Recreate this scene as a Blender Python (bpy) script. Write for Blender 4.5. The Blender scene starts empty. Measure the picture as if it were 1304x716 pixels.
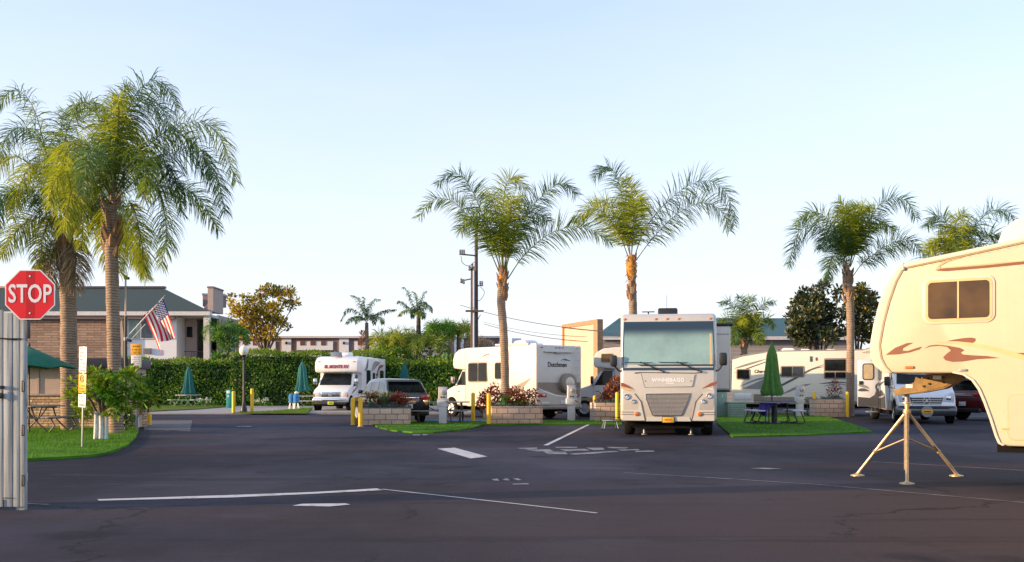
import bpy, bmesh, math, random
from mathutils import Vector, Matrix
R = math.radians
PI = math.pi
random.seed(7)
scene = bpy.context.scene
COL = scene.collection
F, HZ, CX, CH = 1250.0, 494.0, 652.0, 1.3

def P(px, py, Y): return Vector(((px - CX) / F * Y, Y, CH + (HZ - py) / F * Y))
def G(px, py, z=0.0):
    Y = F * (CH - z) / (py - HZ)
    return Vector(((px - CX) / F * Y, Y, z))
def gx(px, Y): return (px - CX) / F * Y

# ---------------------------------------------------------------- materials
def principled(name):
    m = bpy.data.materials.new(name); m.use_nodes = True
    nt = m.node_tree; return m, nt, nt.nodes['Principled BSDF'], nt.links

def hexc(c): return (c[0], c[1], c[2], 1.0)

def mat(name, col, rough=.5, metal=0.0, var=.12, scale=6.0, bump=0.0, bscale=60.0, coat=0.0, emis=0.0, rvar=.0, spec=.5, dirt=0.0):
    m, nt, b, L = principled(name)
    b.inputs['Metallic'].default_value = metal
    b.inputs['Roughness'].default_value = rough
    b.inputs['Coat Weight'].default_value = coat
    b.inputs['Specular IOR Level'].default_value = spec
    tc = nt.nodes.new('ShaderNodeTexCoord')
    nz = nt.nodes.new('ShaderNodeTexNoise'); nz.inputs['Scale'].default_value = scale; nz.inputs['Detail'].default_value = 6
    nz.inputs['Roughness'].default_value = .65
    L.new(tc.outputs['Object'], nz.inputs['Vector'])
    cr = nt.nodes.new('ShaderNodeValToRGB')
    cr.color_ramp.elements[0].position = .3; cr.color_ramp.elements[1].position = .7
    cr.color_ramp.elements[0].color = hexc([max(0, c * (1 - var)) for c in col])
    cr.color_ramp.elements[1].color = hexc([min(1, c * (1 + var * .6)) for c in col])
    L.new(nz.outputs['Fac'], cr.inputs['Fac'])
    out = cr.outputs['Color']
    if dirt > 0:      # vertical rain streaks and grime that belong to the surface
        mp = nt.nodes.new('ShaderNodeMapping'); mp.inputs['Scale'].default_value = (9, 9, .7)
        L.new(tc.outputs['Object'], mp.inputs['Vector'])
        n2 = nt.nodes.new('ShaderNodeTexNoise'); n2.inputs['Scale'].default_value = 1.6; n2.inputs['Detail'].default_value = 8
        L.new(mp.outputs['Vector'], n2.inputs['Vector'])
        c2 = nt.nodes.new('ShaderNodeValToRGB'); c2.color_ramp.elements[0].position = .5; c2.color_ramp.elements[1].position = .8
        L.new(n2.outputs['Fac'], c2.inputs['Fac'])
        mx = nt.nodes.new('ShaderNodeMix'); mx.data_type = 'RGBA'
        mul = nt.nodes.new('ShaderNodeMath'); mul.operation = 'MULTIPLY'; mul.inputs[1].default_value = dirt
        L.new(c2.outputs['Color'], mul.inputs[0]); L.new(mul.outputs[0], mx.inputs[0])
        L.new(out, mx.inputs[6]); mx.inputs[7].default_value = hexc([col[0] * .55, col[1] * .5, col[2] * .42])
        out = mx.outputs[2]
    L.new(out, b.inputs['Base Color'])
    if rvar > 0:
        mr = nt.nodes.new('ShaderNodeMapRange'); mr.inputs[3].default_value = max(0, rough - rvar); mr.inputs[4].default_value = min(1, rough + rvar)
        L.new(nz.outputs['Fac'], mr.inputs[0]); L.new(mr.outputs[0], b.inputs['Roughness'])
    if bump > 0:
        n3 = nt.nodes.new('ShaderNodeTexNoise'); n3.inputs['Scale'].default_value = bscale; n3.inputs['Detail'].default_value = 5
        L.new(tc.outputs['Object'], n3.inputs['Vector'])
        bp = nt.nodes.new('ShaderNodeBump'); bp.inputs['Strength'].default_value = bump; bp.inputs['Distance'].default_value = .02
        L.new(n3.outputs['Fac'], bp.inputs['Height']); L.new(bp.outputs[0], b.inputs['Normal'])
    if emis > 0:
        b.inputs['Emission Color'].default_value = hexc(col); b.inputs['Emission Strength'].default_value = emis
    return m

def leaf_mat(name, c1, c2, trans=.35, rough=.45, spec=.35):
    m, nt, b, L = principled(name)
    geo = nt.nodes.new('ShaderNodeNewGeometry')
    tc = nt.nodes.new('ShaderNodeTexCoord')
    nz = nt.nodes.new('ShaderNodeTexNoise'); nz.inputs['Scale'].default_value = 1.3; nz.inputs['Detail'].default_value = 3
    L.new(tc.outputs['Object'], nz.inputs['Vector'])
    ad = nt.nodes.new('ShaderNodeMath'); ad.operation = 'MULTIPLY_ADD'; ad.inputs[1].default_value = .55
    L.new(geo.outputs['Random Per Island'], ad.inputs[0])
    ms = nt.nodes.new('ShaderNodeMath'); ms.operation = 'MULTIPLY_ADD'; ms.inputs[1].default_value = .9; ms.inputs[2].default_value = -.2
    L.new(nz.outputs['Fac'], ms.inputs[0]); L.new(ms.outputs[0], ad.inputs[2])
    cr = nt.nodes.new('ShaderNodeValToRGB')
    cr.color_ramp.elements[0].color = hexc(c1); cr.color_ramp.elements[1].color = hexc(c2)
    cr.color_ramp.elements[0].position = .15; cr.color_ramp.elements[1].position = .85
    L.new(ad.outputs[0], cr.inputs['Fac'])
    L.new(cr.outputs['Color'], b.inputs['Base Color'])
    b.inputs['Roughness'].default_value = rough; b.inputs['Specular IOR Level'].default_value = spec
    tr = nt.nodes.new('ShaderNodeBsdfTranslucent'); L.new(cr.outputs['Color'], tr.inputs['Color'])
    mx = nt.nodes.new('ShaderNodeMixShader'); mx.inputs[0].default_value = trans
    L.new(b.outputs[0], mx.inputs[1]); L.new(tr.outputs[0], mx.inputs[2])
    L.new(mx.outputs[0], nt.nodes['Material Output'].inputs['Surface'])
    return m

def brick_mat(name, c1, c2, mortar, bw, bh, ms=.01, rough=.85, vec='XZ', bump=.5, var=.3, offset=.5, squash=1.0):
    """blocks laid on vertical faces; u runs along whichever of x/y the face follows"""
    m, nt, b, L = principled(name)
    tc = nt.nodes.new('ShaderNodeTexCoord')
    sp = nt.nodes.new('ShaderNodeSeparateXYZ'); L.new(tc.outputs['Object'], sp.inputs[0])
    ge = nt.nodes.new('ShaderNodeSeparateXYZ'); L.new(tc.outputs['Normal'], ge.inputs[0])
    ab = nt.nodes.new('ShaderNodeMath'); ab.operation = 'ABSOLUTE'; L.new(ge.outputs[0], ab.inputs[0])
    gt = nt.nodes.new('ShaderNodeMath'); gt.operation = 'GREATER_THAN'; gt.inputs[1].default_value = .7; L.new(ab.outputs[0], gt.inputs[0])
    mu = nt.nodes.new('ShaderNodeMix'); L.new(gt.outputs[0], mu.inputs[0]); L.new(sp.outputs[0], mu.inputs[2]); L.new(sp.outputs[1], mu.inputs[3])
    cb = nt.nodes.new('ShaderNodeCombineXYZ'); L.new(mu.outputs[0], cb.inputs[0]); L.new(sp.outputs[2], cb.inputs[1])
    # wobble the joints a little
    wz = nt.nodes.new('ShaderNodeTexNoise'); wz.inputs['Scale'].default_value = 7; L.new(tc.outputs['Object'], wz.inputs['Vector'])
    wv = nt.nodes.new('ShaderNodeVectorMath'); wv.operation = 'SCALE'; wv.inputs['Scale'].default_value = bh * .12
    L.new(wz.outputs['Color'], wv.inputs[0])
    wa = nt.nodes.new('ShaderNodeVectorMath'); wa.operation = 'ADD'; L.new(cb.outputs[0], wa.inputs[0]); L.new(wv.outputs[0], wa.inputs[1])
    br = nt.nodes.new('ShaderNodeTexBrick'); br.inputs['Scale'].default_value = 1
    br.inputs['Brick Width'].default_value = bw; br.inputs['Row Height'].default_value = bh; br.inputs['Mortar Size'].default_value = ms
    br.inputs['Mortar Smooth'].default_value = .3; br.offset = offset; br.squash = squash
    br.inputs['Color1'].default_value = hexc(c1); br.inputs['Color2'].default_value = hexc(c2); br.inputs['Mortar'].default_value = hexc(mortar)
    L.new(wa.outputs[0], br.inputs['Vector'])
    nz = nt.nodes.new('ShaderNodeTexNoise'); nz.inputs['Scale'].default_value = 3 / bh * .2 + 4; nz.inputs['Detail'].default_value = 8
    L.new(tc.outputs['Object'], nz.inputs['Vector'])
    hs = nt.nodes.new('ShaderNodeMapRange'); hs.inputs[3].default_value = 1 - var; hs.inputs[4].default_value = 1 + var; L.new(nz.outputs['Fac'], hs.inputs[0])
    mm = nt.nodes.new('ShaderNodeVectorMath'); mm.operation = 'SCALE'; L.new(br.outputs['Color'], mm.inputs[0]); L.new(hs.outputs[0], mm.inputs['Scale'])
    L.new(mm.outputs[0], b.inputs['Base Color'])
    b.inputs['Roughness'].default_value = rough
    ih = nt.nodes.new('ShaderNodeMath'); ih.operation = 'SUBTRACT'; L.new(nz.outputs['Fac'], ih.inputs[0]); L.new(br.outputs['Fac'], ih.inputs[1])
    bp = nt.nodes.new('ShaderNodeBump'); bp.inputs['Strength'].default_value = bump; bp.inputs['Distance'].default_value = .02
    L.new(ih.outputs[0], bp.inputs['Height']); L.new(bp.outputs[0], b.inputs['Normal'])
    return m

def band_mat(name, c1, c2, scale, axis='Z', rough=.8, dist=2.0, bump=.6, bdist=.03, detail=3, noise=.35):
    """bands across one axis: palm rings, siding, shingles"""
    m, nt, b, L = principled(name)
    tc = nt.nodes.new('ShaderNodeTexCoord')
    wv = nt.nodes.new('ShaderNodeTexWave'); wv.bands_direction = axis; wv.inputs['Scale'].default_value = scale
    wv.inputs['Distortion'].default_value = dist; wv.inputs['Detail'].default_value = detail; wv.inputs['Detail Scale'].default_value = 1.5
    L.new(tc.outputs['Object'], wv.inputs['Vector'])
    nz = nt.nodes.new('ShaderNodeTexNoise'); nz.inputs['Scale'].default_value = 5; nz.inputs['Detail'].default_value = 8
    L.new(tc.outputs['Object'], nz.inputs['Vector'])
    ad = nt.nodes.new('ShaderNodeMix'); ad.inputs[0].default_value = noise; L.new(wv.outputs['Fac'], ad.inputs[2]); L.new(nz.outputs['Fac'], ad.inputs[3])
    cr = nt.nodes.new('ShaderNodeValToRGB'); cr.color_ramp.elements[0].color = hexc(c1); cr.color_ramp.elements[1].color = hexc(c2)
    cr.color_ramp.elements[0].position = .15; cr.color_ramp.elements[1].position = .75
    L.new(ad.outputs[0], cr.inputs['Fac']); L.new(cr.outputs['Color'], b.inputs['Base Color'])
    b.inputs['Roughness'].default_value = rough
    bp = nt.nodes.new('ShaderNodeBump'); bp.inputs['Strength'].default_value = bump; bp.inputs['Distance'].default_value = bdist
    L.new(ad.outputs[0], bp.inputs['Height']); L.new(bp.outputs[0], b.inputs['Normal'])
    return m

def asphalt_mat(name):
    m, nt, b, L = principled(name)
    tc = nt.nodes.new('ShaderNodeTexCoord')
    def noise(scale, det=6, rough=.6, stretch=None):
        n = nt.nodes.new('ShaderNodeTexNoise'); n.inputs['Scale'].default_value = scale; n.inputs['Detail'].default_value = det
        n.inputs['Roughness'].default_value = rough
        if stretch:
            mp = nt.nodes.new('ShaderNodeMapping'); mp.inputs['Scale'].default_value = stretch
            L.new(tc.outputs['Object'], mp.inputs['Vector']); L.new(mp.outputs[0], n.inputs['Vector'])
        else: L.new(tc.outputs['Object'], n.inputs['Vector'])
        return n
    def ramp(src, p0, c0, p1, c1):
        r = nt.nodes.new('ShaderNodeValToRGB'); r.color_ramp.elements[0].position = p0; r.color_ramp.elements[1].position = p1
        r.color_ramp.elements[0].color = hexc(c0); r.color_ramp.elements[1].color = hexc(c1); L.new(src, r.inputs['Fac']); return r
    def mix(fac, a, c, typ='MIX'):
        x = nt.nodes.new('ShaderNodeMix'); x.data_type = 'RGBA'; x.blend_type = typ
        if isinstance(fac, float): x.inputs[0].default_value = fac
        else: L.new(fac, x.inputs[0])
        L.new(a, x.inputs[6])
        if isinstance(c, tuple): x.inputs[7].default_value = hexc(c)
        else: L.new(c, x.inputs[7])
        return x.outputs[2]
    big = noise(.16, 6, .6, (1, .55, 1)); col = ramp(big.outputs['Fac'], .42, (.017, .018, .031), .60, (.058, .058, .084)).outputs[0]
    # reddish bands across the lane: grazing-sun tint put into the asphalt colour
    red = noise(.11, 4, .55, (.35, 1.6, 1)); rf = ramp(red.outputs['Fac'], .52, (0, 0, 0), .66, (.6, .6, .6))
    col = mix(rf.outputs[0], col, (.072, .036, .030))
    # an older, browner surface course nearest the camera, strongest to the right
    sxy = nt.nodes.new('ShaderNodeSeparateXYZ'); L.new(tc.outputs['Object'], sxy.inputs[0])
    wob = noise(.5, 5, .6, (.5, 1.5, 1)); yy = nt.nodes.new('ShaderNodeMath'); yy.operation = 'MULTIPLY_ADD'; yy.inputs[1].default_value = 4.0; L.new(wob.outputs['Fac'], yy.inputs[0]); L.new(sxy.outputs[1], yy.inputs[2])
    ry = nt.nodes.new('ShaderNodeMapRange'); ry.inputs[1].default_value = 16.2; ry.inputs[2].default_value = 14.2; L.new(yy.outputs[0], ry.inputs[0])
    rx = nt.nodes.new('ShaderNodeMapRange'); rx.inputs[1].default_value = -5.0; rx.inputs[2].default_value = 4.0; rx.inputs[3].default_value = .06; rx.inputs[4].default_value = .8; L.new(sxy.outputs[0], rx.inputs[0])
    rm = nt.nodes.new('ShaderNodeMath'); rm.operation = 'MULTIPLY'; L.new(ry.outputs[0], rm.inputs[0]); L.new(rx.outputs[0], rm.inputs[1])
    col = mix(rm.outputs[0], col, (.068, .047, .044))
    # faint tyre tracks along the lane
    tk = noise(.35, 5, .6, (.12, 3.2, 1)); tf = ramp(tk.outputs['Fac'], .56, (0, 0, 0), .68, (.55, .55, .55)); col = mix(tf.outputs[0], col, (.012, .011, .016))
    # dusty pale scuffs
    sc = noise(.55, 9, .7, (.45, 1.7, 1)); sf = ramp(sc.outputs['Fac'], .57, (0, 0, 0), .74, (.55, .55, .55))
    col = mix(sf.outputs[0], col, (.098, .090, .115))
    # dark oil / sealer patches
    oi = noise(.42, 5, .6); of = ramp(oi.outputs['Fac'], .60, (0, 0, 0), .68, (.7, .7, .7)); col = mix(of.outputs[0], col, (.013, .013, .018))
    # aggregate speckle
    ag = nt.nodes.new('ShaderNodeTexVoronoi'); ag.inputs['Scale'].default_value = 70; L.new(tc.outputs['Object'], ag.inputs['Vector'])
    af = ramp(ag.outputs['Distance'], .05, (1.25, 1.25, 1.25), .6, (.8, .8, .8)); col = mix(.8, col, af.outputs[0], 'MULTIPLY')
    # cracks
    wz = noise(.9, 6, .7)
    wa = nt.nodes.new('ShaderNodeVectorMath'); wa.operation = 'MULTIPLY_ADD'; wa.inputs[1].default_value = (1.6, 1.6, 0)
    L.new(wz.outputs['Color'], wa.inputs[0]); L.new(tc.outputs['Object'], wa.inputs[2])
    cv = nt.nodes.new('ShaderNodeTexVoronoi'); cv.feature = 'DISTANCE_TO_EDGE'; cv.inputs['Scale'].default_value = .22
    L.new(wa.outputs[0], cv.inputs['Vector'])
    ck = ramp(cv.outputs['Distance'], .002, (1, 1, 1), .006, (0, 0, 0)); bk = noise(.35, 4); bkf = ramp(bk.outputs['Fac'], .48, (0, 0, 0), .56, (1, 1, 1))
    cm = nt.nodes.new('ShaderNodeMath'); cm.operation = 'MULTIPLY'; L.new(ck.outputs[0], cm.inputs[0]); L.new(bkf.outputs[0], cm.inputs[1])
    col = mix(cm.outputs[0], col, (.012, .012, .014))
    L.new(col, b.inputs['Base Color'])
    rr = nt.nodes.new('ShaderNodeMapRange'); rr.inputs[3].default_value = .7; rr.inputs[4].default_value = .95; L.new(sc.outputs['Fac'], rr.inputs[0])
    L.new(rr.outputs[0], b.inputs['Roughness']); b.inputs['Specular IOR Level'].default_value = .12
    fine = noise(90, 4, .7)
    mid = noise(3.5, 5, .6)
    am = nt.nodes.new('ShaderNodeMath'); am.operation = 'MULTIPLY_ADD'; am.inputs[1].default_value = 2.0; L.new(mid.outputs['Fac'], am.inputs[0]); L.new(fine.outputs['Fac'], am.inputs[2])
    bp = nt.nodes.new('ShaderNodeBump'); bp.inputs['Strength'].default_value = .4; bp.inputs['Distance'].default_value = .012
    L.new(am.outputs[0], bp.inputs['Height']); L.new(bp.outputs[0], b.inputs['Normal'])
    return m

def worn_paint_mat(name, col, wear=.5):
    m, nt, b, L = principled(name)
    tc = nt.nodes.new('ShaderNodeTexCoord')
    n = nt.nodes.new('ShaderNodeTexNoise'); n.inputs['Scale'].default_value = 3.5; n.inputs['Detail'].default_value = 9; n.inputs['Roughness'].default_value = .75
    L.new(tc.outputs['Object'], n.inputs['Vector'])
    r = nt.nodes.new('ShaderNodeValToRGB'); r.color_ramp.elements[0].position = wear - .12; r.color_ramp.elements[1].position = wear + .06
    r.color_ramp.elements[0].color = (.07, .068, .078, 1); r.color_ramp.elements[1].color = hexc(col)
    L.new(n.outputs['Fac'], r.inputs['Fac']); L.new(r.outputs[0], b.inputs['Base Color']); b.inputs['Roughness'].default_value = .75
    return m

def glass_mat(name, col=(.02, .025, .03), rough=.04, spec=.9):
    """tinted pane, dark interior seen only faintly"""
    m, nt, b, L = principled(name)
    tc = nt.nodes.new('ShaderNodeTexCoord')
    n = nt.nodes.new('ShaderNodeTexNoise'); n.inputs['Scale'].default_value = 2.2; n.inputs['Detail'].default_value = 3
    L.new(tc.outputs['Object'], n.inputs['Vector'])
    r = nt.nodes.new('ShaderNodeValToRGB'); r.color_ramp.elements[0].color = hexc([c * .6 for c in col]); r.color_ramp.elements[1].color = hexc([c * 1.7 for c in col])
    r.color_ramp.elements[0].position = .35; r.color_ramp.elements[1].position = .65
    L.new(n.outputs['Fac'], r.inputs['Fac']); L.new(r.outputs[0], b.inputs['Base Color'])
    b.inputs['Roughness'].default_value = rough; b.inputs['Specular IOR Level'].default_value = spec
    bp = nt.nodes.new('ShaderNodeBump'); bp.inputs['Strength'].default_value = .03; bp.inputs['Distance'].default_value = .05
    L.new(n.outputs['Fac'], bp.inputs['Height']); L.new(bp.outputs[0], b.inputs['Normal'])
    return m

M = {}
def defmats():
    M['asphalt'] = asphalt_mat('asphalt')
    M['paint_line'] = worn_paint_mat('paint_line', (.50, .49, .50), .42)
    M['paint_worn'] = worn_paint_mat('paint_worn', (.27, .265, .29), .52)
    M['concrete'] = mat('concrete', (.30, .29, .29), .85, var=.25, scale=1.2, bump=.3)
    M['kerb'] = mat('kerb', (.26, .25, .24), .85, var=.3, scale=3, bump=.3)
    M['turf'] = mat('turf', (.062, .180, .008), .85, var=.55, scale=.8, bump=1.0, bscale=45, spec=.15)
    M['turf_dull'] = mat('turf_dull', (.110, .140, .030), .9, var=.45, scale=1.0, bump=1.0, bscale=30, spec=.15)
    M['blade'] = leaf_mat('blade', (.040, .125, .005), (.140, .320, .014), .35, .8, .08)
    M['white'] = mat('white_gelcoat', (.80, .80, .79), .28, var=.05, coat=.4, dirt=.10)
    M['cream'] = mat('cream_gelcoat', (.52, .45, .32), .25, var=.04, coat=.4, dirt=.06)
    M['cream_light'] = mat('cream_light', (.60, .55, .43), .22, var=.03, coat=.4)
    M['cream_line'] = mat('cream_line', (.50, .38, .20), .4)
    M['offwhite'] = mat('offwhite_fibreglass', (.60, .57, .54), .3, var=.05, coat=.3, dirt=.12)
    M['silver'] = mat('silver_beige_paint', (.56, .525, .47), .28, metal=.15, var=.05, coat=.5)
    M['silver2'] = mat('lighter_silver_paint', (.64, .61, .555), .28, metal=.1, var=.05, coat=.5)
    M['taupe'] = mat('taupe_paint', (.27, .22, .18), .35, var=.08, coat=.3)
    M['gold'] = mat('gold_paint', (.36, .27, .16), .35, metal=.2, var=.06, coat=.3)
    M['seam'] = mat('seam_dark', (.10, .09, .08), .6)
    M['rubber'] = mat('tyre_rubber', (.015, .015, .016), .85, var=.3, scale=9, bump=.2, spec=.15)
    M['black'] = mat('black_plastic', (.018, .019, .021), .45, var=.2)
    M['under'] = mat('underbody', (.012, .011, .011), .95, var=.3, spec=.05)
    M['chrome'] = mat('chrome', (.72, .72, .74), .16, metal=1.0, var=.04)
    M['alu'] = mat('aluminium', (.55, .56, .58), .38, metal=.9, var=.12)
    M['grey_metal'] = mat('grey_metal', (.30, .31, .33), .5, metal=.4, var=.15)
    M['grille'] = band_mat('grille_mesh', (.05, .048, .045), (.38, .36, .34), 9, 'Z', .45, .3, .5, .01, 1, .12)
    M['glass'] = glass_mat('dark_glass', (.006, .008, .009), .05, .28); M['glass_side'] = glass_mat('bright_side_glass', (.02, .022, .028), .03, 1.0)
    M['glass_warm'] = glass_mat('amber_tinted_glass', (.060, .032, .010), .06, .45)
    M['glass_blue'] = glass_mat('blue_tinted_glass', (.02, .035, .055), .05, .5)
    M['shade_teal'] = mat('teal_sunshade_behind_glass', (.25, .40, .39), .25, var=.26, scale=.9, coat=.6)
    m = M['shade_teal']; nt = m.node_tree; b = nt.nodes['Principled BSDF']; L = nt.links; src = b.inputs['Base Color'].links[0].from_socket
    tc = nt.nodes.new('ShaderNodeTexCoord'); sz = nt.nodes.new('ShaderNodeSeparateXYZ'); L.new(tc.outputs['Object'], sz.inputs[0])
    mr = nt.nodes.new('ShaderNodeMapRange'); mr.interpolation_type = 'SMOOTHSTEP'; mr.inputs[1].default_value = 2.62; mr.inputs[2].default_value = 2.92; L.new(sz.outputs[2], mr.inputs[0])
    mx = nt.nodes.new('ShaderNodeMix'); mx.data_type = 'RGBA'; L.new(mr.outputs[0], mx.inputs[0]); L.new(src, mx.inputs[6]); mx.inputs[7].default_value = (.010, .028, .050, 1); L.new(mx.outputs[2], b.inputs['Base Color'])
    M['shade_band'] = mat('blue_tint_band', (.012, .030, .050), .15, var=.2, coat=.8)
    M['curtain'] = mat('beige_blind', (.50, .40, .26), .7, var=.2)
    M['amber'] = mat('amber_lens', (.55, .16, .02), .25, coat=.6)
    M['redlens'] = mat('red_lens', (.42, .012, .014), .2, coat=.8)
    M['clearlens'] = mat('clear_lens', (.62, .62, .66), .12, coat=.8, var=.25, scale=14)
    M['plate_yel'] = mat('yellow_plate', (.72, .42, .03), .45, var=.15, scale=12)
    M['plate_green'] = mat('lime_plate', (.60, .66, .06), .45)
    M['plate_white'] = mat('white_plate', (.7, .7, .7), .45)
    M['ink'] = mat('ink', (.02, .02, .022), .6)
    M['ink_red'] = mat('ink_red', (.42, .03, .05), .6)
    M['maroon'] = mat('maroon_vinyl', (.30, .012, .045), .5)
    M['white_vinyl'] = mat('white_vinyl', (.85, .85, .85), .5, var=.02)
    M['dark_vinyl'] = mat('dark_grey_vinyl', (.085, .085, .088), .5)
    M['mid_vinyl'] = mat('mid_grey_vinyl', (.26, .25, .25), .5)
    M['brown_vinyl'] = mat('brown_vinyl', (.20, .070, .036), .5)
    M['tan_vinyl'] = mat('tan_vinyl', (.62, .45, .22), .4)
    M['blue_vinyl'] = mat('slate_blue_vinyl', (.17, .22, .30), .5)
    M['red_brown'] = mat('red_brown_vinyl', (.30, .08, .045), .4)
    M['carblack'] = mat('black_car_paint', (.012, .012, .016), .10, metal=.0, var=.1, coat=1.0)
    M['carsilver'] = mat('silver_car_paint', (.52, .53, .58), .22, metal=.35, var=.05, coat=1.0)
    M['carred'] = mat('dark_red_car_paint', (.11, .010, .012), .18, var=.1, coat=1.0)
    M['vanpaint'] = mat('silver_van_paint', (.72, .74, .78), .2, metal=.08, var=.05, coat=.8)
    M['graphite'] = mat('graphite_paint', (.10, .10, .11), .25, metal=.3, var=.08, coat=.6)
    M['yellow'] = mat('yellow_safety_paint', (.86, .50, .002), .5, var=.15, scale=9, dirt=.25, bump=.1)
    M['stopred'] = mat('stop_red', (.70, .012, .022), .40, var=.08, scale=5, coat=.1, spec=.25)
    M['stopband'] = mat('stop_red_darker_band', (.48, .003, .010), .42, var=.10, scale=8, coat=.1, spec=.25)  # deeper red for the vertical band across the plate
    M['sign_white'] = mat('sign_white', (.74, .74, .76), .4, var=.06)
    M['sign_yellow'] = mat('sign_yellow', (.80, .40, .01), .4, var=.08)
    M['post'] = mat('dark_post', (.03, .04, .06), .5)
    M['canvas_green'] = mat('green_canvas', (.012, .15, .10), .8, var=.25, scale=8, bump=.1)
    M['canvas_teal'] = mat('teal_canvas', (.008, .130, .125), .8, var=.25, scale=8, bump=.1)
    M['canvas_olive'] = mat('olive_green_canvas', (.085, .21, .035), .85, var=.3, scale=10, bump=.2)
    M['utility_green'] = mat('utility_green', (.26, .38, .31), .6, var=.12, dirt=.25)
    M['utility_teal'] = mat('teal_cabinet', (.02, .30, .26), .5)
    M['pedestal'] = mat('pedestal_grey', (.52, .52, .56), .5, var=.1, dirt=.2)
    M['tabletop'] = mat('weathered_tabletop', (.25, .23, .24), .7, var=.3, scale=12)
    M['tablelight'] = mat('pale_tabletop', (.55, .56, .58), .6, var=.15)
    M['tableframe'] = mat('dark_table_frame', (.035, .032, .033), .5)
    M['tableframe_green'] = mat('green_table_frame', (.08, .20, .16), .5)
    M['purple'] = mat('purple_cloth', (.065, .035, .30), .85, var=.3, scale=9)
    M['bluecloth'] = mat('blue_cloth', (.02, .17, .42), .8, var=.35, scale=16)
    M['whitecloth'] = mat('white_rag', (.68, .70, .72), .8, var=.2)
    M['bluemat'] = mat('blue_mat', (.02, .15, .38), .9, var=.4, scale=8)
    M['stripe_red'] = mat('flag_red', (.55, .010, .030), .75, var=.1)
    M['stripe_white'] = mat('flag_white', (.80, .78, .78), .75, var=.05)
    M['canton'] = mat('flag_blue', (.025, .060, .26), .75, var=.1)
    M['block'] = brick_mat('tan_split_face_block', (.50, .36, .28), (.62, .47, .38), (.24, .16, .12), .40, .20, .014, bump=.8, var=.22)
    M['blockcap'] = mat('tan_block', (.52, .39, .31), .9, var=.2, bump=.6, bscale=30)
    M['brick'] = brick_mat('brown_shingle_brick', (.25, .165, .12), (.39, .27, .20), (.13, .085, .065), 1.1, .19, .02, bump=.5, var=.35)
    M['stone'] = brick_mat('stacked_ledge_stone', (.40, .235, .12), (.64, .44, .26), (.13, .08, .045), .40, .085, .010, bump=1.0, var=.65, squash=2.2)
    M['stucco'] = mat('beige_stucco', (.46, .36, .29), .9, var=.08, bump=.3)
    M['stucco_pink'] = mat('pinkish_stucco', (.42, .33, .30), .9, var=.1, bump=.2)
    M['white_wall'] = mat('white_siding', (.74, .75, .80), .8, var=.06)
    M['trim'] = mat('white_trim', (.62, .60, .60), .7)
    M['shadowgap'] = mat('dark_shadow_gap', (.055, .055, .075), .6)
    M['roof_green'] = band_mat('green_shingle_roof', (.016, .034, .036), (.034, .062, .060), 3.0, 'Z', .8, 1.0, .3, .02)
    M['roof_teal'] = band_mat('teal_metal_roof', (.018, .075, .090), (.030, .11, .125), 1.5, 'X', .6, .4, .3, .02)
    M['interior'] = mat('shadowed_interior', (.05, .04, .04), .9)
    M['mauve'] = mat('mauve_render', (.24, .165, .155), .9, var=.1)
    M['brownwin'] = mat('brown_shutter', (.13, .060, .060), .7)
    M['wall_grey'] = band_mat('grey_lap_siding', (.30, .27, .27), (.38, .35, .35), 1.2, 'Z', .8, .2, .3, .01)
    M['parapet'] = mat('peach_parapet', (.58, .44, .34), .85, var=.12)
    M['parapet_frame'] = mat('orange_timber', (.36, .22, .13), .8, var=.25)
    M['wood_grey'] = None
    M['trunk'] = band_mat('palm_trunk_rings', (.11, .075, .055), (.36, .26, .185), 4.2, 'Z', .9, 3.5, .9, .03, 5, .62)
    M['trunk2'] = band_mat('pinkish_palm_trunk', (.22, .135, .10), (.46, .34, .27), 2.2, 'Z', .9, 2.0, 1.0, .03, 4, .42)
    M['boots'] = mat('palm_boots', (.30, .17, .085), .9, var=.5, scale=4, bump=.8, bscale=14)
    M['fibre'] = mat('orange_palm_fibre', (.50, .22, .035), .9, var=.5, scale=8, bump=.8, bscale=30)
    M['rachis'] = mat('frond_stem', (.22, .22, .055), .6, var=.3)
    M['palm'] = leaf_mat('palm_leaflet', (.045, .095, .014), (.26, .36, .030), .42)
    M['palmgold'] = leaf_mat('palm_leaflet_sunlit_gold', (.14, .20, .012), (.46, .50, .026), .45)  # yellow of the low sun tinted into these leaflets
    M['palmdark'] = leaf_mat('palm_leaflet_bluish', (.024, .072, .036), (.13, .24, .060), .36)
    M['deadpalm'] = leaf_mat('dry_frond', (.20, .15, .09), (.38, .30, .20), .2)
    M['bark'] = mat('tree_bark', (.14, .10, .075), .95, var=.4, bump=.8, bscale=20)
    M['whitewash'] = mat('whitewashed_bark', (.62, .62, .62), .9, var=.35, scale=12, bump=.6, bscale=30)
    M['euc'] = leaf_mat('sunlit_eucalyptus_leaf', (.26, .19, .014), (.76, .56, .03), .48)  # gold of low sun put into the leaf colour
    M['euc2'] = leaf_mat('shaded_eucalyptus_leaf', (.07, .075, .03), (.19, .18, .055), .3)
    M['magnolia'] = leaf_mat('dark_magnolia_leaf', (.016, .034, .016), (.075, .105, .030), .2, .35, .5)
    M['magnolia2'] = leaf_mat('rusty_magnolia_leaf', (.09, .055, .018), (.17, .135, .030), .2)
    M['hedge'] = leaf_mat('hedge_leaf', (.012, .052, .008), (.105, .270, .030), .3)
    M['hedgetop'] = leaf_mat('hedge_sunlit_leaf', (.08, .17, .012), (.30, .42, .03), .34)  # paler leaf: sun on the hedge top as colour, also loose patches
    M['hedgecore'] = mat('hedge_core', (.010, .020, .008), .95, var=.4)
    M['bush'] = leaf_mat('bright_bush_leaf', (.025, .105, .008), (.16, .36, .020), .35)
    M['bushy'] = leaf_mat('lime_bush_leaf', (.10, .19, .010), (.36, .46, .02), .4)
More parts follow.
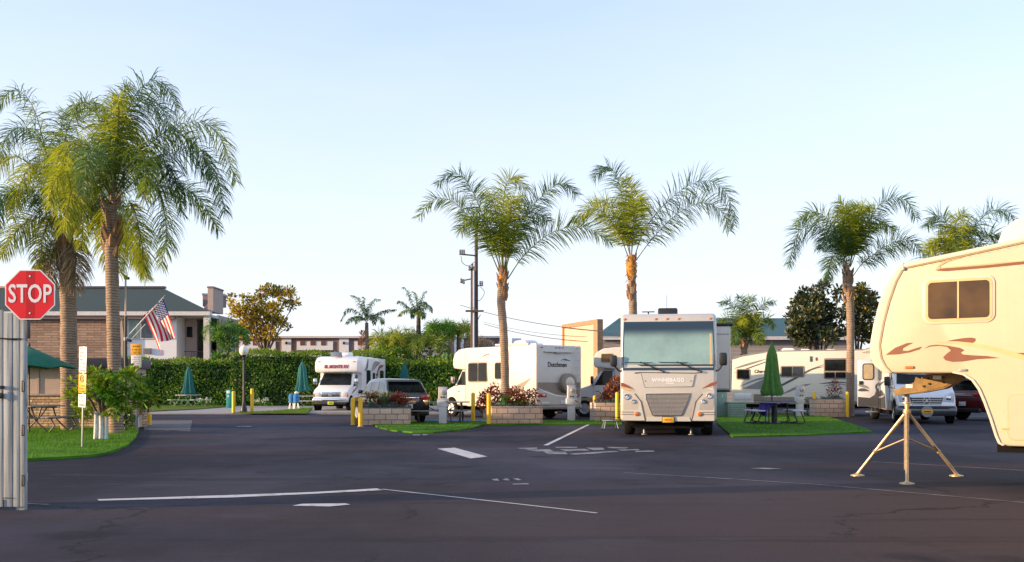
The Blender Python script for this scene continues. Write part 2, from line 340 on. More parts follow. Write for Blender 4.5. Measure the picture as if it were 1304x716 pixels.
    M['redleaf'] = leaf_mat('red_shrub_leaf', (.075, .012, .012), (.30, .050, .035), .3)
    M['redleaf2'] = leaf_mat('rust_shrub_leaf', (.16, .045, .020), (.36, .12, .04), .3)
    M['teal_leaf'] = leaf_mat('blue_green_succulent', (.030, .085, .075), (.10, .20, .175), .15)
    M['strap'] = leaf_mat('grey_green_strap_leaf', (.07, .11, .05), (.17, .22, .10), .25)
    M['flower'] = leaf_mat('white_flower', (.6, .6, .6), (.8, .8, .78), .2)
    M['globe'] = mat('frosted_globe', (.82, .78, .68), .35, var=.03)
    M['pole'] = mat('dark_utility_pole', (.085, .055, .045), .85, var=.3, scale=5)
    M['pole_grey'] = mat('grey_conduit', (.42, .43, .48), .5)
    M['wire'] = mat('wire', (.06, .055, .06), .6)
    M['tripod'] = mat('tan_painted_steel', (.62, .46, .26), .35, metal=.55, var=.25, scale=14, bump=.1)
    M['pinbox'] = mat('yellowish_primer_steel', (.27, .17, .06), .5, metal=.2, var=.35, scale=7, bump=.2)
    # weathered grey boards
    m, nt, b, L = principled('weathered_board')
    tc = nt.nodes.new('ShaderNodeTexCoord'); mp = nt.nodes.new('ShaderNodeMapping'); mp.inputs['Scale'].default_value = (28, 28, 1.1)
    L.new(tc.outputs['Object'], mp.inputs['Vector'])
    nz = nt.nodes.new('ShaderNodeTexNoise'); nz.inputs['Scale'].default_value = 1.0; nz.inputs['Detail'].default_value = 9; nz.inputs['Roughness'].default_value = .65
    L.new(mp.outputs[0], nz.inputs['Vector'])
    cr = nt.nodes.new('ShaderNodeValToRGB'); e = cr.color_ramp.elements; e[0].position = .30; e[1].position = .62
    e[0].color = (.16, .175, .18, 1); e[1].color = (.44, .46, .45, 1)
    L.new(nz.outputs['Fac'], cr.inputs['Fac']); L.new(cr.outputs[0], b.inputs['Base Color']); b.inputs['Roughness'].default_value = .85
    bp = nt.nodes.new('ShaderNodeBump'); bp.inputs['Strength'].default_value = .5; bp.inputs['Distance'].default_value = .01
    L.new(nz.outputs['Fac'], bp.inputs['Height']); L.new(bp.outputs[0], b.inputs['Normal'])
    M['wood_grey'] = m
    # white lap siding with fine horizontal ribs
    M['ribbed'] = band_mat('ribbed_cream_siding', (.74, .68, .58), (.82, .77, .68), 3.2, 'Z', .35, 0.0, .35, .006, 0, .06)
defmats()

# ---------------------------------------------------------------- mesh builder
class MB:
    def __init__(s): s.bm = bmesh.new(); s.mats = []
    def mi(s, m):
        if isinstance(m, str): m = M[m]
        if m not in s.mats: s.mats.append(m)
        return s.mats.index(m)
    def merge(s, b2, m, Mx=None):
        i = s.mi(m); mp = {}
        for v in b2.verts: mp[v] = s.bm.verts.new(Mx @ v.co if Mx else v.co)
        for f in b2.faces:
            try: g = s.bm.faces.new([mp[v] for v in f.verts]); g.material_index = i; g.smooth = True
            except ValueError: pass
        b2.free(); return list(mp.values())
    def face(s, pts, m):
        vs = [s.bm.verts.new(p) for p in pts]; f = s.bm.faces.new(vs); f.material_index = s.mi(m); f.smooth = False; return f
    def box(s, c, d, m, bev=0.0, rot=None, seg=2):
        b = bmesh.new(); bmesh.ops.create_cube(b, size=1.0)
        for v in b.verts: v.co = Vector((v.co.x * d[0], v.co.y * d[1], v.co.z * d[2]))
        if bev > 0: bmesh.ops.bevel(b, geom=list(b.edges), offset=min(bev, min(d) * .45), segments=seg, profile=.5, affect='EDGES')
        Mx = Matrix.Translation(Vector(c))
        if rot is not None: Mx = Mx @ rot
        return s.merge(b, m, Mx)
    def prism(s, pts, ax, a, b_, m, bev=0.0, seg=3, Mx=None, only_side=False):
        """2-D outline extruded along axis ax between a and b_. x:(y,z) y:(x,z) z:(x,y)"""
        b = bmesh.new()
        def mk(p, t): return {'x': (t, p[0], p[1]), 'y': (p[0], t, p[1]), 'z': (p[0], p[1], t)}[ax]
        A = [b.verts.new(mk(p, a)) for p in pts]; B = [b.verts.new(mk(p, b_)) for p in pts]
        n = len(pts); b.faces.new(A); b.faces.new(B[::-1])
        for i in range(n): b.faces.new([A[i], B[i], B[(i + 1) % n], A[(i + 1) % n]])
        bmesh.ops.recalc_face_normals(b, faces=b.faces)
        if bev > 0:
            ed = [e for e in b.edges if e.calc_face_angle(0) > R(28)]
            bmesh.ops.bevel(b, geom=ed, offset=bev, segments=seg, profile=.5, affect='EDGES', clamp_overlap=True)
        return s.merge(b, m, Mx)
    def plate(s, pts3, th, m, bev=0.0):
        """planar polygon of 3-D points thickened by vector th"""
        b = bmesh.new(); th = Vector(th)
        A = [b.verts.new(Vector(p)) for p in pts3]; B = [b.verts.new(Vector(p) + th) for p in pts3]; n = len(A)
        b.faces.new(A); b.faces.new(B[::-1])
        for i in range(n): b.faces.new([A[i], B[i], B[(i + 1) % n], A[(i + 1) % n]])
        bmesh.ops.recalc_face_normals(b, faces=b.faces)
        if bev > 0:
            ed = [e for e in b.edges if e.calc_face_angle(0) > R(40)]
            bmesh.ops.bevel(b, geom=ed, offset=bev, segments=2, profile=.5, affect='EDGES', clamp_overlap=True)
        return s.merge(b, m)
    def tube(s, pts, r, m, n=8, cap=True):
        pts = [Vector(p) for p in pts]
        if not isinstance(r, (list, tuple)): r = [r] * len(pts)
        b = bmesh.new(); rings = []
        up = Vector((0, 0, 1))
        for i, p in enumerate(pts):
            d = (pts[min(i + 1, len(pts) - 1)] - pts[max(i - 1, 0)]).normalized()
            if i == 0:
                a = up if abs(d.z) < .9 else Vector((1, 0, 0)); u = d.cross(a).normalized()
            else:
                u = (u - d * u.dot(d)).normalized()
            w = d.cross(u)
            rings.append([b.verts.new(p + (u * math.cos(2 * PI * k / n) + w * math.sin(2 * PI * k / n)) * r[i]) for k in range(n)])
        for i in range(len(rings) - 1):
            for k in range(n): b.faces.new([rings[i][k], rings[i][(k + 1) % n], rings[i + 1][(k + 1) % n], rings[i + 1][k]])
        if cap: b.faces.new(rings[0][::-1]); b.faces.new(rings[-1])
        bmesh.ops.recalc_face_normals(b, faces=b.faces)
        return s.merge(b, m)
    def cyl(s, p0, p1, r0, m, r1=None, n=16): return s.tube([p0, p1], [r0, r0 if r1 is None else r1], m, n)
    def lathe(s, prof, c, m, n=20, ax='z', a0=0.0, a1=2 * PI):
        b = bmesh.new(); c = Vector(c); rings = []
        for r, h in prof:
            ring = []
            for k in range(n):
                a = 2 * PI * k / n; q = (math.cos(a) * max(r, .0004), math.sin(a) * max(r, .0004))
                v = {'z': Vector((q[0], q[1], h)), 'y': Vector((q[0], h, q[1])), 'x': Vector((h, q[0], q[1]))}[ax]
                ring.append(b.verts.new(c + v))
            rings.append(ring)
        for i in range(len(rings) - 1):
            for k in range(n): b.faces.new([rings[i][k], rings[i][(k + 1) % n], rings[i + 1][(k + 1) % n], rings[i + 1][k]])
        b.faces.new(rings[0]); b.faces.new(rings[-1][::-1])
        bmesh.ops.recalc_face_normals(b, faces=b.faces)
        return s.merge(b, m)
    def text(s, string, size, m, Mx, shear=0.0, th=.003, spacing=1.0, bold=.0, sx=1.0):
        cu = bpy.data.curves.new('t', 'FONT'); cu.body = string; cu.size = size; cu.align_x = 'CENTER'; cu.align_y = 'CENTER'
        cu.shear = shear; cu.space_character = spacing; cu.extrude = th; cu.offset = bold; cu.resolution_u = 3
        o = bpy.data.objects.new('t', cu); COL.objects.link(o)
        dg = bpy.context.evaluated_depsgraph_get(); me = bpy.data.meshes.new_from_object(o.evaluated_get(dg))
        b = bmesh.new(); b.from_mesh(me)
        for v in b.verts: v.co.x *= sx
        bmesh.ops.recalc_face_normals(b, faces=b.faces)
        bpy.data.objects.remove(o); bpy.data.curves.remove(cu); bpy.data.meshes.remove(me)
        return s.merge(b, m, Mx)
    def build(s, name, parent=None, loc=(0, 0, 0), rz=0.0, angle=35, label=None, keep=False):
        me = bpy.data.meshes.new(name); s.bm.to_mesh(me); s.bm.free()
        for m in s.mats: me.materials.append(m)
        if angle:
            try: me.set_sharp_from_angle(angle=R(angle))
            except Exception: pass
        o = bpy.data.objects.new(name, me); COL.objects.link(o)
        if parent is not None: o.parent = parent
        o.location = loc; o.rotation_euler = (0, 0, rz)
        if label: o['label'] = label
        return o

class Leaves:
    """raw face soup for foliage"""
    def __init__(s): s.v = []; s.f = []; s.m = []; s.mats = []
    def mi(s, m):
        if isinstance(m, str): m = M[m]
        if m not in s.mats: s.mats.append(m)
        return s.mats.index(m)
    def strip(s, pts, widths, side, m):
        i0 = len(s.v)
        for p, w in zip(pts, widths): s.v.append(tuple(p - side * w)); s.v.append(tuple(p + side * w))
        for k in range(len(pts) - 1):
            a = i0 + 2 * k; s.f.append((a, a + 1, a + 3, a + 2)); s.m.append(m)
    def leaf(s, c, d, n, L, W, m, fold=.25):
        """pointed leaf folded along the midrib"""
        sd = d.cross(n)
        if sd.length < 1e-4: return
        sd.normalize(); n = sd.cross(d)
        i = len(s.v)
        for p in (c, c + d * L * .45 + sd * W * .5 + n * W * fold, c + d * L, c + d * L * .45 - sd * W * .5 + n * W * fold): s.v.append(tuple(p))
        s.f.append((i, i + 1, i + 2)); s.f.append((i, i + 2, i + 3)); s.m += [m, m]
    def build(s, name, parent=None, loc=(0, 0, 0), extra=None, smooth=False):
        me = bpy.data.meshes.new(name); me.from_pydata(s.v, [], s.f)
        for m in s.mats: me.materials.append(m)
        me.polygons.foreach_set('material_index', s.m)
        me.polygons.foreach_set('use_smooth', [smooth] * len(s.f)); me.update()
        o = bpy.data.objects.new(name, me); COL.objects.link(o)
        if parent is not None: o.parent = parent
        o.location = loc
        return o

def rnd(a=-1.0, b=1.0): return random.uniform(a, b)
def rdir():
    while True:
        v = Vector((rnd(), rnd(), rnd()))
        if .05 < v.length < 1: return v.normalized()
def tag(o, label=None, cat=None, group=None, kind=None):
    if label: o['label'] = label
    if cat: o['category'] = cat
    if group: o['group'] = group
    if kind: o['kind'] = kind
    return o
def thing(name, label, cat, loc=(0, 0, 0), rz=0.0, group=None):
    o = bpy.data.objects.new(name, None); o.empty_display_size = .3; COL.objects.link(o)
    o.location = loc; o.rotation_euler = (0, 0, rz)
    return tag(o, label, cat, group)
def dup(root, loc, rz=0.0, label=None, scale=None):
    def cp(o, par):
        c = o.copy(); COL.objects.link(c); c.parent = par
        for ch in list(o.children): cp(ch, c)
        return c
    r = cp(root, None); r.location = loc; r.rotation_euler = (0, 0, rz)
    if scale: r.scale = scale
    if label: r['label'] = label
    return r
def rr(cx, cz, w, h, r, n=5):
    """rounded rectangle outline"""
    r = min(r, w * .49, h * .49); out = []
    for (sx, sz, a0) in ((1, 1, 0), (-1, 1, 90), (-1, -1, 180), (1, -1, 270)):
        for k in range(n + 1):
            a = R(a0 + 90 * k / n); out.append((cx + sx * (w / 2 - r) + math.cos(a) * r, cz + sz * (h / 2 - r) + math.sin(a) * r))
    return out
def disc(cx, cz, r, n=20): return [(cx + math.cos(2 * PI * k / n) * r, cz + math.sin(2 * PI * k / n) * r) for k in range(n)]
def catmull(pts, n):
    pts = [Vector(p) for p in pts]; P0 = [pts[0] * 2 - pts[1]] + pts + [pts[-1] * 2 - pts[-2]]; out = []
    segs = len(pts) - 1
    for i in range(n + 1):
        t = i / n * segs; k = min(int(t), segs - 1); u = t - k; a, b, c, d = P0[k:k + 4]
        out.append(.5 * ((2 * b) + (c - a) * u + (2 * a - 5 * b + 4 * c - d) * u * u + (3 * b - a - 3 * c + d) * u ** 3))
    return out
def smooth2(pts, n): return [(p.x, p.y) for p in catmull([Vector((a, b, 0)) for a, b in pts], n)]
def ribbon(path, w0, w1=None, taper=True, n=24):
    """2-D swoosh: centre path with width, pointed at the ends"""
    c = [Vector((p[0], p[1], 0)) for p in smooth2(path, n)]; up = []; dn = []
    for i, p in enumerate(c):
        d = (c[min(i + 1, n)] - c[max(i - 1, 0)]).normalized(); nn = Vector((-d.y, d.x, 0)); t = i / n
        w = (w0 * (1 - t) + (w1 if w1 is not None else w0) * t) * (math.sin(PI * min(max(t, .02), .98)) ** .6 if taper else 1) / 2
        up.append((p.x + nn.x * w, p.y + nn.y * w)); dn.append((p.x - nn.x * w, p.y - nn.y * w))
    return up + dn[::-1]
# ---------------------------------------------------------------- vehicles (local x forward, y left, z up)
def sp(mb, pts, side, hw, m, th=.004, bev=0.0): mb.prism(pts, 'y', side * (hw - .012), side * (hw + th), m, bev, 2)
def fwd_rz(f): return math.atan2(f[1], f[0])

def wheel(par, x, y, r, w, side, hub='alu', name='wheel'):
    """tyre with a dished rim as its part; side +1 = left"""
    b = MB(); hw = w / 2
    b.lathe([(r * .60, -hw * .9), (r * .80, -hw), (r * .95, -hw * .9), (r, -hw * .6), (r, hw * .6), (r * .95, hw * .9), (r * .80, hw), (r * .60, hw * .9)], (0, 0, 0), 'rubber', 28, 'y')
    o = b.build(name, par, (x, y, r))
    c = MB(); s = side
    c.lathe([(r * .60, s * hw * .92), (r * .62, s * hw * 1.0), (r * .57, s * hw * .96), (r * .52, s * hw * .55), (r * .25, s * hw * .50), (r * .22, s * hw * .95), (r * .02, s * hw * 1.0)], (0, 0, 0), hub, 24, 'y')
    for k in range(8):
        a = 2 * PI * k / 8; c.box((math.cos(a) * r * .40, s * hw * .58, math.sin(a) * r * .40), (r * .11, hw * .22, r * .11), 'black', .0)
    c.build('rim', o)
    return o

def window(par, cx, cz, w, h, side, hw, frame='seam', pane='glass', r=.06, split=None, fw=.035, name='window', bars=None):
    b = MB(); sp(b, rr(cx, cz, w + 2 * fw, h + 2 * fw, r + fw), side, hw, frame, .018, .005); o = b.build(name, par)
    c = MB()
    if split is None: sp(c, rr(cx, cz, w, h, r), side, hw, pane, .024)
    else:
        a = w * split; g = .018
        sp(c, rr(cx - w / 2 + a / 2 - g / 2, cz, a - g, h, r * .6), side, hw, pane, .024)
        sp(c, rr(cx + a / 2 + g / 2, cz, w - a - g, h, r * .6), side, hw, pane, .021)
    if bars:
        sp(c, [(cx - w / 2, cz + bars - .012), (cx + w / 2, cz + bars - .012), (cx + w / 2, cz + bars + .012), (cx - w / 2, cz + bars + .012)], side, hw, frame, .03)
    c.build('pane', o); return o

def ac_unit(par, x, y, z, m='white', sc=1.0):
    b = MB(); b.prism([(x - .48 * sc, z), (x - .42 * sc, z + .22 * sc), (x - .25 * sc, z + .29 * sc), (x + .32 * sc, z + .27 * sc), (x + .52 * sc, z + .10 * sc), (x + .52 * sc, z)], 'y', y - .34, y + .34, m, .05)
    b.box((x - .44, y, z + .10), (.06, .5, .10), 'black')
    return b.build('air_conditioner', par)
def dome_vent(par, x, y, z, m='white'):
    b = MB(); b.box((x, y, z + .05), (.40, .40, .10), m, .03); return b.build('roof_vent', par)
def mirror(par, x, y, z, side, body='black', face='alu'):
    b = MB(); b.tube([(x - .02, side * (y - .22), z - .22), (x + .06, side * (y - .06), z - .22), (x + .08, side * y, z - .05)], .018, 'black', 6)
    b.box((x + .08, side * (y + .02), z + .03), (.12, .20, .34), body, .04)
    o = b.build('mirror', par)
    c = MB(); c.box((x + .016, side * (y + .02), z + .03), (.012, .16, .29), face, .005); c.build('mirror_glass', o)
    return o

def class_c(name, label, L, loc, f, style):
    """cab-over motorhome on a van chassis. x=0 rear wall, cab-over front at L"""
    t = thing(name, label, 'motorhome', loc, fwd_rz(f)); hw = 1.23; S = style
    top = S.get('top', 3.02); bm_ = S.get('body', 'white'); low = S.get('low', .48)
    cabm = S.get('cab', 'white')
    ov = L          # front of overcab
    b = MB()
    prof = [(0, low), (0, top), (ov - 1.0, top + .02), (ov - .45, top - .04), (ov - .14, top - .20), (ov - .02, top - .45), (ov, top - .72), (ov - .08, top - .88), (ov - .95, top - .95), (ov - 1.05, low)]
    b.prism(prof, 'y', -hw, hw, bm_, .07, 3)
    S['decals'](b, hw, L, top, low)
    # underbody below skirt and rear rub rail
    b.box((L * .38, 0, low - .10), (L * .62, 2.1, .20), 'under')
    b.build('body', t)
    # van cab
    X = ov - 1.05; ch = .98; zt = top - .93
    c = MB()
    cabp = [(X - .3, .50), (X - .3, zt), (ov - .40, zt + .01), (ov + .18, 1.42), (ov + .80, 1.22), (ov + .98, 1.08), (ov + 1.02, .60), (ov + .95, .50)]
    c.prism(cabp, 'y', -ch, ch, cabm, .06, 3)
    for s in (-1, 1):
        sp(c, [(X + .12, 1.36), (X + .13, 1.36), (X + .13, .62), (X + .12, .62)], s, ch, 'seam', .003)
        sp(c, [(ov + .02, 1.36), (ov + .03, 1.36), (ov + .02, .75), (ov + .01, .75)], s, ch, 'seam', .003)
        sp(c, [(ov - .24, 1.16), (ov - .08, 1.16), (ov - .08, 1.13), (ov - .24, 1.13)], s, ch, 'black', .02)
        # wheel arch
        sp(c, disc(ov + .42, .43, .47, 24), s, ch, 'under', .003)
    if 'cabdecals' in S: S['cabdecals'](c, ch, ov)
    c.box((ov + .3, 0, .40), (1.2, 1.7, .2), 'under')
    c.build('cab', t)
    # windscreen on its own slope
    w = MB(); a = Vector((ov - .36, 0, zt - .03)); d = Vector((ov + .17, 0, 1.45)); n = Vector((.75, 0, .62)).normalized() * .02
    w.plate([(a.x, -.80, a.z), (a.x, .80, a.z), (d.x, .90, d.z), (d.x, -.90, d.z)], n, 'glass', 0); w.build('windscreen', t)
    for s in (-1, 1):
        g = MB(); sp(g, [(X + .22, 1.42), (X + .22, zt - .08), (ov - .42, zt - .08), (ov - .02, 1.42)], s, ch, 'glass', .008); g.build('side_window', t)
        h = MB(); h.box((ov + .985, s * .74, .93), (.10, .34, .26), 'clearlens', .04)
        h.box((ov + .99, s * .94, .90), (.12, .07, .20), 'amber', .02); h.build('headlight', t)
        mirror(t, ov - .02, 1.16, 1.62, s, 'chrome' if S.get('chrome_mirror') else 'black')
    g = MB(); g.box((ov + .995, 0, .93), (.07, 1.10, .30), 'chrome', .03)
    for k in range(3): g.box((ov + 1.03, 0, .85 + k * .08), (.03, 1.0, .045), 'black', .0)
    g.lathe([(.11, 0), (.11, .012), (.10, .02), (.0, .024)], (ov + 1.04, 0, .93), 'chrome', 20, 'x'); g.lathe([(.085, .018), (.085, .026), (.0, .03)], (ov + 1.04, 0, .93), 'blue_vinyl', 20, 'x')
    g.build('grille', t)
    p = MB(); p.box((ov + 1.05, 0, .62), (.18, 2.0, .24), 'chrome', .05); p.box((ov + 1.12, 0, .60), (.06, .8, .08), 'black'); p.box((ov + 1.02, 0, .45), (.12, 1.8, .12), 'black', .03); p.build('bumper', t)
    q = MB(); q.box((ov + 1.15, .05, .47), (.02, .34, .16), S.get('plate', 'plate_green'), .008); q.box((ov + 1.161, .05, .47), (.004, .22, .06), 'ink'); q.build('number_plate', t)
    for s in (-1, 1):
        wheel(t, ov + .42, s * (ch - .095), .38, .24, s)
        wheel(t, 1.9, s * (hw - .135), .38, .30, s)
        a = MB(); sp(a, [(1.9 + math.cos(R(k)) * .48, low - .02 + math.sin(R(k)) * .42) for k in range(0, 181, 15)], s, hw, 'under', .006); a.build('wheel_arch', t)
    for (x, y) in S.get('ac', [(2.6, 0)]): ac_unit(t, x, y, top)
    dome_vent(t, 1.0, .4, top); dome_vent(t, L - 2.0, -.3, top)
    # rear wall kit
    k = MB(); k.box((-.06, 0, low + .02), (.14, 2.3, .16), S.get('rear_bumper', 'white'), .04)
    for s in (-1, 1): pass
    k.build('rear_bumper', t)
    for s in (-1, 1):
        e = MB(); e.box((-.02, s * .94, low + .52), (.05, .46, .15), 'redlens', .05); e.box((-.032, s * .86, low + .52), (.05, .14, .10), 'clearlens', .03); e.build('tail_light', t)
    for y in (-.95, -.18, 0, .18, .95):
        e = MB(); e.box((-.012, y, top - .10), (.03, .10, .04), 'redlens', .01); e.build('marker_light', t)
    return t, hw, top, low

# --- white rental motorhome with maroon lettering over the cab
def dec_rental(b, hw, L, top, low):
    xf = lambda z: L
    for s in (1, -1):
        # grey swooshes high on the flank
        sp(b, ribbon([(L - 1.35, 2.28), (L - 1.7, 2.42), (L - 2.0, 2.95)], .26, .10), s, hw, 'mid_vinyl')
        sp(b, ribbon([(L - 1.7, 2.30), (L - 2.0, 2.55), (L - 2.15, 2.97)], .12, .30), s, hw, 'dark_vinyl', .006)
        sp(b, ribbon([(L - 2.9, 2.28), (L - 3.6, 2.72), (L - 4.7, 2.84)], .42, .12), s, hw, 'mid_vinyl')
        sp(b, ribbon([(L - 3.3, 2.30), (L - 3.9, 2.60), (L - 4.8, 2.80)], .10, .10), s, hw, 'dark_vinyl', .006)
        sp(b, ribbon([(L - 3.9, 1.95), (L - 4.6, 2.55), (L - 5.7, 2.66)], .14, .12), s, hw, 'maroon', .006)
        sp(b, ribbon([(L - 4.0, 1.90), (L - 4.6, 2.44), (L - 5.5, 2.60)], .10, .10), s, hw, 'dark_vinyl', .008)
        sp(b, ribbon([(L - 2.6, 1.15), (L - 3.4, 1.60), (L - 4.5, 2.15)], .10, .14), s, hw, 'dark_vinyl', .006)
        sp(b, [(.0, low + .02), (L - 1.1, low + .02), (L - 1.1, low + .20), (.0, low + .16)], s, hw, 'mid_vinyl')
    # lettering on the over-cab front
    for y in (-1.0, 1.0): b.box((L - .10, y, top - .30), (.10, .12, .05), 'amber', .015)
    nrm = Vector((.97, 0, .25)).normalized()
    Mx = Matrix.Translation(Vector((L + .010, 0, top - .58))) @ Matrix(((0, -.16, nrm.x, 0), (1, 0, 0, 0), (0, .987, nrm.z, 0), (0, 0, 0, 1)))
    b.text('EL MONTE RV', .25, 'maroon', Mx, .12, .012, 1.02, .008, .86)
    b.box((L - .52, 0, top + .005), (.30, .4, .02), 'mid_vinyl', .005)
def cab_rental(c, ch, ov):
    for s in (1, -1): sp(c, ribbon([(ov - .95, 1.40), (ov - .2, 1.15), (ov + .35, .98)], .12, .08), s, ch, 'dark_vinyl', .005)

# --- cream and taupe motorhome seen from the rear quarter
def dec_family(b, hw, L, top, low):
    for s in (1, -1):
        sp(b, [(0.02, low + .1), (L - 1.1, low + .1), (L - 1.1, low + .16), (0.02, low + .16)], s, hw, 'tan_vinyl')
        sp(b, [(.28, 1.72), (1.9, 1.20), (1.1, 1.12)], s, hw, 'taupe', .006)
        sp(b, ribbon([(1.4, 1.16), (2.6, 1.02), (4.2, .95)], .10, .05), s, hw, 'mid_vinyl', .006)
        sp(b, [(L - .98, low + .2), (L - .97, low + .2), (L - .97, top - .03), (L - .98, top - .03)], s, hw, 'seam')
        sp(b, [(.09, low + .1), (.10, low + .1), (.10, top - .03), (.09, top - .03)], s, hw, 'seam')
    # small script on the flank near the roof
    Mx = Matrix.Translation(Vector((3.35, hw + .004, 2.66))) @ Matrix(((-1, 0, 0, 0), (0, 0, 1, 0), (0, 1, 0, 0), (0, 0, 0, 1)))
    sp(b, ribbon([(3.1, 2.68), (3.3, 2.74), (3.6, 2.66)], .05, .03), 1, hw, 'dark_vinyl', .006); sp(b, ribbon([(3.3, 2.62), (3.5, 2.68), (3.75, 2.60)], .04, .02), 1, hw, 'dark_vinyl', .006)
    # rear wall: taupe lower half with a paler wave, lettering, light bar
    B = lambda pts, m, th: b.prism(pts, 'x', -th, .01, m)
    B([(-1.18, low + .04), (1.18, low + .04), (1.18, 1.52), (-1.18, 1.52)], 'taupe', .004)
    B([(1.18, .62), (-1.18, .62), (-1.18, 1.04), (-.5, .98), (.2, 1.02), (.7, 1.18), (1.18, 1.22)], 'silver', .007)
    B(ribbon([(1.15, 1.28), (.6, 1.10), (-.1, .96), (-1.15, .98)], .06, .05), 'white_vinyl', .010)
    Mx = Matrix.Translation(Vector((-.004, .12, 2.24))) @ Matrix(((0, 0, -1, 0), (-1, 0, 0, 0), (0, 1, 0, 0), (0, 0, 0, 1)))
    b.text('Dutchmen', .27, 'ink', Mx, .0, .006, 1.0, .006, .9)
    B(ribbon([(-.05, 2.42), (-.3, 2.48), (-.5, 2.42)], .03, .05), 'ink', .006); B(ribbon([(-.15, 2.38), (-.45, 2.44), (-.6, 2.40)], .02, .03), 'ink', .006)
    b.box((-.06, .1, top - .27), (.10, 1.5, .06), 'offwhite', .02); b.box((-.07, .12, top - .31), (.08, .3, .05), 'grey_metal', .01)

def dec_cream(b, hw, L, top, low):
    for s in (1, -1):
        sp(b, [(0.02, low + .02), (L - 1.1, low + .02), (L - 1.1, .98), (0.02, .98)], s, hw, 'gold', .004)
        sp(b, [(0.02, .99), (L - 1.1, .99), (L - 1.1, 1.14), (0.02, 1.14)], s, hw, 'offwhite', .005)
        sp(b, [(L - 1.1, 1.22), (L - 1.1, 1.36), (L - 3.6, 1.56), (L - 3.6, 1.46)], s, hw, 'blue_vinyl', .006)
        sp(b, [(L - 1.1, 1.40), (L - 1.1, 1.46), (L - 3.6, 1.66), (L - 3.6, 1.60)], s, hw, 'mid_vinyl', .006)
def cab_cream(c, ch, ov):
    for s in (1, -1): sp(c, [(ov - 1.0, .55), (ov + .9, .55), (ov + .93, .86), (ov - 1.0, .86)], s, ch, 'gold', .004)

def build_class_cs():
    # rental, front at Y 53.5
    f = Vector((-.125, -.992, 0)); fr = Vector((gx(421, 53.5), 53.5, 0)); L = 6.1
    t, hw, top, low = class_c('motorhome', 'white rental motorhome with maroon lettering above its cab, parked by the hedge', L, fr - f * (L + 1.0), f,
        dict(decals=dec_rental, cabdecals=cab_rental, top=3.05, ac=[(4.3, 0)], chrome_mirror=True))
    window(t, 3.9, 1.86, .80, .86, 1, hw, 'seam', 'glass', .06); window(t, 2.75, 1.92, .44, .46, 1, hw, 'seam', 'glass', .05)
    window(t, .95, 1.95, .80, .72, 1, hw, 'seam', 'glass', .06); window(t, 3.0, 1.8, .9, .7, -1, hw)
    b = MB(); b.box((L - 1.0, -.3, top + .12), (.10, .65, .30), 'blue_vinyl', .03, Matrix.Rotation(R(25), 4, 'Y')); b.build('solar_panel', t)
    b = MB(); b.box((2.2, hw + .02, 2.08), (.12, .05, .12), 'black', .02); b.build('porch_light', t)
    # family motorhome seen from behind
    f = Vector((-.62, .785, 0)); left = Vector((-.785, -.62, 0)); c = Vector((gx(683, 39.5), 39.5, 0)); L = 5.9
    t, hw, top, low = class_c('motorhome', 'cream and taupe motorhome with a covered spare wheel on its rear wall', L, c - left * 1.23, f,
        dict(decals=dec_family, top=3.04, body='offwhite', cab='offwhite', ac=[(2.2, 0)], rear_bumper='taupe'))
    window(t, L - 1.93, 1.98, 1.36, .78, 1, hw, 'taupe', 'glass', .10, .48, .05); window(t, L - 3.55, 2.02, .74, .66, 1, hw, 'taupe', 'glass', .08, None, .04)
    b = MB(); b.lathe([(.02, -.26), (.37, -.25), (.40, -.22), (.40, -.02), (.36, .0)], (0, -.36, 1.50), 'taupe', 32, 'x'); b.lathe([(.22, -.268), (.24, -.262), (.24, -.25)], (0, -.36, 1.50), 'silver', 28, 'x')
    b.build('spare_wheel_cover', t)
    b = MB()
    for y in (-.82, -1.08): b.tube([(-.10, y, .75), (-.10, y, 2.98), (-.02, y, 3.08)], .016, 'alu', 6)
    for k in range(7): b.cyl((-.10, -.82, .95 + k * .30), (-.10, -1.08, .95 + k * .30), .013, 'alu', n=6)
    b.build('ladder', t)
    b = MB(); b.box((-.03, .78, .66), (.05, .42, .13), 'silver', .02); b.box((-.06, .1, .30), (.16, .3, .12), 'black', .02); b.build('hitch_receiver', t)
    b = MB(); b.box((-.025, -.2, .70), (.02, .30, .16), 'plate_white', .005); b.build('number_plate', t)
    b = MB(); b.tube([(.6, hw - .1, top + .05), (2.9, hw - .15, top + .09)], .04, 'offwhite', 8); b.build('roof_rack_tube', t)
    # cream and gold one beyond it, nose to the left
    f = Vector((-.97, .243, 0)).normalized(); left = Vector((-f.y, f.x, 0)); L = 5.1
    wf = Vector((gx(745, 44.0), 44.0, 0)) - left * .9
    t, hw, top, low = class_c('motorhome', 'white and gold motorhome with slate blue stripes between two other motorhomes', L, wf - f * (L + .42), f,
        dict(decals=dec_cream, cabdecals=cab_cream, top=3.08, body='offwhite', cab='offwhite', ac=[(2.9, 0)], rear_bumper='gold'))
    window(t, L - 2.35, 1.95, 1.5, .80, 1, hw, 'seam', 'glass_blue', .10, .60, .05); window(t, L - .62, 2.62, .50, .36, 1, hw, 'tan_vinyl', 'glass_warm', .05)
    b = MB(); b.tube([(L - 1.2, hw + .08, top - .10), (.6, hw + .08, top - .10)], .07, 'offwhite', 12); b.build('awning_roll', t)

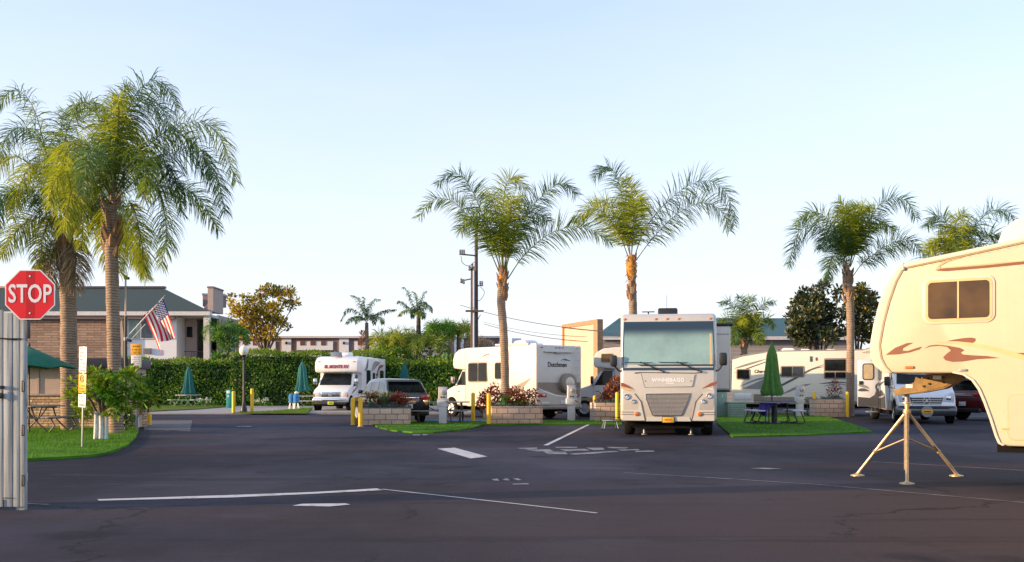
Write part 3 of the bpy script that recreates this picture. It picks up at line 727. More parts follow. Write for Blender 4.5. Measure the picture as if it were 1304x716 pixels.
# --- big flat-fronted coach
def build_coach():
    L = 9.0; f = Vector((-.150, -.989, 0)).normalized(); front = Vector((gx(851, 26.4), 26.4, 0))
    t = thing('motor_coach', 'large silver beige flat-fronted motor coach with a teal sunshade across its windscreen', 'motorhome', front - f * L, fwd_rz(f))
    hw = 1.285
    def xf(z):
        pr = [(.39, L - .02), (1.0, L + .02), (1.85, L - .02), (3.12, L - .24), (3.32, L - .5)]
        for (z0, x0), (z1, x1) in zip(pr, pr[1:]):
            if z <= z1: return x0 + (x1 - x0) * (z - z0) / (z1 - z0)
        return pr[-1][1]
    b = MB()
    b.prism([(0, .39), (0, 3.26), (.15, 3.32), (L - .75, 3.34), (L - .45, 3.32), (L - .27, 3.22), (L - .24, 3.12), (L - .02, 1.85), (L + .02, 1.0), (L - .02, .39)], 'y', -hw, hw, 'silver', .12, 5)
    def fp(pts, m, off=.006, mb=None):
        """plate on the front face from (y,z) points"""
        (mb or b).plate([(xf(z) + off - .02, y, z) for y, z in pts], (.02, 0, 0), m)
    Z = lambda zy: (658 - zy) / 179.5; Yc = lambda zx: (zx - 459) / 179.5
    Q = lambda pts: [(Yc(a), Z(c)) for a, c in pts]
    # moulded panels of the nose
    fp(Q([(243, 432), (300, 452), (330, 490), (350, 583), (243, 583)]), 'silver2', .010)
    fp(Q([(677, 432), (620, 452), (588, 490), (568, 583), (677, 583)]), 'silver2', .010)
    fp(Q([(352, 586), (566, 586), (560, 566), (358, 566)]), 'silver2', .012)
    for pts in ([(300, 452), (330, 490), (350, 583), (346, 583), (326, 491), (297, 455)], [(620, 452), (588, 490), (568, 583), (572, 583), (592, 491), (623, 455)],
                [(296, 350), (300, 356), (330, 352), (585, 356), (612, 352), (618, 348), (585, 352), (330, 348)]):
        fp(Q(pts), 'seam', .013)
    fp(Q([(328, 356), (585, 360), (572, 418), (345, 422)]), 'silver', .016)
    for a, c_ in (((328, 356), (345, 422)), ((345, 422), (572, 418)), ((585, 360), (572, 418))):
        dx = 2.2; fp(Q([a, c_, (c_[0] + dx, c_[1] + dx), (a[0] + dx, a[1])]), 'seam', .019)
    for zx in (350, 566): b.lathe([(.014, 0), (.014, .012), (.0, .014)], (xf(Z(392)) + .012, Yc(zx), Z(392)), 'black', 10, 'x')
    for pts, m in (([(232, 398), (262, 410), (297, 433), (262, 424), (232, 416)], 'red_brown'), ([(690, 392), (660, 402), (618, 428), (660, 416), (690, 408)], 'red_brown'), ([(232, 416), (270, 428), (300, 440), (262, 438), (232, 428)], 'tan_vinyl')):
        fp(Q(pts), m, .012)
    for zy in (541, 552):
        fp(Q([(232, zy), (292, zy), (292, zy + 2.5), (232, zy + 2.5)]), 'seam', .014); fp(Q([(622, zy), (686, zy), (686, zy + 2.5), (622, zy + 2.5)]), 'seam', .014)
    Mx = Matrix.Translation(Vector((xf(Z(387)) - .002, 0, Z(388)))) @ Matrix(((0, 0, 1, 0), (1, 0, 0, 0), (0, 1, 0, 0), (0, 0, 0, 1)))
    b.text('WINNEBAGO', .125, 'white_vinyl', Mx, 0, .026, 1.15, .006, 1.02)
    b.box((xf(Z(402)) + .016, .05, Z(403)), (.012, .22, .018), 'white_vinyl')
    for s in (-1, 1):   # flank stripes
        sp(b, [(0, .55), (L - .3, .55), (L - .3, .75), (0, .75)], s, hw, 'taupe'); sp(b, [(0, 1.15), (L - .4, 1.3), (L - .4, 1.36), (0, 1.25)], s, hw, 'red_brown')
        sp(b, [(L - .9, .45), (L - .89, .45), (L - .89, 3.2), (L - .9, 3.2)], s, hw, 'seam')
    b.build('body', t)
    c = MB(); c.box((L - 1.0, 0, .33), (1.4, 2.2, .16), 'under'); c.box((L * .5, 0, .30), (L - .6, 1.9, .20), 'under')
    c.cyl((L - 1.15, -1.0, .45), (L - 1.15, 1.0, .45), .09, 'under'); c.build('chassis', t)
    for y in (-.65, .62):
        j = MB(); j.cyl((L - .5, y, .40), (L - .5, y, .05), .030, 'grey_metal', n=10); j.lathe([(.08, 0), (.08, .015), (.02, .02)], (L - .5, y, .02), 'grey_metal', 14); j.build('levelling_jack', t)
    g = MB()   # windscreen: frame band, teal sunshade seen through it
    fp([(-1.215, 1.77), (1.215, 1.77), (1.225, 2.3), (1.20, 3.10), (-1.20, 3.10), (-1.225, 2.3)], 'shade_band', .008, g); w = g.build('windscreen', t)
    g = MB(); fp([(-1.19, 1.93), (1.19, 1.93), (1.195, 2.3), (1.17, 3.06), (-1.17, 3.06), (-1.195, 2.3)], 'shade_teal', .012, g)
    fp([(1.10, 1.93), (1.16, 1.93), (1.15, 2.76), (1.10, 2.76)], 'tan_vinyl', .015, g); g.build('sunshade', w)
    for (x0, x1, ax, ay, bx, by) in ((250, 385, 325, 299, 437, 348), (412, 552, 500, 299, 615, 348)):
        m = MB(); o = .05
        m.tube([(xf(Z(300)) + o, Yc(x0), Z(301)), (xf(Z(300)) + o, Yc(x1), Z(303))], .009, 'black', 6)
        m.tube([(xf(Z(ay)) + o + .01, Yc(ax), Z(ay)), (xf(Z(by)) + o, Yc(bx), Z(by))], .014, 'black', 6); m.lathe([(.03, -.05), (.03, .06), (.01, .07)], (xf(Z(by)), Yc(bx), Z(by)), 'black', 10, 'x')
        m.build('wiper', t)
    g = MB(); fp(Q([(350, 453), (566, 450), (560, 478), (527, 556), (517, 561), (392, 563), (381, 557), (352, 480)]), 'chrome', .018, g)
    fp(Q([(355, 457), (561, 454), (555, 478), (523, 553), (515, 557), (394, 559), (385, 554), (357, 480)]), 'grille', .024, g)
    for k in range(1, 10):
        t0 = k / 10; zx0 = 355 + 206 * t0; zx1 = 385 + 138 * t0; fp(Q([(zx0, 457), (zx0 + 2, 457), (zx1 + 2, 555), (zx1, 555)]), 'grey_metal', .028, g)
    g.build('grille', t)
    for zx, zy, r in ((261, 468, .070), (291, 491, .052), (653, 464, .070), (625, 490, .052)):
        m = MB(); x = xf(Z(zy)); m.lathe([(r * 1.12, -.01), (r * 1.12, .02), (r, .028), (r * .9, .012), (r * .5, .006), (.0, .004)], (x, Yc(zx), Z(zy)), 'chrome', 22, 'x')
        m.lathe([(r * .55, .004), (r * .4, .03), (.0, .036)], (x, Yc(zx), Z(zy)), 'clearlens', 16, 'x'); m.build('headlight', t)
    for zx in (308, 608):
        m = MB(); m.lathe([(.062, -.01), (.062, .02), (.045, .035), (0, .04)], (xf(Z(551)), Yc(zx), Z(551)), 'amber', 20, 'x'); m.build('turn_signal', t)
    for zx in (249, 400, 454, 510, 661):
        m = MB(); m.lathe([(.042, -.03), (.042, .02), (.03, .034), (0, .04)], (xf(Z(91)) + .012, Yc(zx), Z(91)), 'amber', 14, 'x'); m.build('marker_light', t)
    for s, zx0, zx1, zy0, zy1, ex, ey in ((-1, 180, 214, 266, 322, 234, 346), (1, 700, 737, 256, 318, 690, 344)):
        m = MB(); yc = (Yc(zx0) + Yc(zx1)) / 2; zc = (Z(zy0) + Z(zy1)) / 2
        m.box((L + .02, yc, zc), (.16, abs(Yc(zx1) - Yc(zx0)), abs(Z(zy1) - Z(zy0))), 'black', .05)
        m.tube([(L - .15, s * 1.25, Z(ey)), (L - .02, s * 1.32, Z(ey) + .02), (L + .02, yc, zc - .12)], .026, 'black', 8); o = m.build('mirror', t)
        m = MB(); m.box((L - .064, yc, zc), (.01, .15, .26), 'alu', .004); m.build('mirror_glass', o)
    m = MB(); x = xf(Z(580)) + .03; m.box((x, Yc(459), Z(579)), (.03, .33, .17), 'black', .01); m.box((x + .014, Yc(459), Z(579)), (.012, .30, .145), 'plate_yel', .008)
    m.box((x + .020, Yc(459), Z(579)), (.003, .19, .05), 'amber')
    m.build('number_plate', t)
    for s in (-1, 1): wheel(t, L - .95, s * 1.06, .46, .30, s); wheel(t, 2.4, s * 1.02, .46, .42, s)
    # slide-out on the left flank (picture right)
    s_ = MB(); s_.box((L - 3.9, hw + .22, 2.16), (3.4, .56, 1.86), 'silver', .03); s_.box((L - 3.9, hw + .25, 3.13), (3.5, .66, .07), 'black', .02)
    for x in (L - 2.19,): s_.prism([(hw + .02, 1.28), (hw + .02, 3.05), (hw + .46, 3.05), (hw + .46, 1.28)], 'x', x, x + .006, 'silver2')
    s_.box((L - 2.185, hw + .25, 2.85), (.02, .42, .012), 'seam'); s_.box((L - 3.9, hw + .25, 1.20), (3.4, .5, .05), 'black')
    s_.build('slide_out', t)
    window(t, L - 3.9, 2.3, 1.6, .7, 1, hw + .50)
    m = MB(); m.prism([(L - 2.1, 3.33), (L - 2.0, 3.55), (L - 1.35, 3.56), (L - 1.2, 3.34)], 'y', -.28, .27, 'black', .05); m.build('air_conditioner', t)
    m = MB(); m.cyl((L - 1.6, -.55, 3.32), (L - 1.6, -.55, 3.46), .02, 'black', n=8); m.box((L - 1.6, -.55, 3.47), (.10, .36, .025), 'black', .008); m.cyl((L - 1.7, -.03, 3.5), (L - 1.7, -.03, 3.95), .006, 'wire', n=5); m.build('aerial', t)
    return t

# --- cream fifth-wheel trailer on the right
def build_fifth_wheel():
    d = Vector((.834, -.551, 0)); S0 = Vector((4.99, 13.05, 0)); n_out = Vector((-.551, -.834, 0)); W = 2.4
    t = thing('fifth_wheel_trailer', 'big cream fifth-wheel trailer with a raised nose and brown swooshes, at the right edge', 'trailer', S0, math.atan2(d.y, d.x))
    # local x runs to the rear (picture right), local y into the body, camera-side wall at y=0
    def U(px, py, off=0.0):
        k = (px - CX) / F; o = S0 + n_out * off
        tt = (k * o.y - o.x) / (d.x - k * d.y); Yy = o.y + d.y * tt
        return (tt, CH + (HZ - py) / F * Yy)
    UU = lambda pts: [U(*p) for p in pts]
    def wp(mb, pts, m, th=.004, bev=0.0): mb.prism(pts, 'y', .012, -th, m, bev, 2)
    R0 = U(1147, 335); nose = UU([(1145, 342), (1131, 362), (1121, 388), (1114, 416), (1110, 440), (1111, 456), (1116, 466), (1127, 475)])
    goose = UU([(1160, 475), (1212, 475), (1226, 478), (1237, 485), (1245, 496), (1252, 512), (1260, 534), (1267, 556), (1271, 565), (1277, 568)])
    zb = goose[-1][1]
    xr = U(1304, 303)
    roof = [(8.6, xr[1] + .15), (3.6, xr[1] + .20), (2.6, xr[1] + .16), (xr[0], xr[1]), (U(1225, 319)), R0]
    # seam curve of the front cap
    seam = UU([(1152, 339), (1141, 359), (1132, 385), (1125, 412), (1120, 440), (1122, 456), (1127, 466), (1135, 475)])
    body = seam + goose[1:] + [(8.6, zb - .02)] + roof[:-1] + [U(1152, 334)]
    b = MB(); b.prism(body, 'y', .0, W, 'cream', .03, 3)
    # roof edge rail, seam, swooshes
    rl = [U(1152, 336), U(1225, 320.5), xr, (2.6, xr[1] + .15)]
    wp(b, [(x, z) for x, z in rl] + [(x, z - .055) for x, z in rl[::-1]], 'cream_light', .035, .01)
    wp(b, [(x, z - .056) for x, z in rl] + [(x, z - .066) for x, z in rl[::-1]], 'cream_line', .02)
    wp(b, seam + [(x + .012, z) for x, z in seam[::-1]], 'cream_line', .010)
    wp(b, UU([(1192, 345), (1198, 342.5), (1260, 337.5), (1310, 332.5), (1310, 336), (1260, 341), (1205, 345.5)]), 'brown_vinyl', .005)
    wp(b, UU([(1191, 344), (1195, 338), (1205, 331), (1225, 326), (1238, 322), (1241, 318), (1240, 321), (1230, 326.5), (1207, 333.5), (1197, 339), (1198, 342)]), 'cream_line', .008)
    wp(b, UU([(1198, 341), (1240, 337), (1310, 331), (1310, 332.5), (1240, 338.3), (1198, 342.3)]), 'tan_vinyl', .007)
    wp(b, UU([(1128, 452), (1140, 443), (1155, 437), (1163, 436.5), (1157, 439.5), (1150, 443.5), (1149, 446.5), (1156, 447), (1168, 443), (1174, 441.5), (1171, 445), (1158, 449), (1143, 451.5)]), 'brown_vinyl', .005)
    wp(b, UU([(1177, 444), (1184, 441.5), (1196, 440.5), (1206, 442), (1211, 446.5), (1205, 451), (1201, 455), (1204, 459), (1213, 461), (1226, 460.5), (1245, 457.5), (1273, 456), (1258, 453.5), (1238, 452.5), (1226, 451.5), (1223, 449), (1228, 446), (1222, 443), (1208, 440.5), (1194, 439), (1184, 440)]), 'brown_vinyl', .005)
    wp(b, UU([(1206, 434.5), (1215, 432.5), (1228, 430.5), (1237, 430), (1242, 431), (1242, 434), (1238, 437.5), (1228, 437), (1215, 435.5)]), 'brown_vinyl', .005)
    wp(b, UU([(1195, 436), (1215, 437.5), (1240, 441), (1270, 448), (1310, 460), (1310, 454), (1275, 444), (1245, 437.5), (1218, 434.8), (1200, 435)]), 'tan_vinyl', .008)
    wp(b, UU([(1285, 449.5), (1310, 449.5), (1310, 453), (1294, 452)]), 'brown_vinyl', .005)
    for pts in ([(1276, 545), (1285, 545), (1285, 547), (1276, 547)],): wp(b, UU(pts), 'cream_line', .015)
    # gooseneck edge piping
    gz = goose[1:]; wp(b, gz + [(x + .03, z + .015) for x, z in gz[::-1]], 'cream_light', .02, .006)
    b.build('body', t)
    c = MB()   # bulging front cap
    capo = [(x - .02, z) for x, z in nose]; cp = [U(1150, 334)] + capo + [(seam[-1][0] - .01, seam[-1][1])] + [(x - .004, z) for x, z in seam[::-1]]
    c.prism(cp, 'y', -.012, W + .012, 'cream_light', .02, 3); c.build('front_cap', t)
    # window with cream surround and two sliding panes
    cx, cz = U(1220.5, 382); w_ = U(1260, 382)[0] - U(1182, 382)[0]; h_ = U(1220, 358.5)[1] - U(1220, 405.5)[1]
    o = MB(); wp(o, rr(cx, cz, w_ + .13, h_ + .13, .11, 8), 'cream_light', .014, .005); wp(o, rr(cx, cz, w_ + .07, h_ + .07, .08, 8), 'tan_vinyl', .018); wn = o.build('window', t)
    o = MB(); wp(o, rr(cx, cz, w_, h_, .05, 8), 'glass_warm', .022); o.build('pane', wn)
    o = MB(); wp(o, [(cx - .010, cz - h_ / 2), (cx + .010, cz - h_ / 2), (cx + .010, cz + h_ / 2), (cx - .010, cz + h_ / 2)], 'tan_vinyl', .03)
    o.build('mullion', wn)
    # storage door
    a0 = U(1283, 502); a1 = U(1283, 561); o = MB()
    hh = a0[1] - a1[1]; wp(o, rr(a0[0] + .55, (a0[1] + a1[1]) / 2, 1.1, hh, .09, 8), 'cream_line', .006); wp(o, rr(a0[0] + .55, (a0[1] + a1[1]) / 2, 1.076, hh - .024, .085, 8), 'cream', .010); o.build('storage_door', t)
    for px, m in ((1158, 'redlens'), (1226, 'grey_metal')):
        o = MB(); q = U(px, 468 if m == 'redlens' else 471.5); wp(o, rr(q[0], q[1], .115 if m == 'redlens' else .10, .038 if m == 'redlens' else .03, .015), 'amber' if m == 'redlens' else m, .022, .006); o.build('marker_light' if m == 'redlens' else 'light_bracket', t)
    q = U(1149, 342); o = MB(); o.box((q[0] + .02, -.02, q[1]), (.035, .03, .06), 'grey_metal', .006); o.build('cap_latch', t)
    for (xa_, za_, xb_, zb_) in ((1160, 339, 1304, 309),):
        o = MB()
        for k in range(13):
            q0 = U(xa_ + (xb_ - xa_) * k / 12, za_ + (zb_ - za_) * k / 12); o.lathe([(.006, 0), (.004, -.004), (0, -.005)], (q0[0], -.036, q0[1] - .02), 'grey_metal', 6, 'y')
        o.build('trim_screws', t)['kind'] = 'stuff'
    # roof air conditioner shroud
    q = U(1285, 305); o = MB(); o.prism([(q[0] - .20, q[1] - .05), (q[0] - .12, q[1] + .18), (q[0] + .02, q[1] + .30), (q[0] + .75, q[1] + .42), (q[0] + .95, q[1] + .05)], 'y', .35, 1.05, 'offwhite', .04); o.build('air_conditioner', t)
    # dark belly under the nose, wheels far back
    o = MB(); o.box((2.9, W / 2, zb - .02), (3.2, W - .3, .14), 'under'); o.box((6.6, W / 2, zb - .1), (3.8, W - .4, .18), 'under'); o.build('chassis', t)
    for x in (5.6, 6.5): wheel(t, x, .12, .36, .22, -1); wheel(t, x, W - .12, .36, .22, 1)
    # king-pin box: plate-steel arm sloping down and forward on the centreline
    C0 = S0 - n_out * (W / 2)
    def V(px, py):
        k = (px - CX) / F; tt = (k * C0.y - C0.x) / (d.x - k * d.y); Yy = C0.y + d.y * tt
        return (tt, CH + (HZ - py) / F * Yy)
    VV = lambda pts: [V(*p) for p in pts]
    o = MB(); y0 = W / 2
    for s in (-1, 1):
        yy = y0 + s * .20
        o.prism(VV([(1143, 497), (1168, 487), (1170, 480), (1176, 483), (1184, 477), (1232, 474), (1226, 482), (1205, 493), (1178, 499), (1150, 503), (1142, 501)]), 'y', yy - .012, yy + .012, 'pinbox', .0)
    o.prism(VV([(1143, 500), (1178, 497), (1205, 491), (1226, 481), (1226, 484), (1205, 495), (1178, 500), (1145, 503.5)]), 'y', y0 - .20, y0 + .20, 'pinbox')
    o.prism(VV([(1184, 478), (1230, 475), (1226, 480), (1184, 483)]), 'y', y0 - .19, y0 + .19, 'pinbox')
    for px, py, w, h in ((1162, 492, .09, .05), (1197, 481, .11, .055)):
        q = V(px, py); o.box((q[0], y0 - .214, q[1]), (w, .006, h), 'white_vinyl', .002)
    for px, py in ((1180, 492), (1187, 489), (1205, 481), (1205, 487), (1186, 482)):
        q = V(px, py); o.lathe([(.016, -.02), (.016, .005)], (q[0], y0 - .21, q[1]), 'ink', 10, 'y')
    o.build('king_pin_box', t)
    q = V(1155, 503); o = MB(); o.cyl((q[0], y0, q[1] + .02), (q[0], y0, q[1] - .10), .035, 'grey_metal'); o.build('king_pin', t)
    ctr = C0 + d * q[0]
    return Vector((ctr.x, ctr.y, q[1] - .10))

def build_tripod(head):
    t = thing('tripod_stand', 'tan steel tripod stand holding up the nose of the cream trailer', 'jack stand', (head.x, head.y, 0))
    h = head.z
    b = MB(); b.lathe([(.035, .0), (.035, .04), (.075, .05), (.075, .065), (.03, .07)], (0, 0, h - .07), 'tripod', 20); b.cyl((0, 0, h - .42), (0, 0, h - .03), .030, 'tripod'); b.cyl((0, 0, h - .16), (0, 0, h - .11), .055, 'tripod')
    b.cyl((0, 0, h - .55), (0, 0, h - .4), .018, 'grey_metal'); b.build('screw_post', t)
    feet = [G(1092, 606), G(1218, 606.5), G(1155, 616.5)]; c = Vector((head.x, head.y, 0))
    for fpt in feet:
        p = fpt - c; p.z = 0; top = Vector((p.x * .05, p.y * .05, h - .18)); ft = Vector((p.x, p.y, .03)); mid = top.lerp(ft, .62)
        b = MB(); b.tube([top, ft], .022, 'tripod', 10); o = b.build('leg', t)
        b = MB(); b.lathe([(.10, 0), (.10, .012), (.03, .03), (.02, .05)], (p.x, p.y, .0), 'tripod', 20); b.build('foot', o)
        b = MB(); b.tube([mid, Vector((0, 0, h - .52))], .012, 'tripod', 8); u = (ft - top).normalized().cross(Vector((0, 0, 1))).normalized()
        b.tube([top + u * .03 + Vector((0, 0, -.04)), ft.lerp(mid, .45) + u * .028], .009, 'tripod', 6); b.box(mid, (.05, .05, .05), 'tripod', .01); b.build('brace', t)
    b = MB(); b.cyl((0, 0, h - .54), (0, 0, h - .49), .035, 'tripod'); b.build('collar', t)

# --- travel trailer with ribbed siding
def build_travel_trailer():
    d = Vector((.965, -.262, 0)).normalized()    # local x: picture right
    p0 = Vector((gx(933, 47.6), 47.6, 0)); W = 2.4; L = 7.6
    t = thing('travel_trailer', 'long cream ribbed travel trailer with grey swooshes behind the green umbrella table', 'trailer', p0, math.atan2(d.y, d.x))
    K = 26.7
    X = lambda px: (px - 933) / K * 1.0; Z = lambda py: CH + (HZ - 5.0 - py) / K
    def zz(px, py): return (X(px), Z(py) + X(px) * 0)
    def wp(mb, pts, m, th=.004, bev=0.0): mb.prism([zz(*p) for p in pts], 'y', .012, -th, m, bev, 2)
    b = MB()
    prof = [(-.02, .55), (-.04, 1.3), (0, 2.7), (.35, 2.83), (1.6, 3.04), (2.2, 3.06), (L, 3.10), (L, .55)]
    b.prism(prof, 'y', 0, W, 'ribbed', .035, 3)
    b.prism([(0, 2.68), (.35, 2.81), (1.6, 3.02), (2.2, 3.045), (L, 3.085), (L, 3.13), (2.2, 3.09), (1.6, 3.07), (.35, 2.87), (-.03, 2.73)], 'y', -.03, W + .03, 'grey_metal')
    # brown skirt
    b.prism([(1.35, .52), (3.9, .52), (3.9, .86), (1.35, .86)], 'y', .012, -.008, 'taupe'); b.prism([(3.9, .52), (L, .52), (L, .66), (3.9, .66)], 'y', .012, -.008, 'taupe'); b.prism([(0, .52), (1.35, .52), (1.35, .60), (0, .60)], 'y', .012, -.008, 'taupe')
    for path, w0, m in (([(935, 464), (955, 458), (975, 452)], .10, 'mid_vinyl'), ([(935, 470), (960, 461), (985, 452)], .05, 'dark_vinyl'), ([(942, 487), (965, 478), (985, 475), (975, 484), (965, 487)], .10, 'mid_vinyl'),
                        ([(946, 489), (985, 488), (1005, 480), (1030, 466), (1046, 462)], .10, 'dark_vinyl'), ([(995, 497), (1015, 488), (1030, 484)], .12, 'mid_vinyl'), ([(1040, 484), (1060, 482), (1078, 483)], .06, 'dark_vinyl'),
                        ([(1045, 487), (1062, 484), (1078, 487)], .05, 'mid_vinyl'), ([(1020, 470), (1034, 464), (1050, 458)], .05, 'mid_vinyl')):
        pts = ribbon([zz(*p) for p in path], w0 * 1.2, w0 * .8); b.prism(pts, 'y', .012, -.006 - .003 * (m == 'dark_vinyl'), m)
    b.prism([zz(*p) for p in ((946, 490), (978, 475), (972, 483), (985, 488), (975, 491))], 'y', .012, -.012, 'mid_vinyl')
    Mx = Matrix.Translation(Vector((X(971), -.006, Z(468)))) @ Matrix(((1, 0, 0, 0), (0, 0, -1, 0), (0, 1, 0, 0), (0, 0, 0, 1)))
    b.text('Cherokee', .22, 'ink', Mx, .25, .004, 1.0, .006, .95)
    b.build('body', t)
    def wnd(px0, px1, py0, py1, split=None, low=None):
        cx, cz = (X(px0) + X(px1)) / 2, (Z(py0) + Z(py1)) / 2; w, h = X(px1) - X(px0), Z(py0) - Z(py1)
        o = MB(); o.prism(rr(cx, cz, w, h, .08), 'y', .012, -.02, 'taupe', .005); wn = o.build('window', t)
        o = MB(); w -= .10; h -= .10
        if low:
            o.prism(rr(cx, cz + .16, w, h - .36, .04), 'y', .012, -.026, 'glass'); o.prism(rr(cx - w / 4 - .01, cz - h / 2 + .14, w / 2 - .03, .26, .03), 'y', .012, -.026, 'glass'); o.prism(rr(cx + w / 4 + .01, cz - h / 2 + .14, w / 2 - .03, .26, .03), 'y', .012, -.026, 'glass')
        elif split: o.prism(rr(cx - w / 4, cz, w / 2 - .03, h, .04), 'y', .012, -.026, 'glass'); o.prism(rr(cx + w / 4, cz, w / 2 - .03, h, .04), 'y', .012, -.026, 'glass_blue')
        else: o.prism(rr(cx, cz, w, h, .05), 'y', .012, -.026, 'glass')
        o.build('pane', wn)
    wnd(937.5, 955, 464.5, 478.5); wnd(992.5, 1022, 461, 475.5, True); wnd(1045.5, 1073, 451.5, 478, None, True)
    for px, w, m in ((1030, .11, 'dark_vinyl'), (1036.5, .08, 'brown_vinyl')):
        o = MB(); o.box((X(px), -.01, Z(452.5)), (w, .05, .26 if w > .1 else .16), m, .02); o.build('porch_light', t)
    o = MB(); o.box((X(946), -.01, Z(500)), (.76, .03, .32), 'white', .03); o.build('storage_door', t)
    o = MB(); o.box((X(966), -.01, Z(501.5)), (.50, .03, .36), 'taupe', .02); o.box((X(966), -.03, Z(499)), (.3, .02, .03), 'seam'); o.build('furnace_vent', t)
    o = MB(); o.box((L / 2, W / 2, .44), (L - .4, W - .3, .20), 'under'); o.box((.9, .2, .30), (.08, .08, .5), 'under'); o.box((3.3, .2, .28), (.08, .08, .5), 'under'); o.build('chassis', t)
    for x in (3.95, 4.75): wheel(t, x, .10, .34, .22, -1); wheel(t, x, W - .1, .34, .22, 1)
    dome_vent(t, 3.4, 1.1, 3.08); dome_vent(t, 4.6, 1.4, 3.08); ac_unit(t, 2.6, 1.2, 3.04, 'white', .7)

# --- silver van-based motorhome with its entry door open
def build_van_rv():
    f = Vector((-.2, -.98, 0)).normalized(); L = 7.0; front = Vector((gx(1180, 35.6), 35.6, 0))
    t = thing('van_motorhome', 'silver and graphite van-based motorhome with its entry door standing open, behind the cream trailer', 'motorhome', front - f * L, fwd_rz(f))
    hw = 1.12; top = 3.02; ov = L - 1.0
    b = MB()
    b.prism([(0, .48), (0, top), (ov - .9, top + .02), (ov - .3, top - .05), (ov - .02, top - .35), (ov + .06, top - .65), (ov - .05, top - .85), (ov - .8, top - .90), (ov - .95, .45)], 'y', -hw, hw, 'vanpaint', .08, 3)
    for s in (-1, 1):
        sp(b, [(0.02, .50), (ov - .95, .50), (ov - .95, 1.05), (ov - 1.6, 1.22), (ov - 2.6, 1.12), (0.02, 1.12)], s, hw, 'graphite', .004)
        sp(b, ribbon([(ov - 1.0, 1.55), (ov - 2.2, 1.42), (ov - 4.2, 1.25)], .12, .08), s, hw, 'dark_vinyl', .007)
        sp(b, ribbon([(ov - 1.0, 1.0), (ov - 2.2, .92), (ov - 4.2, .92)], .07, .07), s, hw, 'silver2', .007)
    b.box((ov * .45, 0, .38), (ov * .8, 1.9, .2), 'under'); b.build('body', t)
    c = MB(); ch = 1.0
    c.prism([(ov - 1.1, .45), (ov - 1.1, 2.14), (ov - .35, 2.16), (ov + .35, 1.42), (ov + .78, 1.16), (ov + .94, .98), (ov + 1.0, .62), (ov + .96, .36)], 'y', -ch, ch, 'vanpaint', .09, 4)
    for s in (-1, 1):
        sp(c, [(ov - 1.0, .45), (ov + .85, .45), (ov + .9, .68), (ov + .1, .80), (ov - 1.0, .86)], s, ch, 'graphite', .004); sp(c, disc(ov + .36, .44, .46, 24), s, ch, 'under', .007)
        sp(c, [(ov - .7, .6), (ov - .69, .6), (ov - .69, 1.9), (ov - .7, 1.9)], s, ch, 'seam', .006); sp(c, [(ov - .05, .8), (ov - .04, .8), (ov + .06, 1.36), (ov + .05, 1.36)], s, ch, 'seam', .006)
        sp(c, [(ov - .55, 1.18), (ov - .38, 1.18), (ov - .38, 1.14), (ov - .55, 1.14)], s, ch, 'black', .02)
    c.build('cab', t)
    o = MB(); n = Vector((.72, 0, .68)) * .02; o.plate([(ov - .31, -.80, 2.10), (ov - .31, .80, 2.10), (ov + .34, .92, 1.45), (ov + .34, -.92, 1.45)], n, 'glass'); o.build('windscreen', t)
    for s in (-1, 1):
        o = MB(); sp(o, [(ov - .62, 1.36), (ov - .62, 2.02), (ov - .36, 2.02), (ov + .16, 1.40)], s, ch, 'glass', .008); o.build('side_window', t)
        o = MB(); o.prism([(s * .50, .80), (s * .93, .76), (s * .965, 1.10), (s * .86, 1.14), (s * .60, 1.00)], 'x', ov + .70, ov + .985, 'clearlens', .03); o.box((ov + .985, s * .75, .93), (.02, .16, .14), 'chrome', .04); o.build('headlight', t)
        mirror(t, ov - .05, 1.18, 1.52, s, 'black')
    o = MB(); o.prism([(-.56, .96), (.56, .96), (.50, .68), (-.50, .68)], 'x', ov + .9, ov + 1.0, 'black', .02)
    for k in range(4): o.box((ov + 1.005, 0, .71 + k * .075), (.03, 1.05 - (3 - k) * .02, .030), 'chrome', .008)
    for a in (90, 210, 330):   # three-pointed star in a ring
        ca, sa = math.cos(R(a)), math.sin(R(a)); o.plate([(ov + 1.022, ca * .11, .83 + sa * .11), (ov + 1.022, -sa * .018, .83 + ca * .018), (ov + 1.022, sa * .018, .83 - ca * .018)], (.012, 0, 0), 'chrome')
    o.tube([(ov + 1.026, math.cos(2 * PI * k / 24) * .118, .83 + math.sin(2 * PI * k / 24) * .118) for k in range(25)], .010, 'chrome', 6)
    o.build('grille', t)
    o = MB(); o.prism([(ov + .3, .28), (ov + .3, .60), (ov + .96, .66), (ov + 1.08, .60), (ov + 1.10, .42), (ov + 1.0, .28)], 'y', -1.02, 1.02, 'graphite', .06, 3); o.box((ov + 1.10, 0, .58), (.03, 1.5, .07), 'black', .02); o.box((ov + 1.08, 0, .655), (.10, 1.9, .035), 'vanpaint', .015); o.build('bumper', t)
    o = MB(); o.lathe([(.21, 0), (.21, .03), (.20, .04)], (ov + 1.085, 0, .44), 'mid_vinyl', 24, 'x'); o.box((ov + 1.135, 0, .44), (.02, .36, .14), 'plate_yel', .01); o.box((ov + 1.146, 0, .44), (.004, .24, .05), 'redlens'); o.build('number_plate', t)
    o = MB(); o.box((ov + .62, 0, 1.275), (.04, .8, .02), 'black', .01, Matrix.Rotation(R(30), 4, 'Y')); o.build('bonnet_vent', t)
    for s in (-1, 1): wheel(t, ov + .36, s * .92, .36, .24, s, 'chrome'); wheel(t, 1.8, s * .98, .36, .30, s, 'chrome')
    window(t, ov - 2.2, 1.95, 1.0, .62, -1, hw, 'seam', 'glass'); ac_unit(t, 2.8, 0, top); dome_vent(t, 1.2, .3, top)
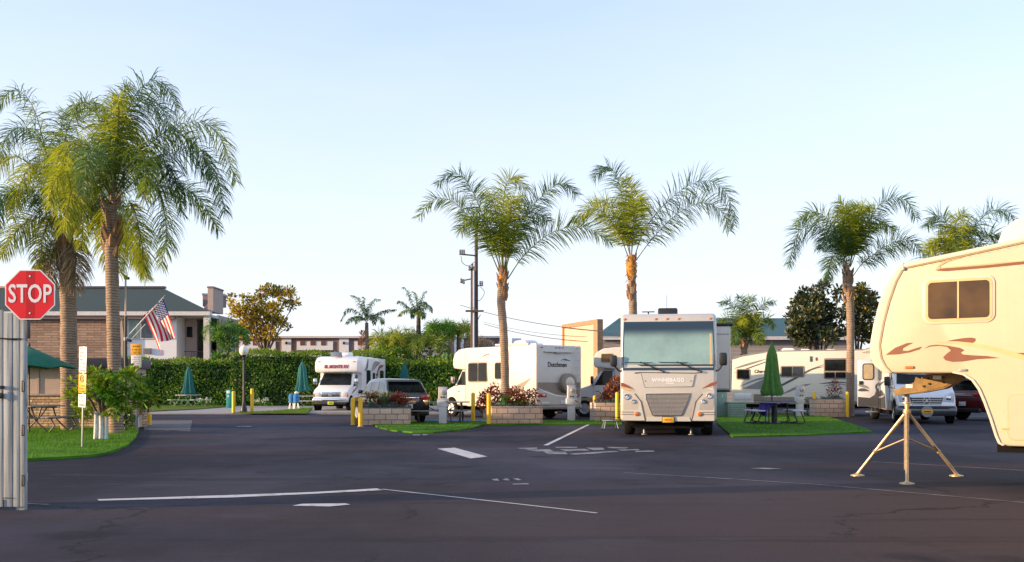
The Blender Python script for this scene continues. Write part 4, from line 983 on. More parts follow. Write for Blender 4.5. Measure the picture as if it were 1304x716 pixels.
    o = MB(); o.tube([(ov - .6, -hw - .09, top - .16), (.4, -hw - .09, top - .16)], .085, 'cream_light', 14); o.box((ov - .55, -hw - .06, top - .3), (.05, .06, .4), 'white', .01); o.build('awning_roll', t)
    # open door: hinge on the near edge of the doorway, swung square to the flank
    # dark doorway and folding step stay with the body
    o = MB(); sp(o, rr(ov - 2.9 + .2, 1.48, .78, 1.85, .06), -1, hw, 'interior', .010); o.build('doorway', t)
    o = MB(); o.box((ov - 2.7, -hw - .22, .34), (.62, .40, .04), 'grey_metal', .01); o.box((ov - 2.7, -hw - .05, .42), (.5, .06, .16), 'black'); o.build('folding_step', t)
    hx = ov - 2.25; y1 = -hw - .02; y0 = y1 - .80; xf = hx
    o = MB(); o.prism([(y0, .56), (y0, 2.36), (y0 + .05, 2.42), (y1, 2.34), (y1, .56)], 'x', xf, xf + .045, 'vanpaint', .02)
    fx = lambda pts, m, th: o.prism(pts, 'x', xf + .03, xf + .045 + th, m)
    fx([(y0 + .01, .57), (y1 - .01, .57), (y1 - .01, 1.28), (y1 - .10, 1.20), (y1 - .16, 1.02), (y1 - .34, .90), (y0 + .01, .94)], 'graphite', .004)
    fx(ribbon([(y1 - .02, 1.50), (y1 - .10, 1.35), (y1 - .06, 1.15), (y1 - .14, 1.0)], .10, .06), 'graphite', .006)
    fx(ribbon([(y0 + .01, 1.42), (y0 + .30, 1.34), (y0 + .46, 1.26)], .16, .05), 'mid_vinyl', .006); fx(ribbon([(y0 + .01, 1.20), (y0 + .22, 1.22), (y0 + .44, 1.18)], .16, .08), 'dark_vinyl', .007)
    fx(rr(y0 + .13, 1.50, .16, .14, .03), 'black', .02)
    d_ = o.build('entry_door', t)
    o = MB(); o.prism(rr((y0 + y1) / 2 + .0, 1.94, .44, .66, .10), 'x', xf + .03, xf + .058, 'black'); o.build('window_frame', d_)
    o = MB(); o.prism(rr((y0 + y1) / 2 + .0, 1.94, .36, .58, .07), 'x', xf + .03, xf + .063, 'curtain'); o.build('pane', d_)

# --- estate / SUV
def suv(name, label, loc, f, paint, glass='glass'):
    t = thing(name, label, 'car', loc, fwd_rz(f)); hw = .96
    b = MB()
    b.prism([(.02, .50), (-.02, .72), (.0, .98), (.10, 1.10), (1.2, 1.12), (3.35, 1.10), (3.8, 1.04), (4.4, .95), (4.68, .82), (4.76, .58), (4.70, .34), (.10, .34)], 'y', -hw, hw, paint, .09, 4)
    g = bmesh.new(); prof = [(.08, 1.06), (.16, 1.20), (.52, 1.60), (.80, 1.69), (1.6, 1.735), (2.4, 1.71), (2.75, 1.64), (3.55, 1.08)]
    A = [g.verts.new((x, -(hw - .03) + max(0, z - 1.08) * .30, z)) for x, z in prof]; B = [g.verts.new((x, (hw - .03) - max(0, z - 1.08) * .30, z)) for x, z in prof]
    g.faces.new(A); g.faces.new(B[::-1]); n = len(A)
    for i in range(n): g.faces.new([A[i], B[i], B[(i + 1) % n], A[(i + 1) % n]])
    bmesh.ops.recalc_face_normals(g, faces=g.faces); bmesh.ops.bevel(g, geom=[e for e in g.edges if e.calc_face_angle(0) > R(30)], offset=.05, segments=3, profile=.5, affect='EDGES', clamp_overlap=True)
    b.merge(g, paint)
    b.box((-.01, 0, .40), (.16, 1.80, .18), 'black', .05)
    for s in (-1, 1):
        for x in (.88, 3.82): sp(b, disc(x, .42, .43, 26), s, hw, 'under', .003)
        for x in (1.30, 2.28, 3.25): sp(b, [(x, .42), (x + .008, .42), (x + .008, 1.10), (x, 1.10)], s, hw, 'seam', .004)
        for x in (1.75, 2.75): sp(b, rr(x, .98, .18, .03, .012), s, hw, 'chrome', .025)
    b.build('body', t)
    def sy(z, s, o=.006): return s * ((hw - .03) - max(0, z - 1.08) * .30 + o)
    for s in (-1, 1):
        for pts in ([(.50, 1.18), (.72, 1.50), (1.24, 1.60), (1.24, 1.16)], [(1.32, 1.16), (1.32, 1.61), (2.22, 1.61), (2.22, 1.15)], [(2.30, 1.15), (2.30, 1.60), (2.66, 1.56), (3.20, 1.15)]):
            o = MB(); o.plate([(x, sy(z, s, .0), z) for x, z in pts], (0, s * .008, 0), 'glass_side'); o.build('side_window', t)
        wheel(t, .88, s * .855, .37, .24, s, 'alu'); wheel(t, 3.82, s * .855, .37, .24, s, 'alu')
        o = MB(); o.prism([(s * .52, .95), (s * .96, .93), (s * .97, 1.12), (s * .55, 1.08)], 'x', -.035, .22, 'redlens', .03); o.build('tail_light', t)
        o = MB(); o.prism([(s * .50, .70), (s * .94, .72), (s * .94, .92), (s * .56, .86)], 'x', 4.40, 4.72, 'clearlens', .03); o.build('headlight', t)
        o = MB(); o.box((3.05, s * 1.06, 1.22), (.14, .20, .16), paint, .05); o.build('mirror', t)
    nn = Vector((-.74, 0, .66)) * .010
    o = MB(); o.plate([(.155, -.80, 1.20), (.155, .80, 1.20), (.485, .72, 1.565), (.485, -.72, 1.565)], nn, glass); o.build('rear_window', t)
    o = MB(); o.prism([(.36, 1.60), (.50, 1.665), (.85, 1.70), (.85, 1.67), (.52, 1.62)], 'y', -.70, .70, 'black', .01); o.build('spoiler', t)
    nn = Vector((.57, 0, .82)) * .010
    o = MB(); o.plate([(2.83, -.70, 1.605), (2.83, .70, 1.605), (3.48, .84, 1.15), (3.48, -.84, 1.15)], nn, glass); o.build('windscreen', t)
    o = MB(); o.box((-.015, 0, .99), (.03, .92, .05), 'chrome', .01); o.build('tailgate_trim', t)
    o = MB(); o.box((-.03, .0, .66), (.02, .34, .17), 'plate_white', .006); o.build('number_plate', t)
    o = MB(); o.prism([(-.5, .62), (.5, .62), (.42, .84), (-.42, .84)], 'x', 4.6, 4.765, 'black', .02); o.build('grille', t)
    return t
# ---------------------------------------------------------------- foliage
def frond(parent, path, L=.62, m='palm', n=62, start=.16, droop=1.0, rad=.022, W=.017, plume=.5, seed=None):
    """path: world-like 3-D points relative to the palm base"""
    q_ = catmull(path, 80); ln = [0.0]
    for i in range(80): ln.append(ln[-1] + (q_[i + 1] - q_[i]).length)
    c = []; j = 0
    for i in range(27):
        w = ln[-1] * i / 26
        while j < 79 and ln[j + 1] < w: j += 1
        c.append(q_[j].lerp(q_[j + 1], min(1, max(0, (w - ln[j]) / max(1e-6, ln[j + 1] - ln[j])))))
    S = Leaves(); mi = S.mi(m); rc = S.mi('rachis')
    # stem as a three-sided tapering strip pair
    for ax in (Vector((1, 0, 0)), Vector((0, 1, .3)).normalized()):
        S.strip(c, [rad * (1 - .85 * i / 26) + .003 for i in range(27)], ax, rc)
    G0 = Vector((0, 0, -1))
    for i in range(n):
        t = start + (1 - start) * (i + rnd(0, .8)) / n; k = min(int(t * 26), 25); u = t * 26 - k
        if u > 1: u = 1
        p = c[k].lerp(c[k + 1], u); d = (c[k + 1] - c[k]).normalized()
        h = d.cross(Vector((0, 0, 1)))
        h = h.normalized() if h.length > .15 else Vector((1, 0, 0)).cross(d).normalized()
        up = h.cross(d)
        env = (min(1, (t - start) / .22 + .42)) * (1 - max(0, t - .60) / .40 * .58)
        for s in (-1, 1):
            if random.random() < .06: continue
            a = R(rnd(-70, 80)) if plume > .3 else R(rnd(-20, 50))
            v = (h * s * math.cos(a) + up * math.sin(a) + d * (.30 + .55 * t * t + rnd(-.08, .12))).normalized()
            l = L * env * rnd(.8, 1.12); q = p.copy(); pts = [q.copy()]
            for j in range(3):
                g = droop * (.20 + .32 * j) * rnd(.75, 1.25); v = (v + G0 * g).normalized(); q = q + v * l / 3; pts.append(q.copy())
            v0 = (pts[1] - pts[0]).normalized(); sd = d - v0 * d.dot(v0); sd = sd.normalized() if sd.length > .1 else h
            w = W * rnd(.75, 1.2); S.strip(pts, [w * .6, w, w * .8, w * .12], (sd + v0.cross(sd) * rnd(-.8, .8)).normalized(), mi)
    return S.build('frond', parent)

def palm(name, label, cat_group, base, trunk_pts, radii, fronds, Y, opts=None, trunk_mat='trunk', fibre=None, boots=None, extra=0, spread=2.6, mats=('palm',), L=.62, n=60, W=.017, droop=1.0, plume=.5, rad=.022):
    """trunk_pts and frond points are (px, py[, dy]) at the palm's own depth"""
    B = Vector(base); t = thing(name, label, 'palm tree', B, 0, cat_group)
    def loc(p): 
        dy = p[2] if len(p) > 2 else 0.0
        return P(p[0], p[1], Y + dy) * 1.0 - B if dy == 0 else P(p[0], p[1], Y) - B + Vector((0, dy, 0))
    tp = [loc(p) for p in trunk_pts]
    if tp[0].z > .0: tp = [Vector((tp[0].x, tp[0].y, -.05))] + tp; radii = [radii[0] * 1.15] + list(radii)
    c = catmull(tp, 40); rr_ = []
    for i in range(41):
        u = i / 40 * (len(radii) - 1); k = min(int(u), len(radii) - 2); r = radii[k] + (radii[k + 1] - radii[k]) * (u - k); rr_.append(r * (1 + .035 * math.sin(i * 2.1) + rnd(-.02, .02)))
    b = MB(); b.tube(c, rr_, trunk_mat, 16)
    b.build('trunk', t, angle=60)
    top = tp[-1]
    if boots:    # old leaf bases clasping the top of the trunk
        b = MB(); h, r0 = boots
        for k in range(int(22 * h) + 10):
            z = rnd(-h, .12); a = rnd(0, 2 * PI); o = Vector((math.cos(a), math.sin(a), 0)); p = top + Vector((0, 0, z)) + (c[-1] - c[-6]).normalized() * 0 + o * r0 * .62
            b.tube([p, p + o * r0 * .45 + Vector((0, 0, .16)), p + o * r0 * rnd(.5, 1.0) + Vector((0, 0, rnd(.26, .42)))], [r0 * .42, r0 * .30, r0 * .08], 'boots' if random.random() < .75 else trunk_mat, 5)
        b.build('leaf_bases', t)
    if fibre:
        b = MB(); z0, z1, r = fibre; b.lathe([(r * .5, z0), (r, z0 + (z1 - z0) * .3), (r * 1.05, z0 + (z1 - z0) * .6), (r * .6, z1)], top, 'fibre', 14)
        for k in range(40):
            a = rnd(0, 2 * PI); o = Vector((math.cos(a), math.sin(a), 0)); z = rnd(z0, z1); b.tube([top + o * r * .8 + Vector((0, 0, z)), top + o * r * 1.25 + Vector((0, 0, z - .12))], [.02, .006], 'fibre', 4)
        b.build('fibre_sheath', t)
    for i, fr in enumerate(fronds):
        m = mats[i % len(mats)]; pts = fr; dz = 0
        if isinstance(fr, dict): m = fr.get('m', m); dz = fr.get('dy', 0); pts = fr['p']
        else: dz = rnd(-1, 1) * spread * .35
        k = len(pts) - 1; path = [P(p[0], p[1], Y) - B + Vector((0, dz * (j / k) ** 1.2, 0)) for j, p in enumerate(pts)]
        frond(t, path, L * rnd(.92, 1.08), m, n, .15, droop, rad, W, plume)
    for i in range(extra):    # filler fronds all round, mostly towards and away from us
        a = 2 * PI * (i + rnd(-.3, .3)) / max(extra, 1) + .6; o = Vector((math.cos(a) * .62, math.sin(a), 0)); h = rnd(.45, 1.15); q = spread * rnd(.75, 1.0)
        path = [top, top + o * q * .28 + Vector((0, 0, q * .36 * h)), top + o * q * .66 + Vector((0, 0, q * .52 * h)), top + o * q * .95 + Vector((0, 0, q * (.40 * h - .06))), top + o * q * 1.08 + Vector((0, 0, q * (.12 * h - .18)))]
        frond(t, path, L * rnd(.85, 1.05), mats[i % len(mats)], n, .15, droop, rad, W, plume)
    return t

def blob(S, c, r, n, L, W, mats, squash=(1, 1, 1), shell=.55, up=.25):
    """leaves through the volume of an ellipsoid, denser toward the outside"""
    for k in range(n):
        d = rdir(); q = (shell + (1 - shell) * random.random()) * rnd(.86, 1.1)
        p = c + Vector((d.x * r * squash[0], d.y * r * squash[1], d.z * r * squash[2])) * q
        dd = (d + rdir() * .9 + Vector((0, 0, up))).normalized(); l = L * rnd(.7, 1.25)
        S.leaf(p, dd, (d + rdir() * .6).normalized(), l, W * l / L, mats[int(random.random() * len(mats))])

def tree(name, label, base, h, limbs, trunk_r, clumps, L, W, mats, wts=None, bark='bark'):
    """clumps: (x, y, z, r, n) relative to base; a limb reaches every clump"""
    t = thing(name, label, 'tree', base); b = MB()
    b.tube([(0, 0, -.1), (rnd(-.1, .1), 0, h * .25), (rnd(-.2, .2), 0, h * .5)], [trunk_r * 1.25, trunk_r, trunk_r * .8], bark, 10)
    fork = Vector((0, 0, h * .45))
    for (x, y, z, r, n) in clumps[::limbs]:
        e = Vector((x, y, z)); m = fork.lerp(e, .5) + Vector((rnd(-.3, .3), rnd(-.3, .3), .2)); b.tube([fork - Vector((0, 0, .4)), m, e], [trunk_r * .45, trunk_r * .25, trunk_r * .08], bark, 6)
    b.build('trunk', t)
    S = Leaves(); ids = [S.mi(m) for m in mats]
    for (x, y, z, r, n) in clumps:
        ii = ids if wts is None else wts(x, y, z, ids)
        blob(S, Vector((x, y, z)), r, n, L, W, ii, (1, 1, .72), .25)
    S.build('crown', t); return t

def hedge(x0, x1, y0, y1, z, label, n):
    t = thing('hedge', label, 'hedge', ((x0 + x1) / 2, (y0 + y1) / 2, 0), 0, 'clipped hedge along the back of the lot')
    w, d = x1 - x0, y1 - y0
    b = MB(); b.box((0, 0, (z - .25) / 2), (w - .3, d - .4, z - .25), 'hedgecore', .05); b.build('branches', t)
    S = Leaves(); a, c = S.mi('hedge'), S.mi('hedgetop')
    for k in range(n):
        u = random.random(); bulge = .10 * math.sin(k * .37) 
        if u < .72: p = Vector((rnd(-w / 2, w / 2), -d / 2 + rnd(-.10, .28), rnd(.05, z))); nrm = Vector((0, -1, .1))
        elif u < .94: p = Vector((rnd(-w / 2, w / 2), rnd(-d / 2, d / 2), z + rnd(-.22, .12))); nrm = Vector((0, 0, 1))
        else: p = Vector((random.choice((-w / 2, w / 2)) + rnd(-.1, .1), rnd(-d / 2, d / 2), rnd(.05, z))); nrm = Vector((1, 0, 0))
        q = math.sin(p.x * 1.7 + math.sin(p.z * 2.1)) * .11 + math.sin(p.x * .6 + p.z) * .06; p += nrm * q
        S.leaf(p, (nrm * .5 + rdir()).normalized(), (nrm + rdir() * .7).normalized(), rnd(.10, .24), rnd(.06, .13), c if (p.z > z - .25 and random.random() < .85) or random.random() < .10 + .22 * max(0, math.sin(p.x * 1.1 + 2.2 * math.sin(p.x * .37) + p.z * 1.9)) else a)  # sunlit top painted with paler leaves, others scattered over the faces
    S.build('foliage', t); return t

def shrub(name, label, loc, parts, cat='shrub', group=None):
    """parts: (kind, cx, cy, cz, r, n, L, W, mats, squash)"""
    S = Leaves()
    for (x, y, z, r, n, L, W, mats, sq) in parts:
        blob(S, Vector((x, y, z)), r, n, L, W, [S.mi(m) for m in mats], sq, .35, .3)
    o = S.build(name, None, loc); return tag(o, label, cat, group)

def strap_plant(name, label, loc, n, h, m, spread=.5, W=.03, rz=0, cat='plant', group=None):
    S = Leaves(); mi = S.mi(m)
    for k in range(n):
        a = rnd(0, 2 * PI); o = Vector((math.cos(a), math.sin(a), 0)); q = rnd(.25, 1) * spread; hh = h * rnd(.6, 1.1)
        pts = [o * .04, o * q * .35 + Vector((0, 0, hh * .55)), o * q * .75 + Vector((0, 0, hh * .9)), o * q * 1.15 + Vector((0, 0, hh * rnd(.75, 1.0)))]
        S.strip([Vector(p) for p in pts], [W, W, W * .7, W * .1], Vector((-o.y, o.x, 0)), mi)
    return tag(S.build(name, None, loc), label, cat, group)
# ---------------------------------------------------------------- setting
def slab(name, pts, z0, z1, m, kind='structure', label=None):
    b = MB(); b.prism([(p[0], p[1]) for p in pts], 'z', z0, z1, m, 0); o = b.build(name, angle=30); o['kind'] = kind
    return o
def inside(p, poly):
    c = False; n = len(poly)
    for i in range(n):
        a, b = poly[i], poly[(i + 1) % n]
        if (a[1] > p[1]) != (b[1] > p[1]) and p[0] < (b[0] - a[0]) * (p[1] - a[1]) / (b[1] - a[1]) + a[0]: c = not c
    return c
def grass(poly, n, z, h=.05):
    S = Leaves(); mi = S.mi('blade'); xs = [p[0] for p in poly]; ys = [p[1] for p in poly]; k = 0
    while k < n:
        p = (rnd(min(xs), max(xs)), rnd(min(ys), max(ys)))
        if not inside(p, poly): continue
        k += 1; b = Vector((p[0], p[1], z)); a = rnd(0, PI); sd = Vector((math.cos(a), math.sin(a), 0)); t = Vector((rnd(-.02, .02), rnd(-.02, .02), h * rnd(.5, 1.3)))
        i = len(S.v); S.v += [tuple(b - sd * .006), tuple(b + sd * .006), tuple(b + t)]; S.f.append((i, i + 1, i + 2)); S.m.append(mi)
    o = S.build('grass'); o['kind'] = 'stuff'; return o

b = MB(); b.face([(-900, -60, 0), (900, -60, 0), (900, 1600, 0), (-900, 1600, 0)], 'asphalt'); g = b.build('ground', angle=0); g['kind'] = 'structure'
def gp(pts, z=0.0): return [tuple(G(px, py, z)[:2]) for px, py in pts]

left_lawn = gp([(-60, 591), (20, 588.5), (60, 586), (110, 583), (133, 580), (152, 574), (165, 567), (173, 559), (177, 550), (176, 545.5)]) + [(-26, 30.9)]
o = slab('lawn', left_lawn, .0, .05, 'turf'); grass(left_lawn, 16000, .05, .06)
mid_lawn = gp([(474, 541.5), (482, 545.5), (500, 549.5), (525, 551.8), (552, 551.8), (580, 549.5), (604, 545.5), (614, 542)]) + gp([(690, 541.3), (792, 541), (792, 536.5), (690, 536.5), (600, 537), (525, 536.5), (470, 538)])
slab('lawn', mid_lawn, .0, .04, 'turf'); grass(mid_lawn, 6000, .04, .04)
right_lawn = gp([(912, 529), (913, 540), (933, 557.5), (1020, 555.5), (1112, 551), (1085, 541), (1062, 534), (1045, 529), (930, 529)])
slab('lawn', right_lawn, .0, .04, 'turf'); grass(right_lawn, 12000, .04, .035)
# gravel-free asphalt bay joints: darker patch and concrete strip by the hedge
slab('path', [(gx(130, 48), 48.2), (gx(600, 48), 48.2), (gx(600, 67), 67.4), (gx(60, 67), 67.4), (gx(60, 56), 56)], .0, .06, 'concrete')
slab('kerb', [(gx(400, 48), 48.0), (gx(600, 48), 48.0), (gx(600, 48), 48.2), (gx(400, 48), 48.2)], .0, .10, 'kerb')
l1 = gp([(150, 526.5), (195, 524.5), (250, 521.8), (285, 518.9), (297, 517.4), (180, 517.2), (120, 518)], .06); slab('lawn', l1, .062, .11, 'turf_dull'); grass(l1, 2500, .11, .06)
l2 = gp([(296, 527.0), (345, 524.4), (372, 522.2), (398, 520.2), (392, 527.0)], .06); slab('lawn', l2, .062, .11, 'turf_dull'); grass(l2, 2500, .11, .06)
slab('asphalt_patch', gp([(186, 536), (245, 535.5), (242, 549), (183, 547.5)]), .0, .005, mat('pale_patch', (.085, .085, .098), .8, var=.2, scale=1.5, bump=.3))

def line(pts, w, m='paint_line', z=.006, name='painted_line'):
    """ground stripe through pixel-given ground points, real width in metres"""
    c = [G(px, py) for px, py in pts]; up, dn = [], []
    for i, p in enumerate(c):
        d = (c[min(i + 1, len(c) - 1)] - c[max(i - 1, 0)]).normalized(); n = Vector((-d.y, d.x, 0)) * w / 2; up.append(p + n); dn.append(p - n)
    b = MB(); pts2 = [(q.x, q.y, z) for q in up + dn[::-1]]; b.face(pts2[::-1] if False else pts2, m)
    o = b.build(name, angle=0); o['kind'] = 'structure'; return o
def patch(pts, m='paint_line', z=.006, name='painted_line'):
    b = MB(); b.face([tuple(G(px, py, z)) for px, py in pts], m); o = b.build(name, angle=0); o['kind'] = 'structure'; return o
patch([(124, 635.8), (300, 630.2), (400, 626.6), (480, 622.0), (488, 624.2), (400, 628.8), (300, 633.4), (126, 637.6)])
line([(486, 623.5), (560, 631.5), (660, 642.5), (760, 654)], .045)
patch([(372, 644), (385, 641.6), (440, 641.0), (446, 642.6), (420, 645)])
patch([(557, 571.5), (579, 570.2), (621, 581.6), (599, 583.8)])
line([(695, 567.5), (752, 539.8)], .11)
line([(795, 602.5), (900, 608.5), (1040, 617.5), (1304, 640.5), (1500, 658)], .045, 'paint_worn')
line([(1110, 588.4), (1200, 593.3), (1304, 599.6), (1420, 607)], .05, 'paint_worn')
line([(-40, 640), (20, 641.6), (62, 643)], .05, 'paint_worn')
for pts in ([(658, 570.5), (684, 570.0), (684, 572.2), (664, 571.9)], [(668, 572.6), (700, 572.4), (706, 575.0), (684, 575.0)], [(706, 569.0), (736, 569.2), (734, 570.7), (709, 570.5)],
            [(692, 575.2), (720, 575.4), (723, 578.6), (698, 578.4)], [(724, 578.2), (748, 576.2), (784, 574.2), (788, 575.4), (756, 578.0), (732, 579.2)], [(773, 569.2), (800, 569.8), (797, 571.3), (776, 570.8)],
            [(786, 572.8), (812, 572.0), (815, 573.2), (792, 574.0)], [(808, 574.2), (832, 574.0), (834, 575.2), (810, 575.6)], [(712, 572.4), (744, 571.6), (752, 573.6), (722, 574.8)], [(746, 570.2), (768, 570.4), (770, 572.8), (756, 573.4)]):
    patch(pts, 'paint_worn', .007)
for pts in ([(626, 610.6), (633, 609.4), (636, 612.2), (630, 612.4)], [(640, 610.8), (645, 608.8), (650, 611.6), (646, 612.0)], [(653, 609.6), (659, 609.2), (665, 611.4), (660, 611.8)], [(652, 616.2), (672, 615.6), (674, 616.8), (654, 617.2)],
            [(955, 596.4), (972, 595.6), (996, 596.8), (980, 597.8)], [(525, 553.4), (534, 553.2), (536, 554.4), (527, 554.6)], [(538, 553.2), (544, 553.2), (545, 554.2), (539, 554.4)], [(300, 543.0), (318, 542.4), (322, 543.4), (303, 543.8)]):
    patch(pts, 'paint_worn', .008)

# ---------------------------------------------------------------- buildings
def motel_left():
    Y = 75.0; X = lambda px: gx(px, Y); Z = lambda py: CH + (HZ - py) / F * Y
    t = thing('motel_building', 'two-storey brown brick and white building with a dark green roof, at the left', 'building', (0, 0, 0)); D = 14
    b = MB(); b.box(((X(-90) + X(152)) / 2, Y + D / 2, Z(399) / 2), (X(152) - X(-90), D, Z(399)), 'brick'); b.build('brick_wall', t)
    b = MB(); b.box(((X(152) + X(158)) / 2, Y + .9, Z(399) / 2), (X(158) - X(152), 2.2, Z(399)), 'stucco'); b.box(((X(158) + X(224)) / 2, Y + D / 2 + .15, Z(399) / 2), (X(224) - X(158), D, Z(399) - .02), 'white_wall'); b.build('white_wall', t)
    # porch: recess with return walls and a stair
    b = MB(); x0, x1 = X(224), X(270); b.box(((x0 + x1) / 2, Y + 7, Z(399) / 2), (x1 - x0, .3, Z(399) - .03), 'stucco_pink'); b.box((x1 - .12, Y + 4.4, Z(399) / 2), (.2, 5.0, Z(399) - .04), 'stucco_pink')
    b.box((X(232), Y + 2.2, Z(399) / 2 - .1), (.9, .3, Z(399) - .3), 'stucco_pink'); b.box(((x0 + x1) / 2, Y + 3.5, Z(402.5)), (x1 - x0 - .1, 6.6, .2), 'trim'); b.build('porch_wall', t)
    b = MB(); b.box((X(251), Y + 6.75, 3.3), (1.7, .15, 4.6), 'interior'); b.build('doorway', t)
    b = MB(); b.box((X(230.5), Y + 2.0, Z(421)), (.42, .06, .8), 'glass'); b.build('window', t)
    b = MB()
    for k in range(9): b.box((X(244) + .0, Y + 2.6 + k * .35, .3 + k * .42), (1.4, .35, .12), 'mauve')
    for k in range(12): b.cyl((X(237) + k * .14, Y + 1.2, 3.1), (X(237) + k * .14, Y + 1.2, 4.1), .018, 'black', n=5)
    b.box((X(246), Y + 1.2, 4.12), (2.2, .05, .05), 'black'); b.box((X(246), Y + 1.25, 3.05), (2.4, .5, .12), 'stucco_pink'); b.build('stair', t)
    b = MB(); b.box((X(265.5), Y - .3, Z(400) / 2), (X(269.5) - X(262), .42, Z(400)), 'trim'); b.build('column', t)
    # green hipped roof over a white eave
    z0, z1 = Z(397.5), Z(369) + .75; xa, xb, xr = X(-100), X(271), X(212)
    b = MB(); v = [(xa, Y - .7, z0), (xb, Y - .7, z0), (gx(266, Y + 14), Y + 14, z0), (xa, Y + 14, z0), (xa, Y + 6, z1), (gx(207, Y + 6), Y + 6, z1)]
    for f_ in ((0, 1, 5, 4), (1, 2, 5), (2, 3, 4, 5), (3, 0, 4)): b.face([v[i] for i in f_], 'roof_green')
    b.box(((xa + xr) / 2 - 1.2, Y + 6, z1 + .03), (xr - xa - 2, .5, .18), 'mauve'); ro = b.build('roof', t, angle=0)
    b = MB(); b.box(((xa + xb) / 2, Y - .45, z0 - .16), (xb - xa, .6, .30), 'trim'); b.box(((xa + X(224)) / 2, Y - .2, z0 - .42), (X(224) - xa, .5, .24), 'stucco_pink'); b.build('eave', ro)
    b = MB(); b.box((X(268.5), Y + 1.2, Z(381)), (.42, 2.6, 1.95), 'stucco_pink'); b.prism([(X(250), Z(388)), (X(266), Z(376)), (X(266), Z(397)), (X(250), Z(397))], 'y', Y + 1.9, Y + 2.2, 'stucco_pink'); b.box((X(268.5), Y + 1.2, Z(366)), (.52, 2.7, .10), 'mauve'); b.build('chimney', ro)
    b = MB(); b.box((X(248), Y + 5, Z(381) + .3), (1.5, 1.4, 1.0), 'mauve'); b.box((X(248), Y + 5, Z(374) + .35), (1.6, 1.5, .16), 'blue_vinyl'); b.build('roof_hatch', ro)
    for k, (pa, pb) in enumerate(((163, 177), (178.5, 195), (202, 216))):
        b = MB(); b.box(((X(pa) + X(pb)) / 2, Y + .12, Z(417)), (X(pb) - X(pa), .14, 1.75), 'trim'); o = b.build('window', t)
        b = MB(); b.box(((X(pa) + X(pb)) / 2, Y + .035, Z(417)), (X(pb) - X(pa) - .14, .05, 1.6), mat('greenish_pane', (.16, .24, .20), .15, var=.3, scale=2) if k < 1 else 'glass_blue'); b.build('pane', o)
    b = MB(); b.box((X(187), Y + .05, Z(447)), (.55, .24, .42), 'mid_vinyl')
    for k in range(5): b.box((X(187), Y - .08, Z(449.6) + k * .07), (.46, .02, .02), 'dark_vinyl')
    b.build('air_conditioner', t)
    # brick-wing windows hidden low behind the shade wall
    b = MB(); b.box((X(60), Y - .02, 3.0), (3, .08, 1.2), 'glass'); b.build('window', t)
motel_left()

def office_wall():
    Y = 31.0; x0, x1 = gx(-260, Y), gx(157, Y); Z = lambda py: CH + (HZ - py) / F * Y
    t = thing('office_building', 'low beige stucco wall on a stacked stone base, behind the two tall left palms', 'building', (x0, Y, 0)); w = x1 - x0
    b = MB(); b.box((w / 2, 1.0, Z(504) / 2), (w, 2.0, Z(504)), 'stone'); b.box((w / 2, .98, Z(504) + .03), (w + .04, 2.06, .06), 'blockcap', .01); b.build('stone_base', t)
    b = MB(); b.box((w / 2, 1.15, (Z(504) + Z(468)) / 2 + .03), (w - .1, 1.8, Z(468) - Z(504) - .06), 'stucco'); b.build('wall', t)
    b = MB(); b.box((w / 2, 1.0, (Z(468.5) + Z(456.5)) / 2), (w + .1, 2.5, Z(456.5) - Z(468.5)), 'shadowgap', .01); b.build('shadow_gap_cap', t)  # dark cap put where there is only a shadowed gap above the wall
    for px in (44, 96): b = MB(); b.box((gx(px, Y) - x0, .235, (Z(504) + Z(468)) / 2 + .02), (.07, .05, Z(468) - Z(504) - .1), 'stucco_pink'); b.build('downpipe', t)
office_wall()

def motel_far():
    Y = 110.0; X = lambda px: gx(px, Y); Z = lambda py: CH + (HZ - py) / F * Y
    t = thing('motel_building', 'long low brown and white panelled building beyond the hedge', 'building', (0, 0, 0))
    xa, xb = X(296), X(640); b = MB(); b.box(((xa + xb) / 2, Y + 6, Z(430.5) / 2), (xb - xa, 12, Z(430.5)), 'mauve'); b.box(((xa + xb) / 2, Y + 5.9, Z(430) + .05), (xb - xa + .5, 12.6, .22), 'trim'); b.build('wall', t)
    for k in range(5):
        p = 305 + k * 73.2
        b = MB(); b.box(((X(p) + X(p + 46)) / 2, Y - .05, (Z(435) + Z(446)) / 2), (X(p + 46) - X(p), .12, Z(435) - Z(446)), 'white_wall'); b.box(((X(p) + X(p + 46)) / 2, Y - .1, Z(447)), (X(p + 46) - X(p), .25, .14), 'interior')
        b.box(((X(p) + X(p + 46)) / 2, Y - .05, (Z(449) + Z(470)) / 2), (X(p + 46) - X(p), .12, Z(449) - Z(470)), 'white_wall'); b.build('panel', t)
        b = MB(); b.box(((X(p + 54) + X(p + 66)) / 2, Y - .06, Z(431.5) / 2 + .2), (X(p + 66) - X(p + 54), .14, Z(431.5) - .3), 'white_wall'); o = b.build('panel', t)
        b = MB(); b.box((X(p + 60), Y - .2, Z(437)), (.22, .2, .3), 'black', .05); b.build('wall_lamp', o)
        for q in (7.5, 20.5, 34):
            b = MB(); b.box((X(p + q), Y - .12, Z(437.2)), (.56, .06, .50), 'brownwin'); b.build('window', t)
motel_far()

